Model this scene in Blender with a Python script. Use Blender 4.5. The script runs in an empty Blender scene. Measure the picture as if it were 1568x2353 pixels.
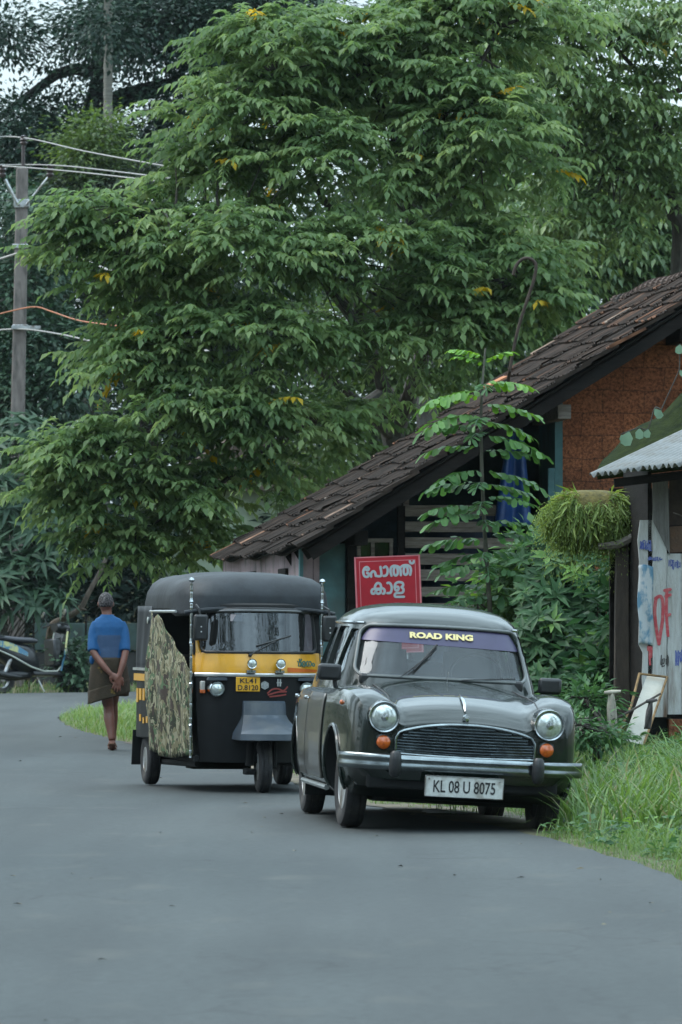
import bpy, bmesh, math, random
import numpy as np
from mathutils import Vector, Matrix
R = math.radians
SC = bpy.context.scene
COL = SC.collection
rng = np.random.default_rng(7)
random.seed(7)

# ------------------------------------------------------------------ camera maths
FPX, CX, CY, HORIZ = 11760.0, 784.0, 1176.5, 1400.0      # the photograph at 1568 px wide
TILT = math.atan((HORIZ - CY) / FPX)
EYE = 1.5
def P(px, py, Y):
    u = (px - CX) / FPX; v = (CY - py) / FPX
    k = Y / (math.cos(TILT) - v * math.sin(TILT))
    return Vector((u * k, Y, EYE + k * (math.sin(TILT) + v * math.cos(TILT))))
def S(Y): return FPX / Y

# ------------------------------------------------------------------ object helpers
def link(o, parent=None):
    COL.objects.link(o)
    if parent is not None: o.parent = parent
    return o
def tag(o, label, cat, group=None, kind=None):
    o['label'] = label; o['category'] = cat
    if group: o['group'] = group
    if kind: o['kind'] = kind
    return o
def thing(name, label, cat, loc=(0, 0, 0), rot=(0, 0, 0), group=None):
    o = bpy.data.objects.new(name, None); link(o)
    o.empty_display_size = .2
    o.location = loc; o.rotation_euler = rot
    return tag(o, label, cat, group)
def copy_tree(o, parent=None):
    c = o.copy(); COL.objects.link(c)
    if parent is not None: c.parent = parent
    for ch in list(o.children): copy_tree(ch, c)
    return c

class MB:
    def __init__(s): s.v = []; s.f = []; s.m = []
    def add(s, vs, fs, mi=0):
        n = len(s.v); s.v.extend([tuple(p) for p in vs])
        s.f.extend([tuple(i + n for i in f) for f in fs]); s.m.extend([mi] * len(fs)); return s
    def box(s, c, size, rot=None, mi=0):
        x, y, z = [a / 2 for a in size]
        vs = [Vector(p) for p in ((-x,-y,-z),(x,-y,-z),(x,y,-z),(-x,y,-z),(-x,-y,z),(x,-y,z),(x,y,z),(-x,y,z))]
        if rot is not None:
            m = rot if isinstance(rot, Matrix) else Matrix.Rotation(rot[2],3,'Z') @ Matrix.Rotation(rot[1],3,'Y') @ Matrix.Rotation(rot[0],3,'X')
            vs = [m @ p for p in vs]
        c = Vector(c)
        return s.add([p + c for p in vs], [(0,3,2,1),(4,5,6,7),(0,1,5,4),(1,2,6,5),(2,3,7,6),(3,0,4,7)], mi)
    def tube(s, pts, r, n=8, caps=True, closed=False, mi=0):
        pts = [Vector(p) for p in pts]; N = len(pts)
        rs = list(r) if hasattr(r, '__len__') else [r] * N
        vs = []; up = None
        for i, p in enumerate(pts):
            if closed: t = pts[(i + 1) % N] - pts[i - 1]
            else: t = pts[min(i + 1, N - 1)] - pts[max(i - 1, 0)]
            if t.length < 1e-9: t = Vector((0, 0, 1))
            t.normalize()
            if up is None:
                up = Vector((0, 0, 1)) if abs(t.z) < .9 else Vector((1, 0, 0))
            a = t.cross(up)
            if a.length < 1e-6: a = t.cross(Vector((0, 1, .01)))
            a.normalize(); b = a.cross(t).normalized(); up = b
            for k in range(n):
                w = 2 * math.pi * k / n
                vs.append(p + a * (rs[i] * math.cos(w)) + b * (rs[i] * math.sin(w)))
        fs = []
        for i in range(N if closed else N - 1):
            j = (i + 1) % N
            for k in range(n):
                l = (k + 1) % n
                fs.append((i * n + k, i * n + l, j * n + l, j * n + k))
        if caps and not closed:
            fs.append(tuple(reversed(range(n)))); fs.append(tuple((N - 1) * n + k for k in range(n)))
        return s.add(vs, fs, mi)
    def cyl(s, p0, p1, r0, r1=None, n=14, mi=0):
        return s.tube([p0, p1], [r0, r0 if r1 is None else r1], n, True, False, mi)
    def lathe(s, prof, c, axis='Z', n=24, mi=0, closed=False):
        """prof: list of (radius, height along axis)"""
        c = Vector(c); vs = []
        ax = {'X': (Vector((1,0,0)), Vector((0,1,0)), Vector((0,0,1))), 'Y': (Vector((0,1,0)), Vector((0,0,1)), Vector((1,0,0))),
              'Z': (Vector((0,0,1)), Vector((1,0,0)), Vector((0,1,0)))}[axis] if isinstance(axis, str) else axis
        for r, h in prof:
            for k in range(n):
                w = 2 * math.pi * k / n
                vs.append(c + ax[0] * h + ax[1] * (r * math.cos(w)) + ax[2] * (r * math.sin(w)))
        fs = []
        M_ = len(prof)
        for i in range(M_ if closed else M_ - 1):
            j = (i + 1) % M_
            for k in range(n):
                l = (k + 1) % n
                fs.append((i * n + k, i * n + l, j * n + l, j * n + k))
        if not closed:
            if prof[0][0] > 1e-6: fs.append(tuple(reversed(range(n))))
            if prof[-1][0] > 1e-6: fs.append(tuple((M_ - 1) * n + k for k in range(n)))
        return s.add(vs, fs, mi)
    def grid(s, fn, nu, nv, mi=0):
        vs = [fn(i / nu, j / nv) for j in range(nv + 1) for i in range(nu + 1)]
        fs = [(j * (nu + 1) + i, j * (nu + 1) + i + 1, (j + 1) * (nu + 1) + i + 1, (j + 1) * (nu + 1) + i) for j in range(nv) for i in range(nu)]
        return s.add(vs, fs, mi)
    def rings(s, rings, cap0=True, cap1=True, mi=0):
        n = len(rings[0]); vs = [p for r in rings for p in r]; fs = []
        for i in range(len(rings) - 1):
            for k in range(n):
                l = (k + 1) % n
                fs.append((i * n + k, i * n + l, (i + 1) * n + l, (i + 1) * n + k))
        if cap0: fs.append(tuple(reversed(range(n))))
        if cap1: fs.append(tuple((len(rings) - 1) * n + k for k in range(n)))
        return s.add(vs, fs, mi)
    def prism(s, poly, f0, f1, mi=0):
        """poly of 2-d points; f0/f1 map them to the two faces"""
        n = len(poly)
        vs = [f0(p) for p in poly] + [f1(p) for p in poly]
        fs = [tuple(range(n)), tuple(reversed(range(n, 2 * n)))] + [(i, i + n, (i + 1) % n + n, (i + 1) % n) for i in range(n)]
        return s.add(vs, fs, mi)
    def build(s, name, mats, parent=None, bevel=0, sharp=38, solid=0, sub=0, fix=True):
        me = bpy.data.meshes.new(name); me.from_pydata(s.v, [], s.f)
        if not isinstance(mats, (list, tuple)): mats = [mats]
        for m in mats: me.materials.append(m)
        if len(mats) > 1: me.polygons.foreach_set('material_index', s.m)
        if fix:
            bm = bmesh.new(); bm.from_mesh(me); bmesh.ops.recalc_face_normals(bm, faces=bm.faces); bm.to_mesh(me); bm.free()
        me.polygons.foreach_set('use_smooth', [True] * len(me.polygons))
        me.set_sharp_from_angle(angle=R(sharp))
        o = bpy.data.objects.new(name, me); link(o, parent)
        if solid:
            q = o.modifiers.new('s', 'SOLIDIFY'); q.thickness = solid; q.offset = 0
        if bevel:
            b = o.modifiers.new('b', 'BEVEL'); b.width = bevel; b.segments = 2; b.limit_method = 'ANGLE'; b.angle_limit = R(40); b.harden_normals = False
        if sub:
            q = o.modifiers.new('u', 'SUBSURF'); q.levels = sub; q.render_levels = sub
        return o
def bake(o):
    """apply every modifier of o"""
    dg = bpy.context.evaluated_depsgraph_get(); dg.update()
    me = bpy.data.meshes.new_from_object(o.evaluated_get(dg)); o.modifiers.clear(); o.data = me; return o
def cut(o, cutters, sharp=32):
    for c in cutters:
        b = o.modifiers.new('c', 'BOOLEAN'); b.operation = 'DIFFERENCE'; b.object = c; b.solver = 'EXACT'
    bpy.context.view_layer.update(); bake(o)
    for c in cutters: bpy.data.objects.remove(c)
    me = o.data; me.polygons.foreach_set('use_smooth', [True] * len(me.polygons)); me.set_sharp_from_angle(angle=R(sharp))
    return o
def lerp(tab, t):
    xs = [a[0] for a in tab]
    if isinstance(tab[0][1], (int, float)): return float(np.interp(t, xs, [a[1] for a in tab]))
    return [float(np.interp(t, xs, [a[1][k] for a in tab])) for k in range(len(tab[0][1]))]
def smooth_curve(pts, k=6):
    """Catmull-Rom through points"""
    pts = [Vector(p) for p in pts]; out = []
    for i in range(len(pts) - 1):
        p0 = pts[max(i - 1, 0)]; p1 = pts[i]; p2 = pts[i + 1]; p3 = pts[min(i + 2, len(pts) - 1)]
        for j in range(k):
            t = j / k
            out.append(.5 * ((2 * p1) + (p2 - p0) * t + (2 * p0 - 5 * p1 + 4 * p2 - p3) * t * t + (3 * p1 - p0 - 3 * p2 + p3) * t ** 3))
    out.append(pts[-1]); return out
def frame_mat(origin, right, up):
    right = Vector(right).normalized(); up = Vector(up); n = right.cross(up).normalized(); up = n.cross(right)
    m = Matrix((right, up, n)).transposed().to_4x4(); m.translation = Vector(origin); return m
def text(body, name, mat, parent, origin, right, up, w=None, h=None, bold=0.0, extrude=.002, shear=0):
    c = bpy.data.curves.new(name, 'FONT'); c.body = body; c.size = 1; c.offset = bold; c.extrude = .001; c.align_x = 'CENTER'; c.shear = shear; c.resolution_u = 4
    o = bpy.data.objects.new(name, c); link(o); bpy.context.view_layer.update()
    dg = bpy.context.evaluated_depsgraph_get(); me = bpy.data.meshes.new_from_object(o.evaluated_get(dg)); bpy.data.objects.remove(o)
    co = np.zeros(len(me.vertices) * 3); me.vertices.foreach_get('co', co); co = co.reshape(-1, 3)
    lo, hi = co.min(0), co.max(0); mid = (lo + hi) / 2
    sx = (w / (hi[0] - lo[0])) if w else None; sy = (h / (hi[1] - lo[1])) if h else None
    sx = sx or sy; sy = sy or sx
    co = (co - mid) * np.array([sx, sy, extrude / .002])
    M4 = np.array(frame_mat(origin, right, up)); co = co @ M4[:3, :3].T + M4[:3, 3]
    me.vertices.foreach_set('co', co.ravel()); me.materials.clear(); me.materials.append(mat)
    o = bpy.data.objects.new(name, me); link(o, parent); return o
def strokes(lines, name, mat, parent, M4, width, thick=.002, k=5, n=8):
    """painted strokes: flat ribbons with round ends on a plane (M4 maps 2-d to the parent's space)"""
    mb = MB()
    for q, pts in enumerate(lines):
        pp = smooth_curve([(a, b, 0) for a, b in pts], k) if len(pts) > 2 else [Vector((a, b, 0)) for a, b in pts]
        zz = thick + .00012 * (q % 9)
        L, Rr = [], []
        for i, p in enumerate(pp):
            t = (pp[min(i + 1, len(pp) - 1)] - pp[max(i - 1, 0)])
            if t.length < 1e-9: continue
            t.normalize(); s_ = Vector((-t.y, t.x, 0)) * width / 2
            L.append(p + s_); Rr.append(p - s_)
        vs = L + Rr; m = len(L)
        mb.add([M4 @ Vector((p.x, p.y, zz)) for p in vs], [(i, i + 1, m + i + 1, m + i) for i in range(m - 1)])
        for e, (p, sg) in enumerate(((pp[0], 0), (pp[-1], 1))):
            mb.add([M4 @ Vector((p.x + width / 2 * math.cos(2 * math.pi * a / n), p.y + width / 2 * math.sin(2 * math.pi * a / n), zz + .00005 * (1 + sg))) for a in range(n)], [tuple(range(n))])
    return mb.build(name, mat, parent, fix=False)

# ------------------------------------------------------------------ materials
def new_mat(name):
    m = bpy.data.materials.new(name); m.use_nodes = True
    nt = m.node_tree; return m, nt, nt.nodes, nt.links, nt.nodes['Principled BSDF']
def M(name, c, rough=.6, metal=0., var=.18, vs=4., c2=None, thr=(.35, .65), bump=0., bs=60., coat=0., spec=.5, stretch=(1, 1, 1), dirt=None, ds=2.5, dthr=(.5, .7), det=4):
    m, nt, N, L, b = new_mat(name)
    tc = N.new('ShaderNodeTexCoord'); mp = N.new('ShaderNodeMapping'); mp.inputs['Scale'].default_value = stretch
    L.new(tc.outputs['Object'], mp.inputs['Vector'])
    nz = N.new('ShaderNodeTexNoise'); nz.inputs['Scale'].default_value = vs; nz.inputs['Detail'].default_value = det; nz.inputs['Roughness'].default_value = .65
    L.new(mp.outputs[0], nz.inputs['Vector'])
    rp = N.new('ShaderNodeValToRGB'); L.new(nz.outputs['Fac'], rp.inputs['Fac'])
    ca = [max(0, x * (1 - var)) for x in c]; cb = [min(1, x * (1 + var)) for x in c] if c2 is None else c2
    rp.color_ramp.elements[0].position = thr[0]; rp.color_ramp.elements[1].position = thr[1]
    rp.color_ramp.elements[0].color = (*(ca if c2 is None else c), 1); rp.color_ramp.elements[1].color = (*cb, 1)
    out = rp.outputs['Color']
    if dirt is not None:
        n2 = N.new('ShaderNodeTexNoise'); n2.inputs['Scale'].default_value = ds; n2.inputs['Detail'].default_value = 6; L.new(mp.outputs[0], n2.inputs['Vector'])
        r2 = N.new('ShaderNodeValToRGB'); r2.color_ramp.elements[0].position = dthr[0]; r2.color_ramp.elements[1].position = dthr[1]; L.new(n2.outputs['Fac'], r2.inputs['Fac'])
        mx = N.new('ShaderNodeMix'); mx.data_type = 'RGBA'; L.new(r2.outputs['Color'], mx.inputs['Factor']); L.new(out, mx.inputs[6]); mx.inputs[7].default_value = (*dirt, 1); out = mx.outputs[2]
    L.new(out, b.inputs['Base Color'])
    b.inputs['Roughness'].default_value = rough; b.inputs['Metallic'].default_value = metal; b.inputs['Specular IOR Level'].default_value = spec
    b.inputs['Coat Weight'].default_value = coat; b.inputs['Coat Roughness'].default_value = .05; b.inputs['Coat IOR'].default_value = 1.6
    if bump:
        n3 = N.new('ShaderNodeTexNoise'); n3.inputs['Scale'].default_value = bs; n3.inputs['Detail'].default_value = 5; L.new(mp.outputs[0], n3.inputs['Vector'])
        bp = N.new('ShaderNodeBump'); bp.inputs['Strength'].default_value = min(1, bump); bp.inputs['Distance'].default_value = .02; L.new(n3.outputs['Fac'], bp.inputs['Height']); L.new(bp.outputs[0], b.inputs['Normal'])
    return m
def leaf_mat(name, ramp, rough=.5, trans=.25, spec=.5):
    """colour runs with the per-leaf attribute 'tint' (species, leaf age, and shade put into the dark undergrowth)"""
    m, nt, N, L, b = new_mat(name)
    at = N.new('ShaderNodeAttribute'); at.attribute_name = 'tint'
    rp = N.new('ShaderNodeValToRGB'); L.new(at.outputs['Fac'], rp.inputs['Fac'])
    while len(rp.color_ramp.elements) < len(ramp): rp.color_ramp.elements.new(.5)
    for e, (p, c) in zip(rp.color_ramp.elements, ramp): e.position = p; e.color = (*c, 1)
    L.new(rp.outputs[0], b.inputs['Base Color']); b.inputs['Roughness'].default_value = rough; b.inputs['Specular IOR Level'].default_value = spec
    if trans:
        t = N.new('ShaderNodeBsdfTranslucent'); hs = N.new('ShaderNodeHueSaturation'); hs.inputs['Saturation'].default_value = 1.15; hs.inputs['Value'].default_value = 1.5; hs.inputs['Hue'].default_value = .485
        L.new(rp.outputs[0], hs.inputs['Color']); L.new(hs.outputs[0], t.inputs['Color'])
        mx = N.new('ShaderNodeMixShader'); mx.inputs[0].default_value = trans; L.new(b.outputs[0], mx.inputs[1]); L.new(t.outputs[0], mx.inputs[2])
        L.new(mx.outputs[0], N['Material Output'].inputs['Surface'])
    return m
def glass_mat(name, tint=(.8, .85, .85), refl=.12, rough=.02, sky_veil=0.0):
    m, nt, N, L, b = new_mat(name); N.remove(b)
    t = N.new('ShaderNodeBsdfTransparent'); t.inputs[0].default_value = (*tint, 1)
    g = N.new('ShaderNodeBsdfGlossy'); g.inputs['Roughness'].default_value = rough; g.inputs['Color'].default_value = (.9, .95, 1, 1)
    f = N.new('ShaderNodeLayerWeight'); f.inputs['Blend'].default_value = .5
    pw = N.new('ShaderNodeMath'); pw.operation = 'POWER'; pw.inputs[1].default_value = 4.5; L.new(f.outputs['Facing'], pw.inputs[0])
    ad = N.new('ShaderNodeMath'); ad.operation = 'MULTIPLY_ADD'; ad.inputs[1].default_value = .8; ad.inputs[2].default_value = refl + .04; ad.use_clamp = True; L.new(pw.outputs[0], ad.inputs[0])
    mx = N.new('ShaderNodeMixShader'); L.new(ad.outputs[0], mx.inputs[0]); L.new(t.outputs[0], mx.inputs[1]); L.new(g.outputs[0], mx.inputs[2]); last = mx
    if sky_veil:  # grey diffuse veil stands in for sky reflection on the glass
        d = N.new('ShaderNodeBsdfDiffuse'); d.inputs[0].default_value = (.45, .47, .47, 1)
        m2 = N.new('ShaderNodeMixShader'); m2.inputs[0].default_value = sky_veil; L.new(mx.outputs[0], m2.inputs[1]); L.new(d.outputs[0], m2.inputs[2]); last = m2
    L.new(last.outputs[0], N['Material Output'].inputs['Surface']); return m

CHROME = M('chrome', (.46, .49, .51), .12, 1., var=.1, vs=9, bump=.02, bs=20)
STEEL = M('dull_steel', (.42, .43, .44), .38, .8, var=.25, vs=14, dirt=(.16, .12, .09), ds=9)
RUBBER = M('tyre_rubber', (.022, .022, .024), .8, var=.3, vs=20, bump=.3, bs=90, dirt=(.06, .055, .05), ds=7)
BLACKP = M('black_plastic', (.014, .015, .017), .42, var=.2, vs=12, bump=.05, bs=80)
MATTBLACK = M('matt_black', (.008, .009, .01), .9, var=.3)  # plain matt black for undersides, gaps and recesses
LAMPGLASS = M('lamp_glass', (.55, .6, .58), .08, .55, var=.25, vs=30, coat=1.)
AMBER = M('amber_lens', (.55, .11, .015), .18, var=.25, vs=40, coat=.6)
# ------------------------------------------------------------------ world, sun, camera
w = bpy.data.worlds.new('World'); SC.world = w; w.use_nodes = True
wn, wl = w.node_tree.nodes, w.node_tree.links
sky = wn.new('ShaderNodeTexSky'); sky.sky_type = 'NISHITA'; sky.sun_disc = False
SUN_EL, SUN_AZ = R(55), R(285)          # azimuth clockwise from +Y: high on the left
sky.sun_elevation = SUN_EL; sky.sun_rotation = SUN_AZ; sky.air_density = 1.3; sky.dust_density = 4.0; sky.ozone_density = 1.6
hs = wn.new('ShaderNodeHueSaturation'); hs.inputs['Saturation'].default_value = 1.0
wl.new(sky.outputs[0], hs.inputs['Color'])
# a bright cloud layer over the clear sky: brightest overhead, as under overcast
wtc = wn.new('ShaderNodeTexCoord'); wsp = wn.new('ShaderNodeSeparateXYZ'); wl.new(wtc.outputs['Generated'], wsp.inputs[0])
wcl = wn.new('ShaderNodeTexNoise'); wcl.inputs['Scale'].default_value = 2.6; wcl.inputs['Detail'].default_value = 6; wcl.inputs['Roughness'].default_value = .55; wl.new(wtc.outputs['Generated'], wcl.inputs[0])
wm1 = wn.new('ShaderNodeMath'); wm1.operation = 'MULTIPLY_ADD'; wm1.use_clamp = False; wl.new(wsp.outputs[2], wm1.inputs[0]); wm1.inputs[1].default_value = .62; wm1.inputs[2].default_value = .20
wm2 = wn.new('ShaderNodeMath'); wm2.operation = 'MAXIMUM'; wl.new(wm1.outputs[0], wm2.inputs[0]); wm2.inputs[1].default_value = .12
wm3 = wn.new('ShaderNodeMath'); wm3.operation = 'MULTIPLY_ADD'; wl.new(wcl.outputs[0], wm3.inputs[0]); wm3.inputs[1].default_value = 3.2; wm3.inputs[2].default_value = -.55
wm3b = wn.new('ShaderNodeMath'); wm3b.operation = 'MAXIMUM'; wl.new(wm3.outputs[0], wm3b.inputs[0]); wm3b.inputs[1].default_value = .3
wm4 = wn.new('ShaderNodeMath'); wm4.operation = 'MULTIPLY'; wl.new(wm2.outputs[0], wm4.inputs[0]); wl.new(wm3b.outputs[0], wm4.inputs[1])
wcc = wn.new('ShaderNodeVectorMath'); wcc.operation = 'SCALE'; wcc.inputs[0].default_value = (12.0, 15.6, 17.4); wl.new(wm4.outputs[0], wcc.inputs['Scale'])
wmx = wn.new('ShaderNodeMix'); wmx.data_type = 'RGBA'; wmx.inputs[0].default_value = .72; wl.new(hs.outputs[0], wmx.inputs[6]); wl.new(wcc.outputs[0], wmx.inputs[7])
wl.new(wmx.outputs[2], wn['Background'].inputs['Color']); wn['Background'].inputs['Strength'].default_value = .15
sl = bpy.data.lights.new('sun', 'SUN'); sl.energy = .9; sl.angle = R(30); sl.color = (1, .98, .94)
so = bpy.data.objects.new('sun', sl); link(so)
sd = Vector((math.sin(SUN_AZ) * math.cos(SUN_EL), math.cos(SUN_AZ) * math.cos(SUN_EL), math.sin(SUN_EL)))
so.rotation_euler = sd.to_track_quat('Z', 'Y').to_euler(); so.location = (-20, -20, 40)
cd = bpy.data.cameras.new('camera'); cam = bpy.data.objects.new('camera', cd); link(cam); SC.camera = cam
cam.location = (0, 0, EYE); cam.rotation_euler = (R(90) + TILT, 0, 0)
cd.sensor_fit = 'HORIZONTAL'; cd.sensor_width = 24; cd.lens = FPX / 1568 * 24; cd.clip_start = .5; cd.clip_end = 3000
cd.dof.use_dof = True; cd.dof.focus_distance = 44; cd.dof.aperture_fstop = 9
SC.view_settings.view_transform = 'Standard'; SC.view_settings.look = 'None'; SC.view_settings.exposure = .9; SC.view_settings.gamma = 1
cy = SC.cycles; cy.max_bounces = 6; cy.diffuse_bounces = 3; cy.glossy_bounces = 4; cy.transmission_bounces = 4; cy.transparent_max_bounces = 12; cy.use_denoising = True
cy.caustics_reflective = False; cy.caustics_refractive = False

# ------------------------------------------------------------------ ground and road
EDGE = [(2, 2.9), (10, 2.6), (18, 2.25), (24, 2.02), (28.5, 1.9), (32, 1.55), (34.6, 1.2), (37, .72), (39, .3), (43, -.2), (49, -1.0), (54, -1.75), (58, -2.45), (64, -3.3), (70, -3.85), (74, -3.95), (77, -3.75), (80, -3.2), (83, -2.2), (85.5, -.4), (87.5, 3), (89, 9), (90, 16)]
FAR = [(100, 16), (98.5, 9), (97, 3), (95, -1), (93.4, -3.5), (92, -5.2), (90.5, -6.3), (86, -7.6), (76, -8.2), (60, -7.4), (45, -6.0), (30, -4.6), (15, -4), (2, -3.6)]
def jag(poly, a):
    out = []
    for (y0, x0), (y1, x1) in zip(poly[:-1], poly[1:]):
        n = max(2, int(math.hypot(y1 - y0, x1 - x0) / .35))
        for k in range(n):
            t = k / n; out.append((x0 + (x1 - x0) * t + random.uniform(-a, a), y0 + (y1 - y0) * t + random.uniform(-a, a)))
    out.append((poly[-1][1], poly[-1][0])); return out
def smooth_poly(poly, k=4):
    c = smooth_curve([(x, y, 0) for y, x in poly], k); return [(p.y, p.x) for p in c]
EDGE_S = smooth_poly(EDGE); FAR_S = smooth_poly(FAR)
ROADPOLY = jag(EDGE_S, .035) + jag(FAR_S, .05)
E_ARR = np.array([(x, y) for y, x in EDGE_S + FAR_S]); 
def seg_dist(px, py, arr, closed=True):
    d = np.full(px.shape, 1e9); n = len(arr)
    for i in range(n if closed else n - 1):
        a = arr[i]; b = arr[(i + 1) % n]; ab = b - a; L2 = ab @ ab + 1e-12
        t = np.clip(((px - a[0]) * ab[0] + (py - a[1]) * ab[1]) / L2, 0, 1)
        d = np.minimum(d, np.hypot(px - a[0] - t * ab[0], py - a[1] - t * ab[1]))
    return d
def inside(px, py, arr):
    r = np.zeros(px.shape, bool); n = len(arr)
    for i in range(n):
        x0, y0 = arr[i]; x1, y1 = arr[(i + 1) % n]
        c = ((y0 > py) != (y1 > py)); 
        xi = (x1 - x0) * (py - y0) / ((y1 - y0) if abs(y1 - y0) > 1e-12 else 1e-12) + x0
        r ^= c & (px < xi)
    return r
def ground_h(x, y):
    x = np.asarray(x, float); y = np.asarray(y, float)
    d = seg_dist(x, y, E_ARR); ins = inside(x, y, E_ARR)
    amp = np.interp(y, [20, 27, 33, 44, 47, 56, 80], [.1, .14, .34, .40, .2, .06, .05]) * (x > -2)
    ex = np.interp(y, [a for a, _ in EDGE_S[:60]], [b for _, b in EDGE_S[:60]])
    t = np.clip((d - .75) / 2.0, 0, 1); t = t * t * (3 - 2 * t)
    bump = .02 * np.sin(x * 2.1 + y * .7) + .02 * np.sin(x * .9 - y * 1.9)
    dip = -.06 * np.clip(d / 1.1, 0, 1) ** 1.5 + .04 * np.clip((d - 1.3) / .8, 0, 1)
    h = dip + amp * t + bump * np.clip(d - .5, 0, 1)
    hill = np.clip(y - 108, 0, 10) * .4 + np.clip(np.abs(x) - 14, 0, 40) * .08 * (y > 40)
    h = h + hill
    return np.where(ins, -.035 + np.where(d < .12, .03 * (1 - d / .12), 0), h - .004)
gx = np.concatenate([[-900, -400, -200, -100, -60, -40, -28, -20, -16], np.arange(-13, 13.01, .25), [16, 20, 28, 40, 60, 100, 200, 400, 900]])
gy = np.concatenate([[-300, -100, -40, -10, 0, 5], np.arange(8, 112, .33), np.arange(113, 180, 4), [200, 260, 400, 800, 1500]])
GX, GY = np.meshgrid(gx, gy); GZ = ground_h(GX.ravel(), GY.ravel()).reshape(GX.shape)
nx, ny = len(gx), len(gy)
idx = np.arange(nx * ny).reshape(ny, nx)
fs = np.stack([idx[:-1, :-1], idx[:-1, 1:], idx[1:, 1:], idx[1:, :-1]], -1).reshape(-1, 4)
me = bpy.data.meshes.new('ground'); me.from_pydata(np.stack([GX, GY, GZ], -1).reshape(-1, 3), [], fs.tolist())
me.polygons.foreach_set('use_smooth', [True] * len(me.polygons))
SOIL = M('soil', (.095, .078, .05), .95, var=.3, vs=2.2, c2=(.075, .085, .03), thr=(.42, .62), bump=.7, bs=25, dirt=(.12, .095, .065), ds=3.5, dthr=(.55, .75))
me.materials.append(SOIL); g = bpy.data.objects.new('ground', me); link(g); g['kind'] = 'structure'

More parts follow.
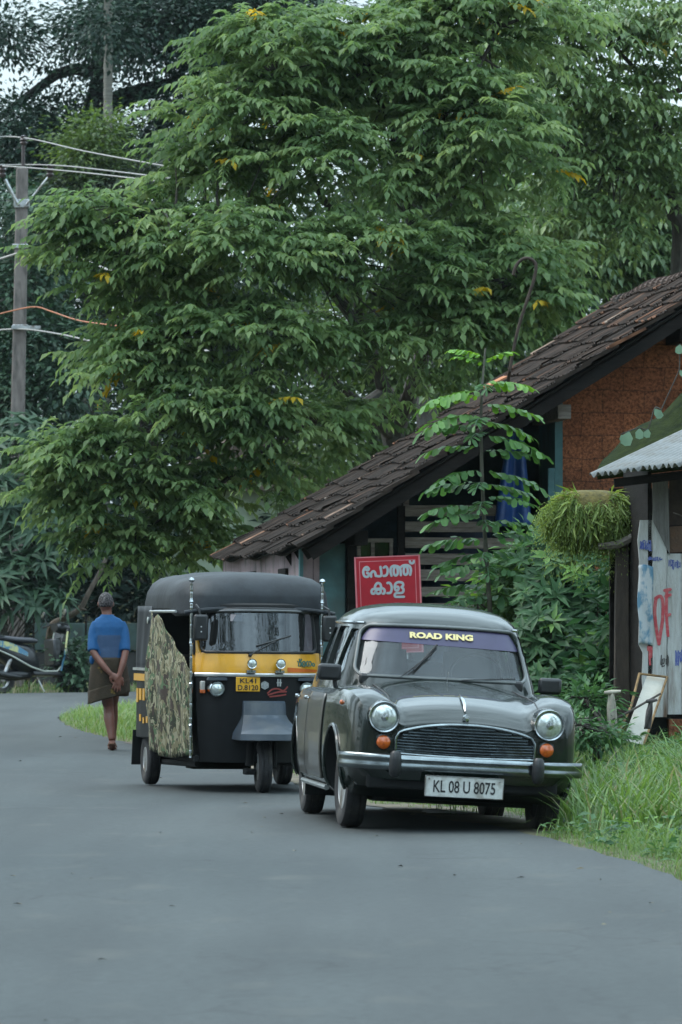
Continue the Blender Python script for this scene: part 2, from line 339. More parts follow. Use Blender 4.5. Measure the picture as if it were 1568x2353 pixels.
# road sheet, with a slightly worn surface
def road_mat():
    m, nt, N, L, b = new_mat('asphalt')
    tc = N.new('ShaderNodeTexCoord')
    def noise(sc, det=5, st=(1, 1, 1)):
        mp = N.new('ShaderNodeMapping'); mp.inputs['Scale'].default_value = st; L.new(tc.outputs['Object'], mp.inputs[0])
        n = N.new('ShaderNodeTexNoise'); n.inputs['Scale'].default_value = sc; n.inputs['Detail'].default_value = det; L.new(mp.outputs[0], n.inputs[0]); return n
    a = noise(.55, 4, (1, .35, 1)); r = N.new('ShaderNodeValToRGB'); L.new(a.outputs[0], r.inputs[0])
    r.color_ramp.elements[0].position = .35; r.color_ramp.elements[1].position = .68
    r.color_ramp.elements[0].color = (.027, .033, .035, 1); r.color_ramp.elements[1].color = (.042, .049, .051, 1)
    sp = noise(160, 2); r2 = N.new('ShaderNodeValToRGB'); L.new(sp.outputs[0], r2.inputs[0]); r2.color_ramp.elements[0].position = .3; r2.color_ramp.elements[1].position = .72
    r2.color_ramp.elements[0].color = (.6, .6, .6, 1); r2.color_ramp.elements[1].color = (1.55, 1.54, 1.5, 1)
    mx = N.new('ShaderNodeMix'); mx.data_type = 'RGBA'; mx.blend_type = 'MULTIPLY'; mx.inputs[0].default_value = 1; L.new(r.outputs[0], mx.inputs[6]); L.new(r2.outputs[0], mx.inputs[7])
    md = noise(17, 5); r5 = N.new('ShaderNodeValToRGB'); L.new(md.outputs[0], r5.inputs[0]); r5.color_ramp.elements[0].position = .3; r5.color_ramp.elements[1].position = .7
    r5.color_ramp.elements[0].color = (.74, .74, .74, 1); r5.color_ramp.elements[1].color = (1.28, 1.28, 1.26, 1)
    tk = noise(1.6, 3, (1, .06, 1)); r6 = N.new('ShaderNodeValToRGB'); L.new(tk.outputs[0], r6.inputs[0]); r6.color_ramp.elements[0].position = .38; r6.color_ramp.elements[1].position = .66
    r6.color_ramp.elements[0].color = (.86, .86, .87, 1); r6.color_ramp.elements[1].color = (1.14, 1.15, 1.14, 1)
    mA = N.new('ShaderNodeMix'); mA.data_type = 'RGBA'; mA.blend_type = 'MULTIPLY'; mA.inputs[0].default_value = 1; L.new(mx.outputs[2], mA.inputs[6]); L.new(r5.outputs[0], mA.inputs[7])
    mx = N.new('ShaderNodeMix'); mx.data_type = 'RGBA'; mx.blend_type = 'MULTIPLY'; mx.inputs[0].default_value = 1; L.new(mA.outputs[2], mx.inputs[6]); L.new(r6.outputs[0], mx.inputs[7])
    st = noise(2.2, 6, (1, .5, 1)); r3 = N.new('ShaderNodeValToRGB'); L.new(st.outputs[0], r3.inputs[0]); r3.color_ramp.elements[0].position = .58; r3.color_ramp.elements[1].position = .8
    m3 = N.new('ShaderNodeMix'); m3.data_type = 'RGBA'; L.new(r3.outputs[0], m3.inputs[0]); L.new(mx.outputs[2], m3.inputs[6]); m3.inputs[7].default_value = (.062, .064, .058, 1)
    vo = N.new('ShaderNodeTexVoronoi'); vo.feature = 'DISTANCE_TO_EDGE'; vo.inputs['Scale'].default_value = .55
    wv = noise(1.4, 5); vm = N.new('ShaderNodeVectorMath'); vm.operation = 'MULTIPLY_ADD'; vm.inputs[1].default_value = (1.3, 1.3, 0); L.new(wv.outputs['Color'], vm.inputs[0]); L.new(tc.outputs['Object'], vm.inputs[2]); L.new(vm.outputs[0], vo.inputs['Vector'])
    cr = N.new('ShaderNodeValToRGB'); L.new(vo.outputs['Distance'], cr.inputs[0]); cr.color_ramp.elements[0].position = .004; cr.color_ramp.elements[0].color = (.62, .62, .62, 1); cr.color_ramp.elements[1].position = .014; cr.color_ramp.elements[1].color = (1, 1, 1, 1)
    cm = noise(.35, 2); cr2 = N.new('ShaderNodeValToRGB'); L.new(cm.outputs[0], cr2.inputs[0]); cr2.color_ramp.elements[0].position = .48; cr2.color_ramp.elements[1].position = .58
    mc = N.new('ShaderNodeMix'); mc.data_type = 'RGBA'; mc.blend_type = 'MULTIPLY'; L.new(cr2.outputs[0], mc.inputs[0]); L.new(m3.outputs[2], mc.inputs[6]); L.new(cr.outputs[0], mc.inputs[7])
    L.new(mc.outputs[2], b.inputs['Base Color']); b.inputs['Roughness'].default_value = .72; b.inputs['Specular IOR Level'].default_value = .45
    bp = N.new('ShaderNodeBump'); bp.inputs['Strength'].default_value = .5; bp.inputs['Distance'].default_value = .008; L.new(sp.outputs[0], bp.inputs['Height']); L.new(bp.outputs[0], b.inputs['Normal'])
    return m
ASPH = road_mat()
bm = bmesh.new(); vs = [bm.verts.new((x, y, 0)) for x, y in ROADPOLY]
es = [bm.edges.new((vs[i], vs[(i + 1) % len(vs)])) for i in range(len(vs))]
bmesh.ops.triangle_fill(bm, use_beauty=True, use_dissolve=False, edges=es)
me = bpy.data.meshes.new('road'); bm.to_mesh(me); bm.free(); me.materials.append(ASPH)
if me.polygons and me.polygons[0].normal.z < 0: me.flip_normals()
rd = bpy.data.objects.new('road', me); link(rd); rd['kind'] = 'structure'

# sandy shoulder strip between asphalt and grass
DUST = M('dusty_shoulder', (.075, .066, .052), .95, vs=3, var=.3, c2=(.17, .14, .10), bump=.6, bs=40, dirt=(.05, .06, .025), ds=4, dthr=(.5, .68))
mb = MB(); ep = jag(EDGE_S, 0)
ep = [p for p in ep if 35.7 < p[1] < 58]
vs = []; 
wd = [(.05 + .10 * math.sin(p[1] * 1.3) ** 2 + float(np.interp(p[1], [35.6, 36.6, 41, 44, 50, 60], [0, 1.15, 1.1, .3, .2, .1]))) for p in ep]
xs_ = []; ys_ = []; off_ = []
for i, p in enumerate(ep):
    a = Vector(ep[max(0, i - 2)]); b = Vector(ep[min(len(ep) - 1, i + 2)]); t = (b - a).normalized(); nn = Vector((t.y, -t.x))
    for k in range(6):
        d_ = -.04 - .06 * math.sin(p[1] * 2.7 + math.sin(p[1] * 1.1)) ** 2 - .025 * math.sin(p[1] * 11) + (wd[i] + .10) * k / 5
        xs_.append(p[0] + nn.x * d_); ys_.append(p[1] + nn.y * d_); off_.append(d_)
gz_ = ground_h(np.array(xs_), np.array(ys_)); off_ = np.array(off_)
zs_ = np.where(off_ < .02, .005, np.maximum(gz_ + .010, .005 - off_ * .12))
mb.add([(a, b, c) for a, b, c in zip(xs_, ys_, zs_)], [(i * 6 + k, i * 6 + k + 1, (i + 1) * 6 + k + 1, (i + 1) * 6 + k) for i in range(len(ep) - 1) for k in range(5)])
o = mb.build('shoulder', DUST); o['kind'] = 'structure'

# ------------------------------------------------------------------ vintage car
def paint_mat():
    m = M('car_paint', (.0035, .0095, .0075), .4, var=.12, vs=2, coat=.85, spec=.1, dirt=(.010, .017, .014), ds=1.6, dthr=(.6, .95), bump=.012, bs=3)
    return m
PAINT = paint_mat()
DUSTYP = M('dusty_paint', (.040, .038, .033), .5, var=.25, vs=3, c2=(.020, .022, .020), coat=.5, dirt=(.065, .056, .045), ds=2.2, dthr=(.5, .75))
WHITEP = M('plate_white', (.55, .56, .54), .5, var=.1, vs=20, dirt=(.3, .28, .25), ds=14)
BLACKT = M('plate_black', (.012, .012, .014), .6)
YELLOWT = M('yellow_vinyl', (.75, .62, .28), .5)
PURPLE = M('purple_vinyl', (.052, .044, .105), .35, var=.15, vs=3)
GREYV = M('grey_seat', (.045, .052, .06), .7, var=.2, vs=6)
GLASS = glass_mat('windscreen_glass', (.84, .90, .92), .01, .03, .06)
SIDEG = glass_mat('side_glass', (.30, .34, .33), .12, .02)
RIM = M('wheel_rim', (.40, .42, .43), .42, .35, var=.15, vs=10, dirt=(.14, .12, .1), ds=6)

CAR_TH = R(6.4)
car = thing('vintage_car', 'dark green rounded vintage sedan with chrome grille parked half on the grass verge', 'car', (.573, 36.55, -.035), (0, R(3.1), CAR_TH))
WT = [(-2.04, .705), (-1.98, .755), (-1.85, .785), (-1.4, .815), (-.8, .828), (0, .83), (1, .82), (1.6, .79), (1.95, .72), (2.1, .62)]
FT = [(-2.04, .80), (-2.0, .862), (-1.93, .915), (-1.75, .962), (-1.4, .985), (-.8, .975), (0, .96), (1, .95), (1.5, .93), (1.9, .84), (2.1, .68)]
HT = [(-2.04, .775), (-2.0, .825), (-1.93, .87), (-1.75, .925), (-1.4, .98), (-1.0, 1.02), (-.72, 1.04), (0, 1.0), (1.2, .98), (1.6, .95), (1.9, .86), (2.1, .68)]
def car_top(x, y):
    a = abs(x); h0 = lerp(HT, y); f0 = lerp(FT, y); wv = lerp(WT, y)
    hood = h0 - .055 * (a / .5) ** 2.2 - max(0, a - .50) * 1.4
    u = (a - .63) / (.17 if a < .63 else .20)
    fen = f0 - .075 * abs(u) ** 2.2
    k = .022
    mxx = max(hood, fen); z = mxx + k * math.log(math.exp((hood - mxx) / k) + math.exp((fen - mxx) / k))
    return z
def car_ring(y, zb=None, sc=1., dz=0.):
    wv = lerp(WT, y); ws = wv - .045; n = 26; pts = []
    zb = .22 if zb is None else zb
    top = [(ws * i / n, car_top(ws * i / n, y) + dz) for i in range(n, -n - 1, -1)]
    ze = top[0][1]
    side = [(wv - .19, zb), (wv - .09, zb + .015), (wv - .035, zb + .07), (wv - .012, zb + .16), (wv - .001, .50), (wv, .60), (wv - .003, .70), (wv - .010, .5 * (.70 + ze)), (wv - .022, ze - .035)]
    right = side; left = [(-x, z) for x, z in reversed(side)]
    ring = [(x, z) for x, z in right] + top + left
    zc = .55
    return [Vector((x * sc, y, zc + (z - zc) * sc)) for x, z in ring]
ys = [-2.04, -2.03, -2.01, -1.98, -1.93, -1.86, -1.76, -1.62, -1.45, -1.25, -1.0, -.8, -.72, -.5, 0, .5, 1, 1.3, 1.6, 1.8, 1.95, 2.05, 2.1]
rg = [[Vector((p.x * .90, -2.052, .56 + (p.z - .56) * .90)) for p in car_ring(-2.04, .36)], [Vector((p.x * .97, -2.048, .56 + (p.z - .56) * .97)) for p in car_ring(-2.04, .36)]]
for y in ys: rg.append(car_ring(y, .36 if y < -1.9 else (.30 if y < -1.7 else .22)))
rg.append([Vector((p.x * .85, 2.13, .55 + (p.z - .55) * .85)) for p in car_ring(2.1)])
mb = MB(); mb.rings(rg)
body = mb.build('body', [PAINT, MATTBLACK], car)
YF, YR, TRK = -1.28, 1.18, .665
cutters = []
for yy in (YF, YR):
    for sx in (-1, 1):
        c = MB().cyl((sx * .42, yy, .325), (sx * 1.1, yy, .325), .375, n=40).build('cutter', MATTBLACK); c.parent = car; cutters.append(c)
bpy.context.view_layer.update()
cut(body, cutters, 30)

# greenhouse
GT = [(.90, (-.82, 1.55, .745, 4.6)), (.97, (-.78, 1.50, .735, 4.6)), (1.05, (-.735, 1.42, .715, 4.6)), (1.2, (-.645, 1.30, .675, 4.4)), (1.38, (-.535, 1.16, .622, 4.0)), (1.43, (-.49, 1.11, .605, 3.8)), (1.47, (-.43, 1.05, .575, 3.5)),
      (1.51, (-.33, .96, .52, 3.1)), (1.54, (-.20, .84, .44, 2.8)), (1.56, (-.06, .70, .34, 2.5)), (1.572, (.08, .56, .22, 2.3)), (1.578, (.2, .42, .1, 2.0))]
def gh(z): return lerp(GT, z)
def gh_front(x, z, off=0.):
    yf, yr, hw, n = gh(z); hl = (yr - yf) / 2; yc = (yr + yf) / 2
    return yc - (hl + off) * max(0, 1 - (abs(x) / (hw + off)) ** n) ** (1 / n)
def gh_side(y, z, off=0.):
    yf, yr, hw, n = gh(z); hl = (yr - yf) / 2; yc = (yr + yf) / 2
    return (hw + off) * max(0, 1 - (abs(y - yc) / (hl + off)) ** n) ** (1 / n)
def gh_ring(z, off=0., n_=72, zz=None):
    yf, yr, hw, n = gh(z); hl = (yr - yf) / 2 + off; yc = (yr + yf) / 2; hw = hw + off; r = []
    for k in range(n_):
        a = 2 * math.pi * (k + .5) / n_; c, s_ = math.cos(a), math.sin(a)
        r.append(Vector((hw * math.copysign(abs(c) ** (2 / n), c), yc + hl * math.copysign(abs(s_) ** (2 / n), s_), z if zz is None else zz)))
    return r
zs = [.90, .97, 1.05, 1.12, 1.2, 1.29, 1.38, 1.405, 1.43, 1.45, 1.47, 1.49, 1.51, 1.525, 1.54, 1.55, 1.56, 1.572, 1.578]
cabin = MB().rings([gh_ring(z) for z in zs]).build('cabin_shell', [PAINT, GREYV], car)
inner = MB().rings([gh_ring(.90, -.045, zz=.85)] + [gh_ring(z, -.045, zz=z - (.03 if z > 1.4 else 0)) for z in zs[:-4]], mi=0).build('cutter', GREYV, car)
def rrect(x0, x1, z0, z1, r, top=1.0, n=7, arch=0.):
    xm = (x0 + x1) / 2; pts = []
    for cx_, cz_, a0 in ((x1 - r, z1 - r, 0), (x0 + r, z1 - r, 90), (x0 + r, z0 + r, 180), (x1 - r, z0 + r, 270)):
        for k in range(n + 1):
            a = R(a0 + 90 * k / n); pts.append((cx_ + r * math.cos(a), cz_ + r * math.sin(a)))
    out = []
    for i in range(len(pts)):
        a, b = pts[i], pts[(i + 1) % len(pts)]; m = max(1, int(math.dist(a, b) / .06))
        for k in range(m): out.append((a[0] + (b[0] - a[0]) * k / m, a[1] + (b[1] - a[1]) * k / m))
    res = []
    for x, z in out:
        t = (z - z0) / (z1 - z0); sc = 1 + (top - 1) * t
        res.append((xm + (x - xm) * sc, z + arch * (1 - ((x - xm) / ((x1 - x0) / 2)) ** 2) * (t if arch > 0 else 1)))
    return res
WS = rrect(-.615, .625, 1.045, 1.398, .075, .89, arch=.012)
RW = rrect(-.50, .50, 1.06, 1.36, .08, .88)
cutters = [inner, MB().prism(WS, lambda p: (p[0], -1.5, p[1]), lambda p: (p[0], -.405, p[1])).build('cutter', PAINT, car),
           MB().prism(RW, lambda p: (p[0], .9, p[1]), lambda p: (p[0], 2.5, p[1])).build('cutter', PAINT, car)]
SWIN = [rrect(-.47, -.22, 1.05, 1.37, .04), rrect(-.18, .32, 1.05, 1.385, .05), rrect(.42, .86, 1.05, 1.375, .06)]
SWIN[0] = [(y + max(0, z - 1.05) * .28 * (-.22 - y) / .22, z) for y, z in rrect(-.44, -.22, 1.056, 1.37, .03)]
for sx in (-1, 1):
    for sw in SWIN:
        cutters.append(MB().prism(sw, lambda p: (sx * .40, p[0], p[1]), lambda p: (sx * 1.0, p[0], p[1])).build('cutter', PAINT, car))
bpy.context.view_layer.update()
cut(cabin, cutters, 30)
def pane(outline, fn, k=6):
    cx_ = sum(p[0] for p in outline) / len(outline); cz_ = sum(p[1] for p in outline) / len(outline)
    vs = []; n = len(outline)
    for j in range(k):
        s_ = 1 - j / k
        vs += [fn(cx_ + (x - cx_) * s_, cz_ + (z - cz_) * s_) for x, z in outline]
    vs.append(fn(cx_, cz_)); fs = []
    for j in range(k - 1):
        for i in range(n):
            l = (i + 1) % n; fs.append((j * n + i, j * n + l, (j + 1) * n + l, (j + 1) * n + i))
    for i in range(n): fs.append(((k - 1) * n + i, (k - 1) * n + (i + 1) % n, k * n))
    return MB().add(vs, fs)
def fs_(off): return lambda x, z: Vector((x, gh_front(x, z, off), z))
wsn = pane([(x * 1.02, 1.22 + (z - 1.22) * 1.03) for x, z in WS], fs_(-.018)).build('windscreen', GLASS, car)
MB().tube([fs_(.001)(x, z) for x, z in WS], .0125, 8, closed=True).build('windscreen_seal', M('seal_grey', (.12, .13, .13), .45, .3), wsn)
strip = MB().grid(lambda u, v: fs_(-.0145)((-1 + 2 * u) * (.575 - .03 * v), 1.295 - .030 * u + v * (.098 + .030 * u - .022 * abs(2 * u - 1) ** 6)), 40, 4).build('sun_strip', PURPLE, wsn)
text('ROAD KING', 'lettering', YELLOWT, strip, fs_(-.006)(0.0, 1.345), (1, 0, 0), (0, .58, .82), w=.45, h=.052, bold=.05, extrude=.003)
def rear_y(x, z):
    yf, yr, hw, n = gh(z); hl = (yr - yf) / 2; yc = (yr + yf) / 2; return yc + hl * max(0, 1 - (abs(x) / hw) ** n) ** (1 / n)
pane(RW, lambda x, z: Vector((x, rear_y(x, z) - .02, z))).build('rear_window', glass_mat('rear_glass', (.8, .84, .85), .04, .02), car)
for sx in (-1, 1):
    for sw in SWIN: pane([(.5 * (min(q[0] for q in sw) + max(q[0] for q in sw)) + (y - .5 * (min(q[0] for q in sw) + max(q[0] for q in sw))) * 1.02, z) for y, z in sw], lambda y, z: Vector((sx * (gh_side(y, z) - .02), y, z))).build('side_window', SIDEG, car)
    mb = MB().tube([(sx * (gh_side(y, 1.415) + .008), y, 1.415) for y in np.linspace(-.36, 1.0, 24)], .009, 6); mb.build('drip_rail', CHROME, car)
# interior
sb = MB()
for sx in (-.33, .31):
    sb.grid(lambda u, v: Vector((sx + .21 * math.copysign(abs(math.cos(2 * math.pi * u)) ** .5, math.cos(2 * math.pi * u)) * (1 - .12 * v), .12 + .06 * math.sin(2 * math.pi * u) + .12 * v, .93 + .31 * v)), 24, 5)
    sb.lathe([(.0, .0), (.1, 0.0)], (sx, .24, 1.24), n=4)
for sx in (-.33, .31):
    sb.box((sx, .26, 1.25), (.30, .09, .10))
sb.box((0, .95, 1.05), (1.1, .12, .22))
sb.build('seats', GREYV, car, bevel=.02)
MB().tube([(.30 + .19 * math.cos(a), -.30 + .06 * math.sin(a), 1.08 + .15 * math.sin(a)) for a in np.linspace(0, 2 * math.pi, 25)[:-1]], .012, 6, closed=True).build('steering_wheel', BLACKP, car)
MB().box((0, -.62, 1.02), (1.16, .14, .08)).build('dashboard', BLACKP, car, bevel=.02)
MB().box((0.02, -.42, 1.335), (.2, .02, .05)).build('rear_view_mirror', BLACKP, car, bevel=.01)
# hood seam + emblem
for sx in (-1, 1):
    mb = MB()
    pts = [(sx * (.49 + .02 * (1 - t)), y, car_top(sx * .5, y) + .0005) for y, t in ((a, (a + 2.0) / 1.3) for a in np.linspace(-1.985, -.78, 26))]
    mb.tube(pts, .0065, 5).build('bonnet_seam', BLACKT, car)
MB().lathe([(0, -.012), (.024, -.008), (.026, 0), (0, .004)], (0, -2.035, .80), 'Y', 6).tube([(0, -1.985, .845), (0, -1.93, .892), (0, -1.84, .922), (0, -1.66, .955)], [.006, .012, .011, .004], 7).build('bonnet_ornament', CHROME, car)
MB().tube([(.0, -.98, 1.02), (.005, -.99, 1.1)], .0025, 5).build('aerial', STEEL, car)
# grille
def arch(x): return .680 + .072 * max(0, 1 - abs(x / .475) ** 2.2) - .035 * max(0, (abs(x) - .44) / .035) ** 2
def gbot(x): return .542 - .010 * (1 - (x / .475) ** 2)
go = [(x, arch(x)) for x in np.linspace(.473, -.473, 41)] + [(x, gbot(x)) for x in np.linspace(-.473, .473, 31)]
gr = MB().prism(go, lambda p: (p[0], -2.062, p[1]), lambda p: (p[0], -2.03, p[1])).build('grille', MATTBLACK, car, sharp=20)
MB().tube([(x, -2.074, z) for x, z in go], .0105, 8, closed=True).build('grille_surround', M('worn_chrome', (.26, .29, .30), .2, 1., var=.25, vs=10), gr)
CHR2 = M('aged_chrome', (.24, .27, .285), .22, .95, var=.2, vs=12)
mb = MB()
for k in range(1, 11):
    t = k / 11
    pts = []
    for x in np.linspace(-.467, .467, 25):
        z = gbot(x) + (arch(0) - gbot(0)) * t - .022 * (abs(x) / .467) ** 2 * t * .4
        if z < arch(x) - .006: pts.append(Vector((x, -2.070 - .004 * (1 - (x / .48) ** 2), z)))
    if len(pts) > 3:
        vs = []
        for p in pts: vs += [p + Vector((0, .012, .0085)), p + Vector((0, -.004, .005)), p + Vector((0, .004, -.0085))]
        mb.add(vs, [(i * 3 + a, i * 3 + b, i * 3 + 3 + b, i * 3 + 3 + a) for i in range(len(pts) - 1) for a, b in ((0, 1), (1, 2))])
mb.build('grille_bars', CHR2, gr, fix=False)
def side_x(z, y):
    r = car_ring(y); return max((p.x for p in r if abs(p.z - z) < .09), default=lerp(WT, y))
def side_pt(sx, y, z, off):
    wv = lerp(WT, y); ze = car_top(wv - .045, y)
    tab = [(.22, wv - .19), (.235, wv - .09), (.29, wv - .035), (.38, wv - .012), (.5, wv - .001), (.6, wv), (.7, wv - .003), (.5 * (.7 + ze), wv - .010), (ze - .035, wv - .022), (ze, wv - .045)]
    return Vector((sx * (lerp(tab, z) + off), y, z))
# lamps
for sx in (-1, 1):
    cx_ = sx * .562
    pod = MB().lathe([(.106, -2.085), (.110, -2.06), (.114, -2.0), (.114, -1.85), (.10, -1.7), (.05, -1.55)], (cx_, 0, .782), 'Y', 32).build('headlamp_pod', PAINT, car)
    hl = MB().lathe([(.088, -2.088), (.093, -2.104), (.102, -2.106), (.107, -2.09), (.104, -2.075), (.088, -2.078)], (cx_, 0, .782), 'Y', 32, closed=True).build('headlamp', CHROME, car)
    MB().lathe([(0, -2.125), (.03, -2.123), (.06, -2.116), (.080, -2.104), (.090, -2.09)], (cx_, 0, .782), 'Y', 32).build('lens', LAMPGLASS, hl)
    MB().lathe([(0, -2.05), (.02, -2.045), (.025, -2.128), (0, -2.131)], (cx_, 0, .779), 'Y', 10).build('bulb', CHROME, hl)
    il = MB().lathe([(0, -2.10), (.03, -2.095), (.046, -2.08), (.050, -2.05)], (sx * .556, 0, .612), 'Y', 20).build('indicator_lamp', AMBER, car)
    MB().lathe([(.048, -2.07), (.056, -2.068), (.056, -2.04), (.048, -2.04)], (sx * .556, 0, .612), 'Y', 20, closed=True).build('lamp_ring', PAINT, il)
    MB().lathe([(0, sx * .018), (.014, sx * .014), (.018, 0)], side_pt(sx, -1.55, .86, 0), 'X', 10).build('side_marker', AMBER, car)
# bumper
def bump_y(x): return -2.175 + .30 * (abs(x) / .84) ** 4.5
xs = np.linspace(-.835, .835, 45)
sec = [(0, .052), (-.016, .044), (-.022, .024), (-.012, .010), (-.012, -.008), (-.020, -.022), (-.014, -.042), (0, -.052), (.014, -.04), (.014, .04)]
def bumper_rings(): return [[Vector((x + (dy * .2 * math.copysign(1, x) if abs(x) > .6 else 0), bump_y(x) + dy, 1 * .482 + dz)) for dy, dz in sec] for x in xs]
bu = MB().rings(bumper_rings()).build('bumper', M('dull_chrome', (.20, .225, .235), .2, 1., var=.2, vs=6, bump=.02, bs=12), car, sharp=50)
for sx in (-1, 1):
    MB().rings([[Vector((sx * .485 + .038 * math.cos(a) * s_, -2.205 + .04 * math.sin(a) * s_, z)) for a in np.linspace(0, 2 * math.pi, 13)[:-1]] for z, s_ in ((.388, .6), (.403, .95), (.433, 1.1), (.5, 1.1), (.545, .95), (.56, .6))]).build('overrider', BLACKP, bu)
MB().box((0, -2.0, .38), (1.3, .06, .16)).build('valance', MATTBLACK, car, bevel=.02)
pl = MB().box((-.008, -2.19, .338), (.535, .012, .142)).build('number_plate', WHITEP, car, bevel=.004)
text('KL 08 U 8075', 'lettering', BLACKT, pl, (-.008, -2.197, .338), (1, 0, 0), (0, 0, 1), w=.42, h=.082, bold=.012)
MB().tube([(x - .008, -2.197, .338 + z) for x, z in rrect(-.264, .264, -.068, .068, .006)], .003, 5, closed=True).build('plate_border', STEEL, pl)
for sx in (-.24, .24): MB().lathe([(0, -.004), (.006, -.003), (.007, .002)], (-.008 + sx, -2.197, .388), 'Y', 8).build('bolt', STEEL, pl)
for sx in (-.2, .2): MB().box((sx, -2.12, .40), (.03, .12, .012)).build('plate_bracket', MATTBLACK, car)
# wipers
wp = [fs_(.012)(-.30, 1.045), fs_(.02)(-.10, 1.20), fs_(.018)(-.07, 1.225)]
MB().tube(wp, .005, 6).tube([fs_(.014)(-.205, 1.10), fs_(.014)(-.13, 1.18), fs_(.014)(-.035, 1.285)], .008, 6).build('wiper', BLACKP, car)
MB().tube([fs_(.012)(.13, 1.045), fs_(.014)(.32, 1.06), fs_(.012)(.52, 1.075)], .006, 6).build('wiper', BLACKP, car)
# mirrors
for sx, yy, zz in ((-1, -.62, 1.055), (1, -.58, 1.035)):
    m_ = MB().box((sx * .785, yy, zz), (.165, .055, .115)).build('door_mirror', BLACKP, car, bevel=.022)
    MB().tube([(sx * .735, yy + .02, .95), (sx * .75, yy + .02, 1.03)], .016, 8).build('mirror_stalk', BLACKP, m_)
# side details
for sx in (-1, 1):
    for y0, y1, z0 in ((-.70, .30, .31), (.325, 1.02, .31)):
        dr = MB().grid(lambda u, v: side_pt(sx, y0 + (y1 - y0) * u - (0 if y0 > 0 else 0), z0 + (.905 - z0) * v, .007), 14, 14).build('door', DUSTYP, car, solid=.008)
        if y0 > 0:
            c = MB().cyl((sx * .4, YR, .325), (sx * 1.1, YR, .325), .385, n=40).build('cutter', PAINT, car); cut(dr, [c])
        hx = side_pt(sx, y1 - .12, .86, .03)
        MB().tube([hx + Vector((0, .07, 0)), hx + Vector((sx * .012, .02, 0)), hx + Vector((0, -.09, 0))], [.006, .010, .007], 7).lathe([(.014, -.02), (.014, .0)], hx + Vector((0, .06, 0)), 'X', 10).build('handle', CHROME, dr)
    MB().tube([side_pt(sx, y, .255, .03) for y in np.linspace(-.86, .76, 24)], .020, 8).build('sill', M('sill_trim', (.25, .27, .27), .3, .6), car)
    for yy in (YF, YR):   # wheel-arch lips
        MB().tube([side_pt(sx, yy + .376 * math.cos(a), max(.24, .325 + .376 * math.sin(a)), .004) for a in np.linspace(R(-8), R(188), 30)], .012, 7).build('wheel_arch_lip', PAINT, car)
    MB().box((sx * .66, -.88 if False else .72, .26), (.22, .012, .22)).build('mud_flap', MATTBLACK, car)
def wheel(name, parent, c, rad, wid, rimr, face, tyre=RUBBER, rimm=RIM, steer=0.):
    """face = -1 / +1: the side the outside of the wheel looks to"""
    e = bpy.data.objects.new(name, None); link(e, parent); e.location = c; e.rotation_euler = (0, 0, steer); e.empty_display_size = .1
    h = wid / 2; s_ = face
    prof = [(rimr, -h * .78), (rimr + .03, -h * .92), (rad - .055, -h), (rad - .018, -h * .9), (rad - .004, -h * .66), (rad - .004, -h * .36), (rad - .012, -h * .34), (rad - .012, -h * .28), (rad, -h * .26), (rad, h * .26), (rad - .012, h * .28), (rad - .012, h * .34), (rad - .004, h * .36), (rad - .004, h * .66), (rad - .018, h * .9), (rad - .055, h), (rimr + .03, h * .92), (rimr, h * .78), (rimr - .012, 0)]
    MB().lathe(prof, (0, 0, 0), 'X', 44, closed=True).build('tyre', tyre, e)
    rp = [(rimr + .004, s_ * h * .80), (rimr - .012, s_ * h * .84), (rimr - .025, s_ * h * .5), (rimr * .62, s_ * h * .30), (rimr * .52, s_ * h * .62), (rimr * .42, s_ * h * .74), (0, s_ * h * .86)]
    rm = MB().lathe(rp, (0, 0, 0), 'X', 32)
    for k in range(8):
        a = 2 * math.pi * k / 8; rm.lathe([(.018, s_ * h * .28), (.018, s_ * h * .36)], (0, .76 * rimr * math.cos(a), .76 * rimr * math.sin(a)), 'X', 8, mi=1)
    rm.build('rim', [rimm, MATTBLACK], e)
    MB().lathe([(rimr, -s_ * h * .7), (0, -s_ * h * .3)], (0, 0, 0), 'X', 20).build('brake_drum', MATTBLACK, e)
    return e
for sx in (-1, 1):
    wheel('wheel', car, (sx * TRK, YF, .32), .32, .155, .19, sx, steer=R(2))
    wheel('wheel', car, (sx * TRK, YR, .32), .32, .155, .19, sx)
MB().box((0, 0, .25), (1.1, 3.2, .10)).tube([(-.55, YF, .3), (.55, YF, .3)], .035, 8).tube([(-.55, YR, .3), (.55, YR, .3)], .05, 8).lathe([(0, -.13), (.1, -.08), (.1, .08), (0, .13)], (0, YR, .3), 'Y', 12).tube([(.3, 1.0, .2), (.32, 2.15, .24)], .03, 8).build('chassis', MATTBLACK, car)


# pale moist air under the trees
hz, nt_h, N_h, L_h, b_h = new_mat('pale_air'); N_h.remove(b_h)
pv = N_h.new('ShaderNodeVolumePrincipled'); pv.inputs['Color'].default_value = (.80, .95, 1, 1); pv.inputs['Density'].default_value = .00008; pv.inputs['Anisotropy'].default_value = .2
L_h.new(pv.outputs[0], N_h['Material Output'].inputs['Volume'])
o = MB().box((0, 60, 11.2), (120, 190, 26.4)).build('haze', hz); o['kind'] = 'stuff'; o['label'] = 'thin pale haze in the air under the trees'; o['category'] = 'haze'
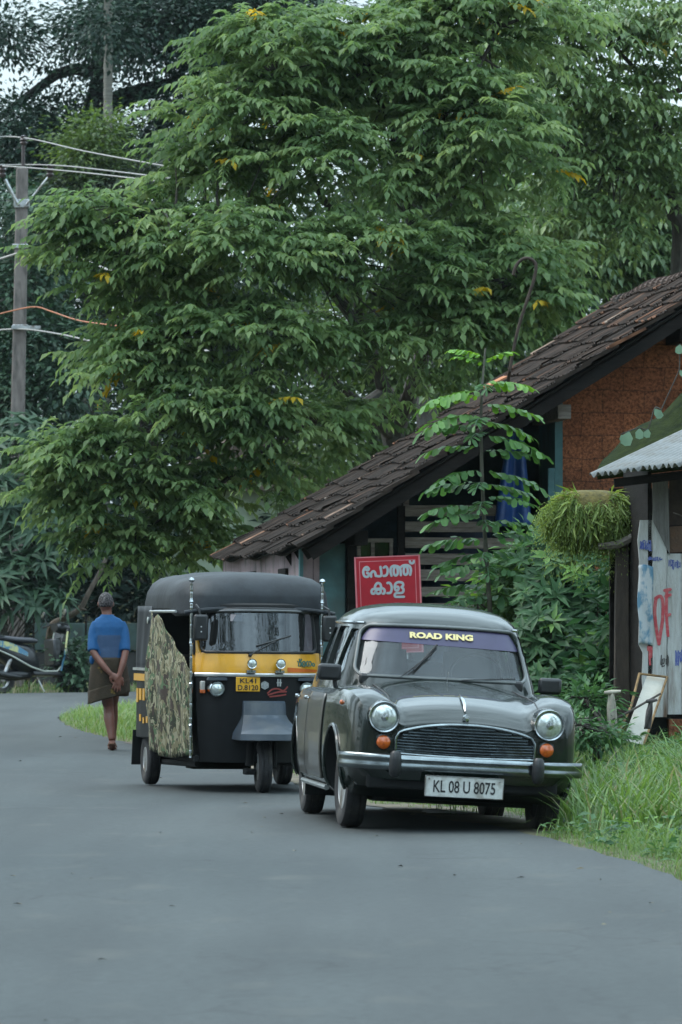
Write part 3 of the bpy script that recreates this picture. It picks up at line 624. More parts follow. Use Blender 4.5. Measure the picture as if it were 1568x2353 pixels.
# ------------------------------------------------------------------ auto rickshaw
ABLACK = M('auto_black', (.005, .006, .0075), .5, var=.3, vs=3, spec=.25, dirt=(.014, .014, .015), ds=3, dthr=(.58, .85))
CANVAS = M('black_canvas', (.017, .021, .026), .6, var=.3, vs=5, bump=.25, bs=8, dirt=(.040, .046, .052), ds=3, dthr=(.5, .8), spec=.35)
AYEL = M('auto_yellow', (.68, .33, .015), .35, var=.1, vs=4, coat=.4, dirt=(.42, .2, .03), ds=5, dthr=(.6, .85))
BLUEGREY = M('mudguard_blue', (.026, .040, .058), .5, var=.2, vs=5, coat=.2, dirt=(.045, .055, .065), ds=6)
AGLASS = glass_mat('auto_windscreen', (.36, .42, .46), .05, .03, .03)
def camo_mat():
    m, nt, N, L, b = new_mat('camouflage_cloth')
    tc = N.new('ShaderNodeTexCoord'); mp = N.new('ShaderNodeMapping'); mp.inputs['Scale'].default_value = (1, 1.0, .62); mp.inputs['Rotation'].default_value = (.5, 0, 0); L.new(tc.outputs['Object'], mp.inputs[0])
    def ns(sc, off):
        m2 = N.new('ShaderNodeMapping'); m2.inputs['Location'].default_value = (off, off * 2, off); L.new(mp.outputs[0], m2.inputs[0])
        n = N.new('ShaderNodeTexNoise'); n.inputs['Scale'].default_value = sc; n.inputs['Detail'].default_value = 2.5; n.inputs['Distortion'].default_value = .8; L.new(m2.outputs[0], n.inputs[0]); return n
    prev = None
    for sc, off, lo, col in ((12, 0, .0, (.070, .070, .036)), (16, 3, .47, (.185, .165, .095)), (13, 7, .54, (.026, .032, .018)), (19, 11, .56, (.29, .27, .18)), (13, 17, .60, (.05, .035, .028)), (20, 23, .61, (.085, .14, .07))):
        if prev is None:
            c = N.new('ShaderNodeRGB'); c.outputs[0].default_value = (*col, 1); prev = c.outputs[0]; continue
        n = ns(sc, off); r = N.new('ShaderNodeValToRGB'); r.color_ramp.elements[0].position = lo - .012; r.color_ramp.elements[1].position = lo + .012; L.new(n.outputs[0], r.inputs[0])
        mx = N.new('ShaderNodeMix'); mx.data_type = 'RGBA'; L.new(r.outputs[0], mx.inputs[0]); L.new(prev, mx.inputs[6]); mx.inputs[7].default_value = (*col, 1); prev = mx.outputs[2]
    L.new(prev, b.inputs['Base Color']); b.inputs['Roughness'].default_value = .85; return m
CAMO = camo_mat()
GREYB = M('grey_trim', (.12, .125, .13), .5, .3, var=.2, vs=8)
RED = M('red_vinyl', (.20, .03, .025), .5)
SILVER = M('bright_trim', (.50, .52, .53), .3, .6, var=.15, vs=8)

auto = thing('auto_rickshaw', 'black and yellow three wheeled auto rickshaw with camouflage side curtain parked behind the green sedan', 'auto rickshaw', (-.855, 42.83, 0), (0, R(.6), R(12.5)))
AW = .530
def fy(x, z):
    """front face of the cab"""
    base = -1.0 + .27 * (min(abs(x), .6) / AW) ** 2.4
    if z > 1.0: base += (z - 1.0) * .22
    if z < .6: base += (.6 - z) * .10
    return base
# cowl: closed shell with depth
def wz(z): return lerp([(.24, .48), (.5, .505), (.8, .52), (1.0, .525), (1.14, .52)], z)
zs = [.24, .255, .4, .55, .7, .85, .93, .965]
xs = np.linspace(-1, 1, 41)
rg = []
for z in zs:
    wv = wz(z); rg.append([Vector((wv * t, fy(wv * t, z), z)) for t in xs] + [Vector((wv * t, -.50, z)) for t in xs[::-2]])
MB().rings(rg).build('front_cowl', ABLACK, auto, bevel=.008)
zs = [.966, 1.0, 1.05, 1.10, 1.14]
rg = [[Vector((wz(z) * t, fy(wz(z) * t, z) - .006, z)) for t in xs] + [Vector((wz(z) * t, -.60, z)) for t in xs[::-2]] for z in zs]
band = MB().rings(rg).build('yellow_band', AYEL, auto, bevel=.006)
# silver line under the band
MB().rings([[Vector((x, fy(x, .965) - .014 - a, .962 + b)) for a, b in ((0, -.018), (.010, -.012), (.012, .004), (0, .014), (-.02, 0))] for x in np.linspace(-.53, .53, 41)]).build('trim_strip', SILVER, band)
text('നന്ദനം', 'lettering', M('sticker_green', (.02, .09, .06), .5), band, (.335, fy(.335, 1.062) - .016, 1.064), (1, .30, 0), (0, .2, 1), w=.24, h=.07, bold=.045, extrude=.004)
MB().grid(lambda u, v: Vector((.20 + .30 * u, fy(.20 + .30 * u, 1.0) - .009, .985 + .04 * v * (1 - .5 * u))), 10, 2).build('sticker', M('orange_vinyl', (.62, .14, .015), .5), band)
# windscreen with frame
WSO = rrect(-.485, .485, 1.145, 1.485, .05, .93, arch=.018)
def af(off): return lambda x, z: Vector((x, fy(x, z) + off, z))
ws = pane(WSO, af(.0)).build('windscreen', AGLASS, auto)
MB().tube([af(-.004)(x, z) for x, z in WSO], .013, 8, closed=True).build('windscreen_seal', BLACKP, ws)
# frame: header and pillars
hdr = MB()
hdr.rings([[Vector((x, fy(x, z) + d, z)) for d, z in ((.0, 1.485), (.0, 1.535), (.05, 1.55), (.05, 1.485))] for x in np.linspace(-.53, .53, 31)])
hdr.build('header', MATTBLACK, auto)
for sx in (-1, 1):
    MB().rings([[Vector((sx * (.505 + d), fy(.53, z) + e + .01, z)) for d, e in ((-.02, -.03), (.03, -.02), (.03, .06), (-.02, .06))] for z in (1.12, 1.25, 1.4, 1.54)]).build('pillar', ABLACK, auto)
    if sx < 0:
        MB().grid(lambda u, v: Vector((sx * (.48 + .045 * u), fy(.51, 1.14 + .16 * v) - .035, 1.135 + .17 * v * (1 - .6 * (1 - u)))), 3, 3).build('corner_panel', AYEL, band)
# canopy
CT = [(1.50, (-.80, 1.27, .655, 6)), (1.56, (-.80, 1.27, .655, 5.5)), (1.63, (-.79, 1.25, .645, 5)), (1.70, (-.75, 1.21, .615, 4.4)), (1.745, (-.69, 1.14, .565, 3.8)), (1.772, (-.60, 1.02, .49, 3.2)), (1.79, (-.42, .85, .37, 2.8)), (1.80, (-.15, .6, .2, 2.4)), (1.804, (.05, .4, .08, 2))]
def cring(z, off=0, n_=80, dz=0):
    yf, yr, hw, n = lerp(CT, z); hl = (yr - yf) / 2 + off; yc = (yr + yf) / 2; r = []
    for k in range(n_):
        a = 2 * math.pi * (k + .5) / n_; c, s_ = math.cos(a), math.sin(a)
        x = (hw + off) * math.copysign(abs(c) ** (2 / n), c); y = yc + hl * math.copysign(abs(s_) ** (2 / n), s_)
        zz = z + dz + (.012 * math.sin(y * 9) * (z > 1.6)) - .05 * max(0, (abs(x) / .655)) ** 3 * (y < -.3) * (z < 1.6)
        r.append(Vector((x, y, zz)))
    return r
zz = [1.50, 1.53, 1.56, 1.60, 1.63, 1.665, 1.70, 1.725, 1.745, 1.76, 1.772, 1.782, 1.79, 1.796, 1.80, 1.804]
rg = [cring(z) for z in zz]
rin = [cring(z, -.025, dz=-.02) for z in zz[:-3]]
MB().rings([cring(1.50, -.025)] + rg, cap0=False).rings([cring(1.50, -.025)] + rin, cap0=False).build('canopy', CANVAS, auto, sharp=50)
MB().tube([(x, -.815 + .02 * (abs(x) / .6) ** 4, 1.505 - .045 * (abs(x) / .655) ** 3) for x in np.linspace(-.63, .63, 31)], .018, 8).build('canopy_piping', SILVER if False else CANVAS, auto)
MB().tube([(x, fy(x, 1.53) - .03 + .0, 1.488 - .03 * (abs(x) / .6) ** 3) for x in np.linspace(-.54, .54, 31)], .011, 7).build('visor_rail', GREYB, auto)
for sx in (-1, 1):
    MB().tube([(sx * .655, y, 1.475) for y in np.linspace(-.55, .62, 8)], .012, 7).build('roof_rail', SILVER, auto)
    # canvas side behind the passenger opening, and the rear quarter of the tub
    MB().grid(lambda u, v: Vector((sx * (.655 - .0 * v + .006 * math.sin(u * 14 + v * 3)), .50 + .72 * u + .10 * (1 - v) * (1 - u), .99 + .53 * v)), 14, 10).build('side_curtain', CANVAS, auto, solid=.012)
    tub = MB()
    tub.rings([[Vector((sx * x, y, z)) for x, y in ((.30, y0), (.665, y0), (.672, .9), (.665, 1.18), (.60, 1.29), (.3, 1.30))] for z, y0 in ((.40, .60), (.45, .52), (.93, .50), (.975, .52))])
    tb = tub.build('rear_tub', ABLACK, auto, bevel=.012)
    MB().box((sx * .676, .88, .915), (.008, .72, .06)).build('yellow_stripe', AYEL, tb)
    MB().box((sx * .674, .86, .984), (.03, .76, .022)).build('trim_strip', SILVER, tb)
    for (yy, zc, wy, hz) in ((.62, .835, .05, .05), (.62, .765, .045, .05), (.62, .695, .05, .05), (.62, .56, .075, .055), (.78, .55, .06, .05), (.78, .77, .09, .10), (.94, .77, .1, .10), (.94, .57, .07, .06), (1.08, .76, .08, .12)):
        MB().box((sx * .675, yy, zc), (.006, wy, hz)).build('yellow_tape', AYEL, tb)
    MB().lathe([(0, -.006), (.03, 0), (.028, .012)], (sx * .672, .66, 1.40), 'X', 14).build('side_lamp', LAMPGLASS, auto)
MB().rings([[Vector((x, y, z)) for x, y in ((-.62, 1.16), (.62, 1.16), (.58, 1.30), (-.58, 1.30))] for z in (.42, .7, 1.0)]).build('tail_panel', ABLACK, auto, bevel=.01)
MB().grid(lambda u, v: Vector((-.64 + 1.28 * u, 1.262, 1.0 + .52 * v)), 6, 4).build('back_curtain', CANVAS, auto, solid=.01)
MB().box((0, .25, .27), (1.04, 1.95, .06)).box((0, .95, .34), (1.2, .62, .12)).build('floor_pan', MATTBLACK, auto, bevel=.01)
MB().box((0, .78, .60), (1.16, .52, .16)).box((0, 1.08, .88), (1.16, .12, .46)).build('passenger_seat', M('seat_vinyl', (.03, .03, .034), .5, var=.2), auto, bevel=.03)
MB().box((0, -.12, .62), (.56, .36, .12)).box((0, .06, .88), (.95, .05, .44)).box((0, -.1, .42), (.5, .3, .3)).build('driver_seat', MATTBLACK, auto, bevel=.03)
MB().tube([(0, -.66, .5), (0, -.50, 1.08)], .025, 8).tube([(-.30, -.42, 1.12), (-.1, -.50, 1.08), (.1, -.50, 1.08), (.30, -.42, 1.12)], .014, 7).build('handlebar', BLACKP, auto)
# camouflage curtain on the side that faces the road
def cam_pt(u, v):
    # v: 0 bottom .. 1 top ; u: 0 front .. 1 rear
    q_ = max(0, (v - .62) / .38); yf_ = -.75 + .92 * q_ ** .9; yr_ = lerp([(0, .54), (.5, .55), (1, .50)], v)
    z = .30 - .05 * math.sin(u * 3.1) + .03 * u + (1.45 - .30) * v
    y = yf_ + (yr_ - yf_) * u
    return Vector((-.672 + .115 * (1 - u) ** 1.5 * min(1, max(0, (1 - v) * 2.4)) - .022 * math.sin(y * 19 + z * 2.2) * (1 - .6 * v) - .010 * math.sin(y * 31 - z * 4 + 1) * u - .05 * math.sin(min(1, v * 1.1) * 3.1) * (1 - .4 * u) * u ** .5, y, z))
MB().grid(cam_pt, 46, 30).build('camouflage_curtain', CAMO, auto, solid=.006, sharp=80)
MB().grid(lambda u, v: Vector((-.16 + .10 * u - .10, fy(-.2, 1.42) + .012, 1.40 + .055 * v)), 2, 2).build('paper_sticker', M('pale_paper', (.42, .36, .38), .7), ws)
# decorative beaded rods
for sx in (-1, 1):
    prof = []
    z = .28; zt = 1.70
    while z < zt:
        r = .0145 if int(z / .012) % 2 else .0115
        if .55 < (z % .34) / .34 < .62: r *= 1.35
        prof.append((r, z)); z += .011
    prof += [(.006, zt), (.0065, zt + .012), (.02, zt + .02), (.026, zt + .033), (.02, zt + .05), (0, zt + .056)]
    ax = (Vector((sx * .005, .0, 1)).normalized(), Vector((1, 0, 0)), Vector((0, 1, 0)))
    MB().lathe([(0, .27)] + prof, (sx * (.565 if sx < 0 else .515), -.80, 0), ax, 10).build('beaded_rod', CHROME, auto)
    # mirrors
    mm = MB().box((sx * (.505 if sx < 0 else .575), -.86, 1.345), (.12, .05, .215)).build('door_mirror', BLACKP, auto, bevel=.02)
    MB().tube([(sx * .53, -.78, 1.53), (sx * (.52 if sx < 0 else .57), -.85, 1.50), (sx * (.505 if sx < 0 else .575), -.86, 1.42)], .010, 7).build('mirror_arm', BLACKP, mm)
    for dz in (.02, .06): MB().lathe([(0, -.004), (.007, 0)], (sx * (.505 if sx < 0 else .575), -.885, 1.29 + dz), 'Y', 8).build('bolt', STEEL, mm)
    # headlamps
    hx = sx * .375; hy = fy(hx, .85)
    h_ = MB().lathe([(.052, -.05), (.058, -.058), (.066, -.05), (.068, -.02), (.072, .04), (.052, .04)], (hx, hy, .845), 'Y', 28, closed=True).build('headlamp', CHROME, auto)
    MB().lathe([(0, -.074), (.026, -.070), (.043, -.060), (.054, -.048)], (hx, hy, .845), 'Y', 28).build('lens', LAMPGLASS, h_)
    MB().rings([[Vector((hx + a * s_, hy - .02 + d, z)) for a, d in ((-.085, 0), (-.08, -.045), (0, -.06), (.08, -.045), (.085, 0))] for z, s_ in ((.94, .9), (.925, 1.0), (.915, 1.0))]).build('lamp_hood', BLUEGREY, h_)
    hi = sx * .475; iy = fy(hi, .85)
    il = MB().box((hi, iy - .012, .87), (.040, .05, .075)).build('indicator_lamp', M('white_lens', (.45, .42, .38), .25, coat=.5), auto, bevel=.008)
    MB().box((hi, iy - .013, .822), (.041, .052, .03)).build('amber_lens', AMBER, il, bevel=.004)
# chrome lamps on the band
for hx in (-.115, .125):
    hy = fy(hx, 1.03)
    f_ = MB().lathe([(.030, -.085), (.040, -.09), (.042, -.07), (.034, -.03), (.012, -.02)], (hx, hy, 1.055), 'Y', 18).tube([(hx, hy - .05, 1.03), (hx, hy - .05, .995), (hx, hy - .0, .985)], .010, 6).box((hx, hy - .03, .990), (.075, .04, .02)).build('fog_lamp', CHROME, auto)
    MB().lathe([(0, -.095), (.02, -.094), (.033, -.088)], (hx, hy, 1.055), 'Y', 18).build('lens', LAMPGLASS, f_)
MB().box((-.055, fy(-.055, 1.045) - .045, 1.045), (.05, .03, .035)).box((.07, fy(.07, 1.045) - .045, 1.045), (.045, .03, .03)).build('horn', CHROME, auto, bevel=.01) if False else None
MB().tube([af(-.016)(-.115, 1.125), af(-.02)(.02, 1.20), af(-.016)(.10, 1.24)], .0055, 6).tube([af(-.014)(-.06, 1.20), af(-.014)(.06, 1.235), af(-.014)(.24, 1.285)], .008, 6).build('wiper', BLACKP, auto)
MB().lathe([(0, -.02), (.014, -.014), (.016, 0)], af(-.01)(-.115, 1.122), 'Y', 8).build('wiper_pivot', BLACKP, auto)
ny_ = fy(-.14, .88)
npl = MB().box((-.135, ny_ - .016, .885), (.20, .008, .118)).build('number_plate', M('plate_yellow', (.70, .36, .02), .45, var=.08, vs=12), auto, bevel=.004)
text('KL41', 'lettering', BLACKT, npl, (-.135, ny_ - .022, .914), (1, 0, 0), (0, 0, 1), w=.135, h=.040, bold=.015)
text('D.8120', 'lettering', BLACKT, npl, (-.135, ny_ - .022, .858), (1, 0, 0), (0, 0, 1), w=.17, h=.043, bold=.015)
MB().prism([(.005 + .036 * math.cos(R(30 + 60 * k)), .878 + .036 * math.sin(R(30 + 60 * k))) for k in range(6)], lambda p: (p[0], fy(.0, .88) - .014, p[1]), lambda p: (p[0], fy(.0, .88) + .01, p[1])).build('badge', M('badge_grey', (.30, .32, .33), .4, .3, vs=60, var=.3), auto)
bm_ = MB()
for dx in (-.010, .010): bm_.box((.125 + dx, fy(.125, .9) - .012, .90), (.011, .01, .06))
bm_.box((.125, fy(.125, .9) - .012, .90), (.042, .009, .010)); bm_.build('emblem', SILVER, auto)
strokes([[(-.09, .0), (-.05, .03), (.0, .035), (.05, .02), (.085, .05)], [(-.085, -.015), (0, .008), (.075, .012)], [(-.07, -.03), (.02, -.02), (.07, -.012)]], 'sticker', RED, auto, frame_mat((.115, fy(.115, .81) - .008, .815), (1, .22, 0), (0, 0, 1)), .013)
# front mudguard
def mud(z, hw, y0, y1): return [Vector((hw * t, y0 + (y1 - y0) * (1 - (1 - abs(t) ** 3)) if False else y0 + .05 * abs(t) ** 3, z)) for t in np.linspace(-1, 1, 15)] + [Vector((hw, y1, z)), Vector((-hw, y1, z))]
MB().rings([mud(.75, .172, -1.05, -.9), mud(.735, .175, -1.075, -.9), mud(.635, .178, -1.10, -.9), mud(.60, .188, -1.14, -.9), mud(.52, .23, -1.30, -.92), mud(.485, .246, -1.34, -.94), mud(.435, .252, -1.35, -.94), mud(.43, .235, -1.33, -.96), mud(.48, .22, -1.27, -1.0)], cap1=False).build('front_mudguard', BLUEGREY, auto, sharp=28)
MB().tube([(0, -1.0, .205), (.095, -1.0, .21), (.10, -.98, .40), (.06, -.9, .55)], .022, 8).tube([(-.10, -.96, .47), (-.105, -.95, .22)], .035, 10).build('front_fork', MATTBLACK, auto)
MB().box((-.1, -.93, .17), (.09, .12, .05)).build('brake_pedal', MATTBLACK, auto, bevel=.01)
wheel('wheel', auto, (.0, -1.0, .212), .212, .115, .105, -1, rimm=RIM, steer=R(-4))
for sx in (-1, 1):
    wheel('wheel', auto, (sx * .575, .96, .212), .212, .12, .105, sx, rimm=STEEL)
    MB().rings([[Vector((sx * .46, y, z)), Vector((sx * .68, y, z)), Vector((sx * .68, y + .02, z)), Vector((sx * .46, y + .02, z))] for y, z in ((1.24, .46), (1.30, .16))]).build('mud_flap', MATTBLACK, auto)
MB().tube([(-.5, .96, .22), (.5, .96, .22)], .03, 8).box((0, .9, .22), (.5, .35, .16)).tube([(-.48, -.65, .22), (-.5, .9, .2)], .025, 8).tube([(.48, -.65, .22), (.5, .9, .2)], .025, 8).build('chassis', MATTBLACK, auto)
# ------------------------------------------------------------------ tiled house
TILE = None
def tile_mat():
    m, nt, N, L, b = new_mat('old_clay_tile')
    at = N.new('ShaderNodeAttribute'); at.attribute_name = 'tint'
    rp = N.new('ShaderNodeValToRGB'); L.new(at.outputs['Fac'], rp.inputs[0])
    cols = [(0, (.014, .011, .010)), (.45, (.027, .020, .017)), (.7, (.046, .031, .025)), (.88, (.085, .048, .034)), (.94, (.17, .078, .046)), (1, (.22, .19, .165))]
    while len(rp.color_ramp.elements) < len(cols): rp.color_ramp.elements.new(.5)
    for e, (p, c) in zip(rp.color_ramp.elements, cols): e.position = p; e.color = (*c, 1)
    tc = N.new('ShaderNodeTexCoord'); n = N.new('ShaderNodeTexNoise'); n.inputs['Scale'].default_value = 7; n.inputs['Detail'].default_value = 6; L.new(tc.outputs['Object'], n.inputs[0])
    r2 = N.new('ShaderNodeValToRGB'); r2.color_ramp.elements[0].position = .3; r2.color_ramp.elements[0].color = (.5, .5, .5, 1); r2.color_ramp.elements[1].position = .72; r2.color_ramp.elements[1].color = (1.6, 1.55, 1.45, 1); L.new(n.outputs[0], r2.inputs[0])
    mx = N.new('ShaderNodeMix'); mx.data_type = 'RGBA'; mx.blend_type = 'MULTIPLY'; mx.inputs[0].default_value = 1; L.new(rp.outputs[0], mx.inputs[6]); L.new(r2.outputs[0], mx.inputs[7])
    L.new(mx.outputs[2], b.inputs['Base Color']); b.inputs['Roughness'].default_value = .9; b.inputs['Specular IOR Level'].default_value = .2
    bp = N.new('ShaderNodeBump'); bp.inputs['Strength'].default_value = .4; bp.inputs['Distance'].default_value = .01; L.new(n.outputs[0], bp.inputs['Height']); L.new(bp.outputs[0], b.inputs['Normal'])
    return m
TILE = tile_mat()
WOODD = M('dark_timber', (.014, .012, .011), .85, var=.35, vs=3, stretch=(1, 1, 6), bump=.4, bs=30, spec=.12)
WOODG = M('weathered_board', (.15, .125, .105), .85, var=.35, vs=4, stretch=(1, 5, 8), bump=.5, bs=25, c2=(.23, .20, .175), dirt=(.09, .07, .06), ds=3)
TEAL = M('teal_limewash', (.075, .17, .185), .85, var=.25, vs=3, bump=.3, bs=20, dirt=(.07, .10, .095), ds=2, dthr=(.45, .7))
PINK = M('pink_plaster', (.33, .25, .27), .9, var=.2, vs=3, bump=.5, bs=18, dirt=(.14, .12, .12), ds=3, dthr=(.45, .66))
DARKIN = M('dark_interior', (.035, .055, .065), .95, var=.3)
def laterite_mat():
    m, nt, N, L, b = new_mat('laterite_block')
    tc = N.new('ShaderNodeTexCoord'); mp = N.new('ShaderNodeMapping'); mp.inputs['Rotation'].default_value = (R(90), 0, 0); L.new(tc.outputs['Object'], mp.inputs[0])
    nn = N.new('ShaderNodeTexNoise'); nn.inputs['Scale'].default_value = 5; L.new(mp.outputs[0], nn.inputs[0])
    ad = N.new('ShaderNodeVectorMath'); ad.operation = 'MULTIPLY_ADD'; ad.inputs[1].default_value = (.05, .05, .05); L.new(nn.outputs['Color'], ad.inputs[0]); L.new(mp.outputs[0], ad.inputs[2])
    br = N.new('ShaderNodeTexBrick'); br.inputs['Scale'].default_value = 1; br.inputs['Brick Width'].default_value = .42; br.inputs['Row Height'].default_value = .23; br.inputs['Mortar Size'].default_value = .010; br.inputs['Mortar Smooth'].default_value = .7
    br.inputs['Color1'].default_value = (.40, .155, .078, 1); br.inputs['Color2'].default_value = (.30, .11, .058, 1); br.inputs['Mortar'].default_value = (.20, .08, .045, 1); L.new(ad.outputs[0], br.inputs[0])
    n2 = N.new('ShaderNodeTexNoise'); n2.inputs['Scale'].default_value = 34; n2.inputs['Detail'].default_value = 6; n2.inputs['Roughness'].default_value = .75; L.new(tc.outputs['Object'], n2.inputs[0])
    r2 = N.new('ShaderNodeValToRGB'); r2.color_ramp.elements[0].position = .36; r2.color_ramp.elements[0].color = (.28, .26, .25, 1); r2.color_ramp.elements[1].position = .66; r2.color_ramp.elements[1].color = (1.45, 1.38, 1.25, 1); L.new(n2.outputs[0], r2.inputs[0])
    mx = N.new('ShaderNodeMix'); mx.data_type = 'RGBA'; mx.blend_type = 'MULTIPLY'; mx.inputs[0].default_value = 1; L.new(br.outputs[0], mx.inputs[6]); L.new(r2.outputs[0], mx.inputs[7]); n4 = N.new('ShaderNodeTexNoise'); n4.inputs['Scale'].default_value = 1.1; n4.inputs['Detail'].default_value = 7; L.new(tc.outputs['Object'], n4.inputs[0])
    r4 = N.new('ShaderNodeValToRGB'); r4.color_ramp.elements[0].position = .38; r4.color_ramp.elements[0].color = (.45, .43, .42, 1); r4.color_ramp.elements[1].position = .62; r4.color_ramp.elements[1].color = (1.15, 1.12, 1.1, 1); L.new(n4.outputs[0], r4.inputs[0])
    m4 = N.new('ShaderNodeMix'); m4.data_type = 'RGBA'; m4.blend_type = 'MULTIPLY'; m4.inputs[0].default_value = 1; L.new(mx.outputs[2], m4.inputs[6]); L.new(r4.outputs[0], m4.inputs[7]); L.new(m4.outputs[2], b.inputs['Base Color'])
    b.inputs['Roughness'].default_value = .95
    sm = N.new('ShaderNodeMath'); sm.operation = 'ADD'; L.new(n2.outputs[0], sm.inputs[0]); L.new(br.outputs['Fac'], sm.inputs[1])
    bp = N.new('ShaderNodeBump'); bp.inputs['Strength'].default_value = .9; bp.inputs['Distance'].default_value = .03; L.new(n2.outputs[0], bp.inputs['Height']); L.new(bp.outputs[0], b.inputs['Normal']); return m
LATER = laterite_mat()
HTH = math.atan2(1.2, 12.4)
house = thing('tiled_house', 'old laterite house with a long sagging roof of dark clay tiles beside the road', 'house', (-.36, 50, 0), (0, 0, HTH))
ZE, UR, ZR, VL = 2.10, 4.93, 5.27, 12.4
SL = math.hypot(UR, ZR - ZE); PITCH = math.atan2(ZR - ZE, UR)
def sag(s_, v): return -.06 * math.sin(math.pi * min(1, max(0, v / VL))) * (.4 + .6 * math.sin(math.pi * min(1, max(0, s_ / SL)))) + .022 * math.sin(v * 1.7 + s_ * .8) - .03 * math.sin(math.pi * min(1, max(0, s_ / SL)))
def roof_pt(s_, v, h, side=0):
    u = s_ * math.cos(PITCH) - h * math.sin(PITCH); z = ZE + s_ * math.sin(PITCH) + h * math.cos(PITCH) + sag(s_, v)
    return Vector((u if side == 0 else 2 * UR - u, v, z))
tv, tf, tt = [], [], []
EXP, TW = .335, .235
nc, nt_ = int(SL / EXP), int(VL / TW)
prof = [(0, .026), (.05, .004), (.115, .022), (.125, .022), (.19, .004), (.235, .026)]
for side in (0, 1):
    for i in range(nc + 1):
        shift = random.uniform(-.03, .03)
        for j in range(nt_):
            if side == 1 and j > 0 and i % 1: continue
            s0 = i * EXP - .05 + .012 * math.sin(j * .9 + i) + random.uniform(-.005, .005); s1 = min(SL + .02, s0 + EXP + .07)
            v0 = j * TW + shift + random.uniform(-.004, .004); tl = random.uniform(-.004, .008) + (random.random() < .04) * .02; sk = random.uniform(-.004, .004)
            n0 = len(tv)
            for (s_, lift) in ((s0, .040 + tl), (s1, .006)):
                for dv, h in prof: tv.append(roof_pt(s_, v0 + dv + (sk if s_ == s0 else 0), h + lift, side))
            for dv, h in prof: tv.append(roof_pt(s0 + .004, v0 + dv + sk, h + lift + .002 if False else (.040 + tl) + h - .024, side))
            k6 = len(prof)
            for a in range(k6 - 1):
                tf.append((n0 + a, n0 + a + 1, n0 + k6 + a + 1, n0 + k6 + a)); tf.append((n0 + 2 * k6 + a, n0 + 2 * k6 + a + 1, n0 + a + 1, n0 + a))
            base = .35 + .22 * (i / nc) + random.gauss(0, .13)
            if random.random() < .035: base = random.uniform(.86, 1)
            if i > nc * .72 and random.random() < .10: base = random.uniform(.72, .92)
            base = min(1, max(0, base)); tt += [base] * (2 * (k6 - 1))
            if j == 0:   # tile ends seen at the verge
                q = len(tv); tv += [roof_pt(s0, v0, .026 + .040 + tl, side), roof_pt(s1, v0, .032, side), roof_pt(s1, v0, .004, side), roof_pt(s0, v0, .03 + tl, side)]; tf.append((q, q + 1, q + 2, q + 3)); tt.append(base)
me = bpy.data.meshes.new('roof'); me.from_pydata(tv, [], tf); me.materials.append(TILE)
at = me.attributes.new('tint', 'FLOAT', 'FACE'); at.data.foreach_set('value', tt)
roof = bpy.data.objects.new('roof', me); link(roof, house)
rm = MB()
for j in range(int(VL / .38)):
    v = j * .38; L_ = []
    for vv, rr in ((v - .02, .115), (v + .36, .10)):
        L_.append([Vector((UR + rr * 1.1 * math.cos(a), vv, ZR + sag(SL, vv) - .03 + rr * math.sin(a))) for a in np.linspace(-.15, math.pi + .15, 10)])
    rm.add(L_[0] + L_[1], [(k, k + 1, 11 + k - 1 + 0, 10 + k) for k in range(9)]); rm.add(L_[0], [tuple(range(10))])
rm.build('ridge_tiles', M('ridge_clay', (.09, .055, .042), .85, var=.45, vs=3, dirt=(.03, .027, .024), ds=3, bump=.3), roof, fix=False)
# a couple of loose, newer tiles
for s_, v in ((3.75, 9.6),):
    MB().box(roof_pt(s_, v, .10), (.30, .2, .02), (0, -PITCH + .12, .25)).build('loose_tile', M('new_clay', (.38, .15, .07), .8, var=.25, vs=8), roof)
# boarding beneath, rafters, verge boards
for side in (0, 1):
    o = MB().rings([[roof_pt(s_, v, -.012, side), roof_pt(s_, v, -.045, side)][::1] + [roof_pt(s_, v + .01, -.045, side), roof_pt(s_, v + .01, -.012, side)] for s_, v in ((0, .1), (SL, .1))]) if False else MB().grid(lambda a, c: roof_pt(.03 + (SL - .05) * a, .06 + (VL - .12) * c, -.02, side), 12, 24)
    o.build('roof_lining', WOODD, roof, solid=.03)
    for v, th, hh in ((.10, .035, .11), (.75, .06, .12), (1.6, .06, .12), (2.6, .06, .12)):
        a, b_ = roof_pt(.02, v, -.10, side), roof_pt(SL - .05, v, -.10, side)
        MB().rings([[p + Vector((0, th / 2 * sx, 0)) + Vector(((-math.sin(PITCH) if side == 0 else math.sin(PITCH)) * sz * hh / 2, 0, math.cos(PITCH) * sz * hh / 2)) for sx, sz in ((-1, -1), (1, -1), (1, 1), (-1, 1))] for p in (a, a.lerp(b_, .33) + Vector((0, 0, sag(2, v))), a.lerp(b_, .66) + Vector((0, 0, sag(4, v))), b_)]).build('rafter', WOODD, roof)
for s_ in (.55, 2.95, 4.4):
    p = roof_pt(s_, .5, -.24); MB().box(p + Vector((0, .75, 0)), (.13, 1.9, .14), (0, -PITCH * 0, 0)).build('purlin', WOODG if s_ == 2.95 else WOODD, roof)
def roofz(u): return ZE + u * math.tan(PITCH) - .16
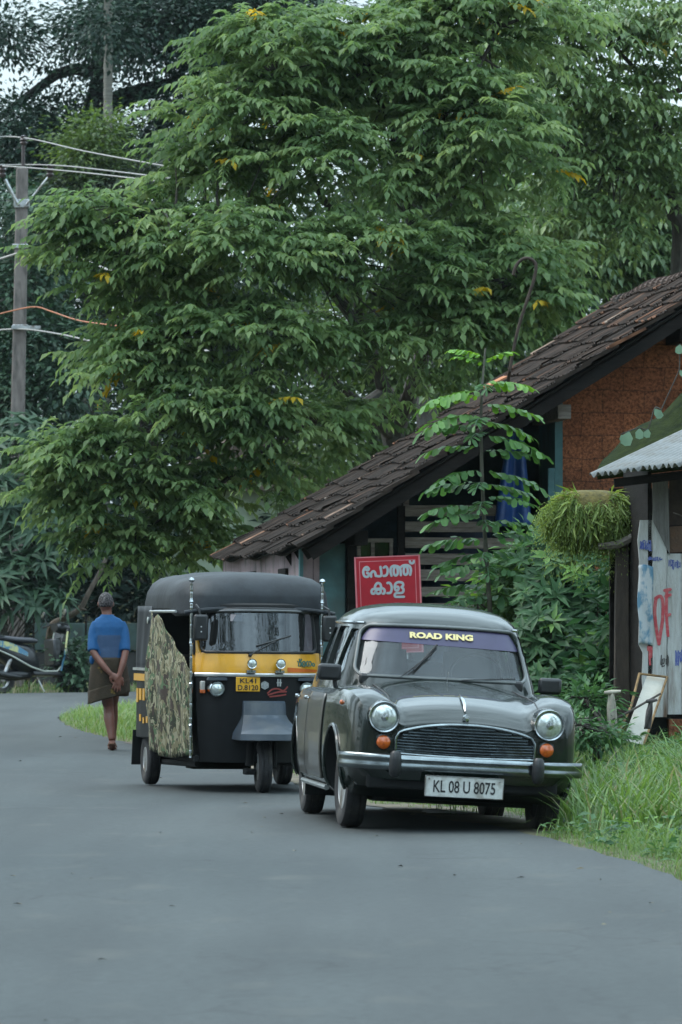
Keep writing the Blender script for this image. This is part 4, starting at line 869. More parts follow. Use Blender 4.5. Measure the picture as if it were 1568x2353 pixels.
# walls
poly = [(2.72, 0), (9.0, 0), (9.0, roofz(2 * UR - 9.0) - .02), (UR, ZR - .28), (2.72, roofz(2.72))]
MB().prism(poly, lambda p: (p[0], 1.2, p[1]), lambda p: (p[0], 1.45, p[1])).build('gable_wall', LATER, house)
MB().prism([(2.64, 0), (2.718, 0), (2.718, roofz(2.68)), (2.64, roofz(2.64))], lambda p: (p[0], 1.19, p[1]), lambda p: (p[0], 2.4, p[1])).build('teal_jamb', TEAL, house)
MB().box((2.60, 1.185, 2.62), (.07, .03, .6)).build('torn_edge', TEAL, house, bevel=.01)
MB().prism([(1.20, 0), (VL - .2, 0), (VL - .2, 2.12), (1.20, 2.12)], lambda p: (.10, p[0], p[1]), lambda p: (.26, p[0], p[1])).build('side_wall', PINK, house)
for v, wv_ in ((3.4, .9), (7.6, 1.0)):
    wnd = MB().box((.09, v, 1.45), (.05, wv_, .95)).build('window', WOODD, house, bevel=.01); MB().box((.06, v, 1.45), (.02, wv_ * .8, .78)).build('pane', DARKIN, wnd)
MB().prism([(.262, .0), (.72, .0), (.72, 2.16), (.262, 2.12)], lambda p: (p[0] - .20, 1.22, p[1]), lambda p: (p[0] - .20, 1.32, p[1])).build('teal_wall', TEAL, house)
MB().box((.20, 1.21, 1.1), (.012, .02, 2.05)).build('door_joint', MATTBLACK, house)
# porch interior
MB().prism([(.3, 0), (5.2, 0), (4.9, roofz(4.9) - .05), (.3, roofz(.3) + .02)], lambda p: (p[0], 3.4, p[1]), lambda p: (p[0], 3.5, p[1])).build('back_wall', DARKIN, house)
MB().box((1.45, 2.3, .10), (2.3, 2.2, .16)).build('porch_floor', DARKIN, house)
for u, wd_ in ((.585, .09), (1.085, .075)):
    MB().box((u, 1.22, (roofz(u)) / 2), (wd_, .10, roofz(u) - .02)).build('post', WOODD, house, bevel=.006)
wf = MB()
for u in (.66, .80, .985): wf.box((u, 1.23, 1.62), (.035, .05, 1.16))
wf.box((.82, 1.225, 2.19), (.37, .05, .04)).box((.82, 1.225, 1.05), (.37, .05, .05)); wfo = wf.build('window_frame', WOODG, house)
MB().box((.82, 1.26, 1.62), (.34, .008, 1.1)).build('pane', glass_mat('dim_glass', (.25, .3, .3), .06, .05), wfo)
sb = MB()
MB().box((1.13, 1.165, 2.585), (.055, .06, .10)).build('beam_end', WOODG, house)
for k in range(8):
    z = 2.49 - .163 * k; u1 = 2.35 if k > 1 else 2.05
    MB().box((1.10 + (u1 - 1.10) / 2 + random.uniform(-.01, .01), 1.215, z), (u1 - 1.10, .022, .105 + random.uniform(-.012, .012)), (random.uniform(-.02, .02), random.uniform(-.012, .012), 0)).build('slat', WOODG, house, bevel=.004)
MB().tube([(1.06, 1.16, 2.02), (1.20, 1.16, 2.01)], .012, 6).tube([(1.15, 1.16, 2.02), (1.14, 1.16, 1.0)], .012, 6).build('iron_rod', STEEL, house)
# blue tarpaulin hung inside the porch
tp = MB()
def tarp(u, v):
    w_ = .05 + .145 * (1 - v) ** .8; x = 2.22 + w_ * (2 * u - 1) - .03 * (1 - v)
    return Vector((x, 1.02 - .06 * math.sin(u * 9.4) * (1 - .5 * v) - .05 * math.cos(u * 3.1), 2.33 + 1.12 * v))
to = tp.grid(tarp, 22, 20).build('tarpaulin', M('blue_tarp', (.008, .045, .17), .45, var=.25, vs=6, bump=.2, bs=14), None, solid=.006, sharp=70)
to.parent = None; to.matrix_world = house.matrix_basis
tag(to, 'dark blue plastic sheet hanging in folds under the tiled roof', 'tarpaulin')
sack = MB()
sack.rings([[Vector((1.72 + (.34 + .04 * math.sin(z * 11)) * math.copysign(abs(math.cos(a)) ** .7, math.cos(a)), 1.75 + .3 * math.sin(a), z)) for a in np.linspace(0, 2 * math.pi, 25)[:-1]] for z in (.2, .6, 1.0, 1.4, 1.8, 2.1, 2.35, 2.45)])
so_ = sack.build('covered_load', M('navy_sheet', (.012, .022, .05), .6, var=.3, vs=4, bump=.3, bs=9), None, sharp=60); so_.matrix_world = house.matrix_basis
tag(so_, 'bulky load under dark navy sheet standing behind the wooden slats', 'covered load')

# bent iron pipe with a hooked top rising behind the roof edge
pts = smooth_curve([(P(1172, 850, 49.6)), P(1190, 760, 49.6), P(1212, 690, 49.6), P(1228, 640, 49.6), P(1232, 608, 49.6), P(1218, 594, 49.6), P(1200, 596, 49.6), P(1186, 612, 49.6), P(1180, 632, 49.6)], 6)
pts = [P(1163, 902, 50.1), P(1167, 880, 49.8)] + pts
hp = MB().tube(pts, .017, 8).build('hooked_pipe', M('rusty_iron', (.05, .036, .028), .75, .4, var=.4, vs=9)); tag(hp, 'thin rusty iron pipe with hooked top standing against the tile roof', 'pipe')

# ------------------------------------------------------------------ red sign
RS = M('sign_red', (.36, .003, .014), .5, var=.1, vs=5, dirt=(.30, .02, .025), ds=6, dthr=(.6, .85))
SGREY = M('sign_grey', (.36, .42, .44), .55, var=.06); SPINK = M('sign_border', (.55, .16, .18), .55)
c0 = P(894, 1331 + 55, 44.6)
sign = thing('meat_sign', 'red painted board with grey Malayalam lettering standing behind the green sedan', 'sign', (c0.x, 44.6, 0), (0, 0, 0))
SR = Matrix.Rotation(R(-2.2), 4, 'Y'); k_ = 1 / (5.6 * 1.741 * S(44.6)) * 1.0   # sign crop pixel -> metres
def sgn(px, py):  # traced crop coordinates -> board plane (x right, y up), centred on the board
    dx, dy = px - 770, 640 - py; a = R(-2.2); return ((dx * math.cos(a) - dy * math.sin(a)) * k_, (dx * math.sin(a) + dy * math.cos(a)) * k_)
zc = c0.z + .22
zc = P(894, 1331, 44.6).z
W_, H_ = 1420 * k_, 2140 * k_
top = zc + 500 * k_ ; ctr = Vector((0, 0, top - H_ / 2))
brd = MB().box((0, 0, 0), (W_, .018, H_)).build('board', RS, sign, bevel=.002); brd.matrix_local = Matrix.Translation(ctr) @ SR
fr = MB()
for x in (-W_ / 2 - .004, W_ / 2 + .004): MB().box((x, .0, 0), (.014, .026, H_ + .02)).build('frame_rail', SPINK, brd)
for z in (-H_ / 2 - .003, H_ / 2 + .003): MB().box((0, .001, z), (W_ - .012, .024, .010)).build('frame_rail', SPINK, brd)
i_ = .030
bl = MB(); bl.add([(x, -.0105, z) for x, z in ((-W_/2+i_, -H_/2+i_), (W_/2-i_, -H_/2+i_), (W_/2-i_, H_/2-i_), (-W_/2+i_, H_/2-i_), (-W_/2+i_+.007, -H_/2+i_+.007), (W_/2-i_-.007, -H_/2+i_+.007), (W_/2-i_-.007, H_/2-i_-.007), (-W_/2+i_+.007, H_/2-i_-.007))], [(0, 1, 5, 4), (1, 2, 6, 5), (2, 3, 7, 6), (3, 0, 4, 7)]).build('border_line', SPINK, brd, fix=False)
L1 = [[(325, 400), (290, 362), (240, 370), (203, 430), (203, 500), (228, 560), (280, 578), (320, 552), (322, 505), (285, 490)], [(325, 398), (300, 428), (262, 420)],
      [(378, 572), (374, 500), (420, 452), (463, 482), (478, 552)], [(478, 555), (600, 548), (583, 355)], [(655, 372), (700, 347), (742, 400), (742, 490), (710, 545), (657, 556)],
      [(833, 550), (810, 470), (818, 380), (870, 333), (950, 338), (1010, 370), (1035, 440), (1043, 540)], [(925, 340), (888, 390), (880, 460), (900, 530), (935, 545), (970, 510), (972, 430), (950, 350)],
      [(1040, 360), (1100, 322), (1190, 320), (1245, 355), (1268, 430), (1252, 532)], [(1150, 335), (1112, 380), (1105, 460), (1125, 520), (1160, 530), (1195, 490), (1195, 410), (1175, 335)], [(1240, 228), (1255, 264), (1287, 275), (1320, 260), (1330, 228)],
      [(462, 830), (470, 780), (502, 728), (545, 716), (588, 745), (608, 822)], [(465, 846), (615, 842)], [(465, 848), (412, 858), (390, 900), (405, 948), (450, 948), (490, 892), (535, 862), (592, 880), (590, 930), (545, 955), (505, 935), (490, 892)], [(605, 832), (660, 845), (683, 890), (675, 945), (645, 950)],
      [(742, 716), (792, 712), (832, 770), (842, 850), (815, 930), (745, 942)],
      [(945, 795), (985, 805), (995, 850), (962, 885), (922, 862), (908, 790), (935, 722), (1000, 695), (1078, 712), (1098, 765), (1062, 808)], [(1062, 808), (1102, 850), (1100, 905), (1060, 938), (950, 942), (912, 975), (922, 1015), (970, 1026), (1118, 1024)]]
# the traced coordinates are in the photo's slightly turned frame; bring them to the board's own frame
def un(pt):
    x, y = pt; t = (x - 45) / 1395.; yy = y + 50 * t - 25; xx = x - (yy - 130) * .052; return ((xx - 745 + 18) * k_, (H_ / k_ / 2 - (yy - 130)) * k_)
Mb = frame_mat((0, -.0095, 0), (1, 0, 0), (0, 0, 1))
strokes([[un(p) for p in l] for l in L1], 'lettering_edge', SPINK, brd, Mb, 64 * k_, .0012, 6)
strokes([[un(p) for p in l] for l in L1], 'lettering', SGREY, brd, Mb, 50 * k_, .0034, 6)
text('478', 'lettering', M('sign_yellow', (.6, .5, .15), .5), brd, (-.02, -.0125, H_ / 2 - 1420 * k_), (1, 0, 0), (0, 0, 1), h=230 * k_, bold=.02)
for x in (-.2, .2): MB().box((x, .03, top / 2), (.04, .035, top - .02)).build('post', WOODD, sign)

# ------------------------------------------------------------------ plank shed on the right
def planks_mat():
    m = M('whitewashed_plank', (.50, .51, .51), .85, var=.2, vs=3, c2=(.36, .345, .325), thr=(.42, .7), stretch=(9, 9, 1), bump=.6, bs=22, dirt=(.13, .085, .06), ds=1.1, dthr=(.56, .72)); return m
WHITEW = planks_mat()
GREYPL = M('grey_plank', (.15, .145, .14), .85, var=.3, vs=3, stretch=(8, 8, 1), bump=.6, bs=20)
RUST = M('rusty_sheet', (.14, .075, .045), .85, var=.4, vs=5, bump=.4, c2=(.07, .05, .04))
shed_o = P(1500, 1700, 42)
shed = thing('plank_shed', 'small shed of whitewashed planks with faded paint writing and a white corrugated roof', 'shed', (2.50, 42, .38), (0, 0, R(4)))
sx0 = 0.05
def sp(px, py, dy=0.):
    """photo pixel on the shed's front (plane y=dy in its own frame)"""
    w_ = P(px, py, 42 + dy); return Vector((w_.x - 2.50, dy, w_.z - .38))
PL = [(1468, 1500, 1195, 1642), (1500, 1534, 1105, 1648), (1534, 1570, 1272, 1642), (1570, 1612, 1268, 1642), (1612, 1655, 1270, 1642), (1655, 1700, 1265, 1640)]
for q, (a, b_, t, bt) in enumerate(PL):
    j = [random.uniform(-2, 2) for _ in range(20)]; ys_ = np.linspace(t, bt, 10)
    left = [(a + j[k] * (1.8 if q == 0 else .7), y) for k, y in enumerate(ys_)]; right = [(b_ - 1.2 + j[10 + k] * .4, y) for k, y in enumerate(ys_)][::-1]
    if q == 0: left = [(1472, 1195), (1466, 1240), (1470, 1290), (1469, 1330), (1466, 1372), (1470, 1420), (1468, 1480), (1478, 1500), (1476, 1560), (1482, 1640)]
    dy = -.012 * (q % 2)
    MB().prism(left + right, lambda p: sp(p[0], p[1], dy), lambda p: sp(p[0], p[1], dy) + Vector((0, .025, 0))).build('plank', WHITEW, shed)
MB().prism([(1500, 1100), (1536, 1100), (1540, 1275), (1502, 1200)], lambda p: sp(p[0], p[1], -.02), lambda p: sp(p[0], p[1], .0)).build('grey_board', GREYPL, shed)
MB().prism([(1541, 1210), (1700, 1200), (1700, 1264), (1541, 1270)], lambda p: sp(p[0], p[1], .04), lambda p: sp(p[0], p[1], .06)).build('rusty_sheet', RUST, shed)
MB().prism([(1541, 1090), (1700, 1085), (1700, 1198), (1541, 1208)], lambda p: sp(p[0], p[1], .10), lambda p: sp(p[0], p[1], .12)).build('opening_shade_panel', M('brown_shade_board', (.05, .035, .028), .9, var=.4, vs=6), shed)  # solid panel, the shade of an opening put into its dark colour
MB().tube([sp(1548, 1178, .0), sp(1600, 1196, .0)], .006, 6).build('twig', WOODG, shed)
MB().box(sp(1552, 1692, .06) + Vector((.35, .04, -.03)), (.80, .20, .34)).build('plinth', LATER, shed)
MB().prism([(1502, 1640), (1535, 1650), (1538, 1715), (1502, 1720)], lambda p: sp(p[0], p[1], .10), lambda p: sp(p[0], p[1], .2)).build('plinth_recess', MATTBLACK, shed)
MB().box((.85, 1.6, 1.0), (1.9, .06, 2.3)).build('back_wall', WOODD, shed); MB().prism([(0.0, -.40), (1.6, -.40), (1.6, 2.3), (0.0, 2.25)], lambda p: (.02, p[0], p[1]), lambda p: (.05, p[0], p[1])).build('side_wall', WOODD, shed)
# corrugated sheet
A_ = Vector((2.015, 41.35, 2.585)); B_ = Vector((3.55, 41.15, 2.77)); D_ = Vector((3.15, 44.2, 3.13))
M_inv = (Matrix.Translation((2.50, 42, .38)) @ Matrix.Rotation(R(4), 4, 'Z')).inverted()
ab = B_ - A_; ad_ = D_ - A_; nrm = ab.cross(ad_).normalized()
if nrm.z < 0: nrm = -nrm
nW = 27 * 6
def corr(u, v):
    ph = u * 27 * 2 * math.pi; rag = .018 * math.sin(u * 61) + .03 * math.sin(u * 17) if v == 0 else 0
    p = A_ + ab * u + ad_ * v + nrm * (.021 * math.sin(ph)) - ad_.normalized() * (rag + (.02 if (v == 0 and int(u * 27) % 3 == 0) else 0)); return M_inv @ p
MB().grid(corr, nW, 10).build('corrugated_roof', M('zinc_sheet', (.185, .19, .185), .55, .25, var=.15, vs=3, dirt=(.13, .115, .095), ds=4, dthr=(.48, .72)), shed, solid=.0035, sharp=80)
MB().box(M_inv @ (A_ + ab * .55 + Vector((0, .28, -.085))), (1.3, .05, .07), (0, -R(7), 0)).build('roof_batten', WOODD, shed)
# mossy older roof behind the sheet
MOSS = M('dark_moss', (.010, .015, .006), 1., var=.4, vs=6, c2=(.024, .034, .010), bump=.8, bs=30, spec=.05)
q0, q1, q2, q3 = P(1372, 1092, 44.6), P(1660, 1060, 44.6), P(1660, 850, 46.2), P(1405, 1045, 46.2)
mr = MB()
def mq(u, v): 
    a = q0.lerp(q1, u); b_ = q3.lerp(q2, u); p = a.lerp(b_, v); return M_inv @ (p + Vector((0, 0, .03 * math.sin(u * 13 + v * 5) * v)))
mr.grid(mq, 20, 8).build('mossy_roof', MOSS, shed, solid=.08)
# writing on the planks
def rp_(x, y): return (2400 + x / 1.809) / 1.7411, (1750 + y / 1.809) / 1.7411
SHM = Matrix(((1, 0, 0, 0), (0, 0, 1, 0), (0, 1, 0, 0), (0, 0, 0, 1)))
def on_shed(pts, dy=-.0): 
    out = []
    for x, y in pts:
        px, py = rp_(x, y); v = sp(px, py, 0); out.append((v.x, v.z))
    return out
PRED = M('faded_red_paint', (.42, .055, .07), .8, var=.2, vs=30, c2=(.50, .16, .16), thr=(.45, .7)); PBLUE = M('faded_blue_paint', (.045, .07, .30), .8, var=.3, vs=30, c2=(.16, .19, .36)); PDARK = M('faded_black_paint', (.06, .055, .055), .85, var=.4, vs=30)
def shedM(dy): return Matrix(((1, 0, 0, 0), (0, 0, -1, dy), (0, 1, 0, 0), (0, 0, 0, 1)))
kx = 1 / (1.809 * 1.7411 * S(42))
strokes([on_shed(l) for l in ([(408, 1165), (398, 1260), (412, 1400), (430, 1495)], [(405, 1165), (440, 1150), (458, 1200), (455, 1320), (440, 1420), (428, 1495)])], 'letter', PRED, shed, shedM(-.0135), 24 * kx, .002, 5)
strokes([on_shed(l) for l in ([(488, 1105), (484, 1180), (484, 1290), (495, 1435)], [(470, 1108), (512, 1100)], [(478, 1150), (512, 1140)], [(490, 1290), (508, 1282)])], 'letter', PRED, shed, shedM(-.0135), 22 * kx, .002, 5)
strokes([on_shed(l) for l in ([(366, 1515), (362, 1580), (366, 1645)], [(350, 1515), (352, 1540)], [(380, 1520), (374, 1590)])], 'letter', PRED, shed, shedM(-.0015), 15 * kx, .002, 5)
def scribble(x0, x1, y0, y1, n, mat, wd, dy):
    ls = []
    for k in range(n * 2):
        x = x0 + (x1 - x0) * (k + random.uniform(.2, .8)) / (n * 2); a = y0 + (y1 - y0) * random.uniform(0, .4); b = y1 - (y1 - y0) * random.uniform(0, .35)
        if random.random() < .35: ls.append([(x, a), (x + random.uniform(-4, 14), a + random.uniform(-3, 6))])
        ls.append([(x, a), (x + random.uniform(-3, 3), (a + b) / 2), (x + random.uniform(-4, 4), b)])
        if random.random() < .4: ls.append([(x, b), (x + random.uniform(6, 18), b - random.uniform(0, 12))])
    strokes([on_shed(l) for l in ls], 'faded_writing', mat, shed, shedM(dy), wd * kx, .002, 4)
scribble(290, 372, 745, 820, 5, PBLUE, 9, -.0015 if False else -.0145)
scribble(345, 440, 865, 893, 4, PBLUE, 9, -.0145)
scribble(500, 590, 885, 955, 4, PBLUE, 7, -.0015); scribble(545, 640, 1530, 1660, 4, PBLUE, 10, -.0015)
scribble(440, 505, 1575, 1660, 3, PDARK, 8, -.0135)
# torn poster
def poster(u, v):
    px, py = 1466 + (1500 - 1466) * u + 2 * math.sin(v * 9), 1482 - (1482 - 1300) * v - 3 * math.sin(u * 4); p = sp(px, py, 0); return p + Vector((0, -.03 - .018 * math.sin(u * 5 + v * 7) - .02 * (1 - u) * math.sin(v * 4), 0))
MB().grid(poster, 8, 22).build('torn_poster', M('faded_poster', (.10, .22, .32), .6, vs=2.2, c2=(.42, .45, .47), thr=(.46, .54), var=.1, stretch=(3, 1, 1.6)), shed, solid=.002)

# board leaning on the shed
fb = thing('framed_board', 'dirty white board in a rusty metal frame leaning against the plank shed', 'board', P(1478, 1705, 41.4), (0, 0, 0))
o0 = P(1478, 1705, 41.4)
def fp(px, py, Y): return P(px, py, Y) - o0
cor = [fp(1433, 1700, 41.2), fp(1478, 1712, 41.2), fp(1530, 1556, 41.75), fp(1489, 1550, 41.75)]
MB().add([c + Vector((0, d, 0)) for d in (0, .012) for c in cor], [(0, 1, 2, 3), (7, 6, 5, 4), (0, 4, 5, 1), (1, 5, 6, 2), (2, 6, 7, 3), (3, 7, 4, 0)]).build('panel', M('dirty_white', (.46, .45, .40), .7, var=.12, vs=5, dirt=(.28, .23, .15), ds=5, dthr=(.5, .72)), fb)
for a, b_ in ((fp(1468, 1548, 41.70), fp(1533, 1556, 41.70)), (fp(1480, 1712, 41.17), fp(1534, 1556, 41.70)), (fp(1470, 1548, 41.70), fp(1452, 1620, 41.4)), (fp(1452, 1620, 41.4), fp(1420, 1690, 41.1))):
    MB().tube([a, b_], .011, 6).build('frame_bar', M('rusty_frame', (.19, .12, .055), .8, .2, var=.4, vs=12) if 'rusty_frame' not in bpy.data.materials else bpy.data.materials['rusty_frame'], fb)
# bamboo rail with cloth strips tied on
RAILW = M('old_pole', (.06, .052, .045), .85, var=.3, vs=8); RAG = M('dirty_rag', (.34, .31, .26), .9, var=.25, vs=9)
for (p0, p1, lab) in ((P(1374, 1672, 40.9), P(1519, 1594, 41.05), 'thin dark pole slanting in front of the leaning white board'), (P(1300, 1690, 40.6), P(1420, 1610, 41.3), 'thin dark pole slanting through weeds beside the cloth strip')):
    rl = MB().tube([p0 + (p0 - p1) * .10, p0, p0.lerp(p1, .5) + Vector((0, 0, -.01)), p1], [.011, .011, .010, .009], 7).build('rail_pole', RAILW); tag(rl, lab, 'pole', 'slanting rail poles')
def rag(px, py, Y, w_, h_, lab, m=RAG, knot=True, slant=0.):
    o_ = P(px, py, Y); k = .4
    mb = MB().grid(lambda u, v: Vector(((u - .5) * w_ * (.5 + .5 * min(1, v * 3)) + slant * v, -.02 + .014 * math.sin(u * 7 + v * 5), -h_ * v)), 6, 14)
    if knot: mb.tube([(-w_ * .7, -.01, .0), (0, -.02, .005), (w_ * 1.0, -.015, .012)], [.012, .018, .010], 6)
    o = mb.build('cloth_strip', m, None, solid=.006, sharp=70); o.location = o_; tag(o, lab, 'cloth', 'cloth strips on the rails'); return o
rag(1405, 1592, 40.95, .075, .34, 'long pale cloth strip knotted on the rail left of the leaning board', slant=.01)
rag(1496, 1612, 40.9, .05, .22, 'dark grey rag tied in front of the white board', M('dark_rag', (.06, .055, .055), .9, var=.3, vs=9), slant=-.03)
rag(1338, 1650, 40.7, .05, .14, 'small pale rag knotted on the rail by the car headlamp', slant=.01)

# wooden post carrying the mossy ledge
po = P(1430, 1560, 43.2)
post = thing('ledge_post', 'rough wooden post and crossbeam carrying the mossy ledge beside the shed', 'post', (po.x, 43.2, .2))
MB().rings([[Vector((a * w_, b_ * .055, z)) for a, b_ in ((-1, -1), (1, -1), (1, 1), (-1, 1))] for z, w_ in ((-.3, .075), (.6, .068), (1.2, .062), (1.86, .055))]).build('upright', WOODG if False else M('brown_post', (.05, .038, .032), .9, var=.35, vs=4, stretch=(5, 5, 1), bump=.5, c2=(.085, .065, .05)), post, bevel=.012)
b0, b1, b2 = P(1376, 1256, 43.1) - Vector((po.x, 43.2, .2)), P(1420, 1252, 43.1) - Vector((po.x, 43.2, .2)), P(1478, 1222, 43.1) - Vector((po.x, 43.2, .2))
MB().tube([b0, b1, b2], [.030, .036, .034], 7).build('crossbeam', WOODG, post)

# utility pole on the far side of the road
CONC = M('old_concrete', (.17, .145, .135), .9, var=.25, vs=2, stretch=(4, 4, 1), bump=.5, bs=14, dirt=(.09, .08, .075), ds=3)
YP = 96.5; pb = P(40, 1400, YP)
pole = thing('utility_pole', 'tall weathered concrete power pole with angled steel brackets and insulators at left', 'utility pole', (pb.x, YP, 0))
def pp(px, py, dy=0): return P(px, py, YP + dy) - Vector((pb.x, YP, 0))
MB().rings([[pp(px, py) + Vector((a * w_, b_ * w_ * .8, 0)) for a, b_ in ((-1, -1), (1, -1), (1, 1), (-1, 1))] for px, py, w_ in ((36, 1580, .155), (38, 1200, .14), (42, 900, .128), (48, 600, .118), (51, 385, .11))]).build('shaft', CONC, pole, bevel=.03)
MB().tube([pp(53, 385), pp(54, 330)], .035, 8).lathe([(0, -.1), (.05, -.09), (.075, -.05), (.05, -.02), (.08, .01), (.05, .04), (.06, .08), (0, .1)], pp(54, 322), 'Z', 12).build('top_insulator', M('brown_porcelain', (.05, .035, .035), .35, var=.3), pole)
for a, b_ in (((42, 470), (12, 412)), ((60, 470), (112, 405))):
    q_ = pp(*a, -.16), pp(*b_, -.16)
    MB().tube(q_, .035 if b_[0] < 50 else .022, 6).build('bracket', STEEL, pole)
    MB().lathe([(0, -.14), (.045, -.13), (.08, -.07), (.05, -.04), (.085, .02), (.05, .05), (.07, .10), (0, .13)], pp(115 if b_[0] > 50 else 5, 392, -.16), 'Z', 12).build('insulator', bpy.data.materials['brown_porcelain'], pole)
for py, h_ in ((468, .16), (566, .08), (752, .10)):
    MB().box(pp(50 if py < 500 else 47, py), (.29, .24, h_)).build('clamp', STEEL, pole, bevel=.01)
MB().box(pp(60, 752, -.15), (.55, .06, .06)).build('cross_arm', STEEL, pole)
WIREM = M('wire_grey', (.30, .29, .28), .6, .3, var=.1); WIREO = M('wire_orange', (.36, .12, .05), .6)
def wire(name, pts, Ys, r, mat, lab):
    p = [P(x, y, Y) for (x, y), Y in zip(pts, Ys)]
    o = MB().tube(smooth_curve(p, 6), r, 5).build('power_line', mat); tag(o, lab, 'wire', 'overhead wires on the pole'); return o
wire('a', [(-260, 325), (-60, 316), (54, 316), (200, 348), (420, 388), (640, 424)], [99, 97, 96.5, 91, 86, 82], .013, WIREM, 'topmost overhead wire running right from the pole tip')
wire('b', [(-260, 384), (-60, 380), (115, 379), (260, 393), (430, 414), (640, 436)], [99, 97, 96.3, 91, 86, 82], .013, WIREM, 'upper of two parallel wires below the topmost one')
wire('c', [(-260, 390), (-60, 382), (5, 381), (180, 395), (430, 424), (640, 448)], [99, 97, 96.3, 91, 86, 82], .013, WIREM, 'lower of two parallel wires crossing the pole top')
wire('d', [(-260, 660), (-60, 612), (55, 578), (90, 574), (160, 586), (300, 640)], [99, 97, 96.2, 95, 91, 86], .022, WIREM, 'slack twisted cable at middle height of the pole')
wire('e', [(-260, 800), (-60, 738), (20, 716), (80, 705), (120, 716), (190, 738), (310, 752)], [99, 97, 96.2, 95.6, 94, 91, 87], .014, WIREO, 'orange cable arching over the lower pole')
wire('f', [(-260, 768), (-60, 762), (48, 756), (140, 768), (260, 792), (480, 806)], [99, 97, 96.2, 92, 88, 84], .016, WIREM, 'lowest grey cable crossing the pole above the shrubs')

# low wall with boards behind the walker, pale house far behind
lw = thing('low_wall', 'low dark teal plank wall in the shade beyond the road', 'wall', (-3.9, 99, 0), (0, 0, R(-4)))
TEALD = M('dull_teal_board', (.035, .062, .058), .85, var=.25, vs=2, bump=.3, dirt=(.03, .035, .03), ds=3)
for k in range(5):
    MB().box((-1.55 + k * 1.02, 0, .97), (.98, .05, .52)).build('panel', TEALD, lw, bevel=.01); MB().box((-2.06 + k * 1.02, .03, .7), (.035, .09, 1.4)).build('stake', WOODD, lw)
MB().box((.4, .05, .35), (5.0, .10, .62)).build('base', M('dark_stone', (.03, .03, .03), .95, var=.3), lw)
bh = thing('pale_house', 'pale green painted house half hidden behind the hanging branches', 'house', (-1.9, 104, 0), (0, 0, R(5)))
PALE = M('pale_green_wall', (.42, .50, .36), .85, var=.15, vs=2, dirt=(.30, .36, .30), ds=2)
MB().box((0, 2, 1.95), (3.6, 4, 3.9)).build('wall', PALE, bh)
MB().prism([(-2.1, 3.9), (2.1, 3.9), (0, 5.2)], lambda p: (p[0], -.5, p[1]), lambda p: (p[0], 4.4, p[1])).build('roof', M('rust_roof', (.10, .07, .055), .85, var=.3), bh)
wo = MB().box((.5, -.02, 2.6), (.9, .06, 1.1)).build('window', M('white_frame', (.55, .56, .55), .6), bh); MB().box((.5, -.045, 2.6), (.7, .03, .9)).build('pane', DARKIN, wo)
MB().box((-1.0, -.02, 1.2), (.9, .06, 2.1)).build('door', TEALD, bh)
# ------------------------------------------------------------------ foliage tools (vectorised)
def nrm_(a): return a / (np.linalg.norm(a, axis=1, keepdims=True) + 1e-9)
def leaf_faces(O, D, U, L, W, tint, fold=.25, droop=.12, shape='leaf'):
    """returns verts, faces, tint-per-face for N leaves"""
    D = nrm_(D); Sx = nrm_(np.cross(D, U)); U = np.cross(Sx, D); N = len(O); L = L[:, None]; W = W[:, None]
    if shape == 'leaf':
        v = np.stack([O, O + D * L * .42 + Sx * W * .5 + U * W * fold, O + D * L * .42 - Sx * W * .5 + U * W * fold, O + D * L * .5 - U * L * droop * .25, O + D * L - U * L * droop], 1)
        t = [(0, 3, 1), (0, 2, 3), (3, 4, 1), (3, 2, 4)]; k = 5
    elif shape == 'round':   # obovate, blunt
        v = np.stack([O, O + D * L * .45 + Sx * W * .42 + U * W * fold, O + D * L * .45 - Sx * W * .42 + U * W * fold, O + D * L * .9 + Sx * W * .38 + U * W * fold - U * L * droop, O + D * L * .9 - Sx * W * .38 + U * W * fold - U * L * droop, O + D * L - U * L * droop, O + D * L * .5 - U * L * droop * .2], 1)
        t = [(0, 6, 1), (0, 2, 6), (1, 6, 3), (2, 4, 6), (6, 5, 3), (6, 4, 5)]; k = 7
    elif shape == 'blade':
        v = np.stack([O - Sx * W * .5, O + Sx * W * .5, O + D * L * .5 - Sx * W * .42, O + D * L * .5 + Sx * W * .42, O + D * L * .85 - U * L * droop * .55 - Sx * W * .25, O + D * L * .85 - U * L * droop * .55 + Sx * W * .25, O + D * L * 1.05 - U * L * droop * 1.3], 1)
        t = [(0, 1, 3), (0, 3, 2), (2, 3, 5), (2, 5, 4), (4, 5, 6)]; k = 7
    t = np.array(t); f = (np.arange(N)[:, None, None] * k + t[None]).reshape(-1, 3)
    return v.reshape(-1, 3), f, np.repeat(tint, len(t))
def mesh_np(name, parts, mats, parent=None, mi=None):
    """parts: list of (verts, tri faces, tint)"""
    off = 0; V, F, T, MI = [], [], [], []
    for q, (v, f, t) in enumerate(parts):
        V.append(v); F.append(f + off); T.append(t); off += len(v); MI.append(np.full(len(f), 0 if mi is None else mi[q]))
    V = np.concatenate(V); F = np.concatenate(F); T = np.concatenate(T); MI = np.concatenate(MI)
    me = bpy.data.meshes.new(name); me.vertices.add(len(V)); me.vertices.foreach_set('co', V.astype(np.float32).ravel())
    me.loops.add(len(F) * 3); me.loops.foreach_set('vertex_index', F.astype(np.int32).ravel())
    me.polygons.add(len(F)); me.polygons.foreach_set('loop_start', np.arange(0, len(F) * 3, 3, dtype=np.int32)); me.polygons.foreach_set('loop_total', np.full(len(F), 3, np.int32))
    for m in (mats if isinstance(mats, list) else [mats]): me.materials.append(m)
    me.polygons.foreach_set('material_index', MI.astype(np.int32))
    me.update(calc_edges=True); at = me.attributes.new('tint', 'FLOAT', 'FACE'); at.data.foreach_set('value', T.astype(np.float32))
    o = bpy.data.objects.new(name, me); link(o, parent); return o
Zv = np.array([[0, 0, 1.]])
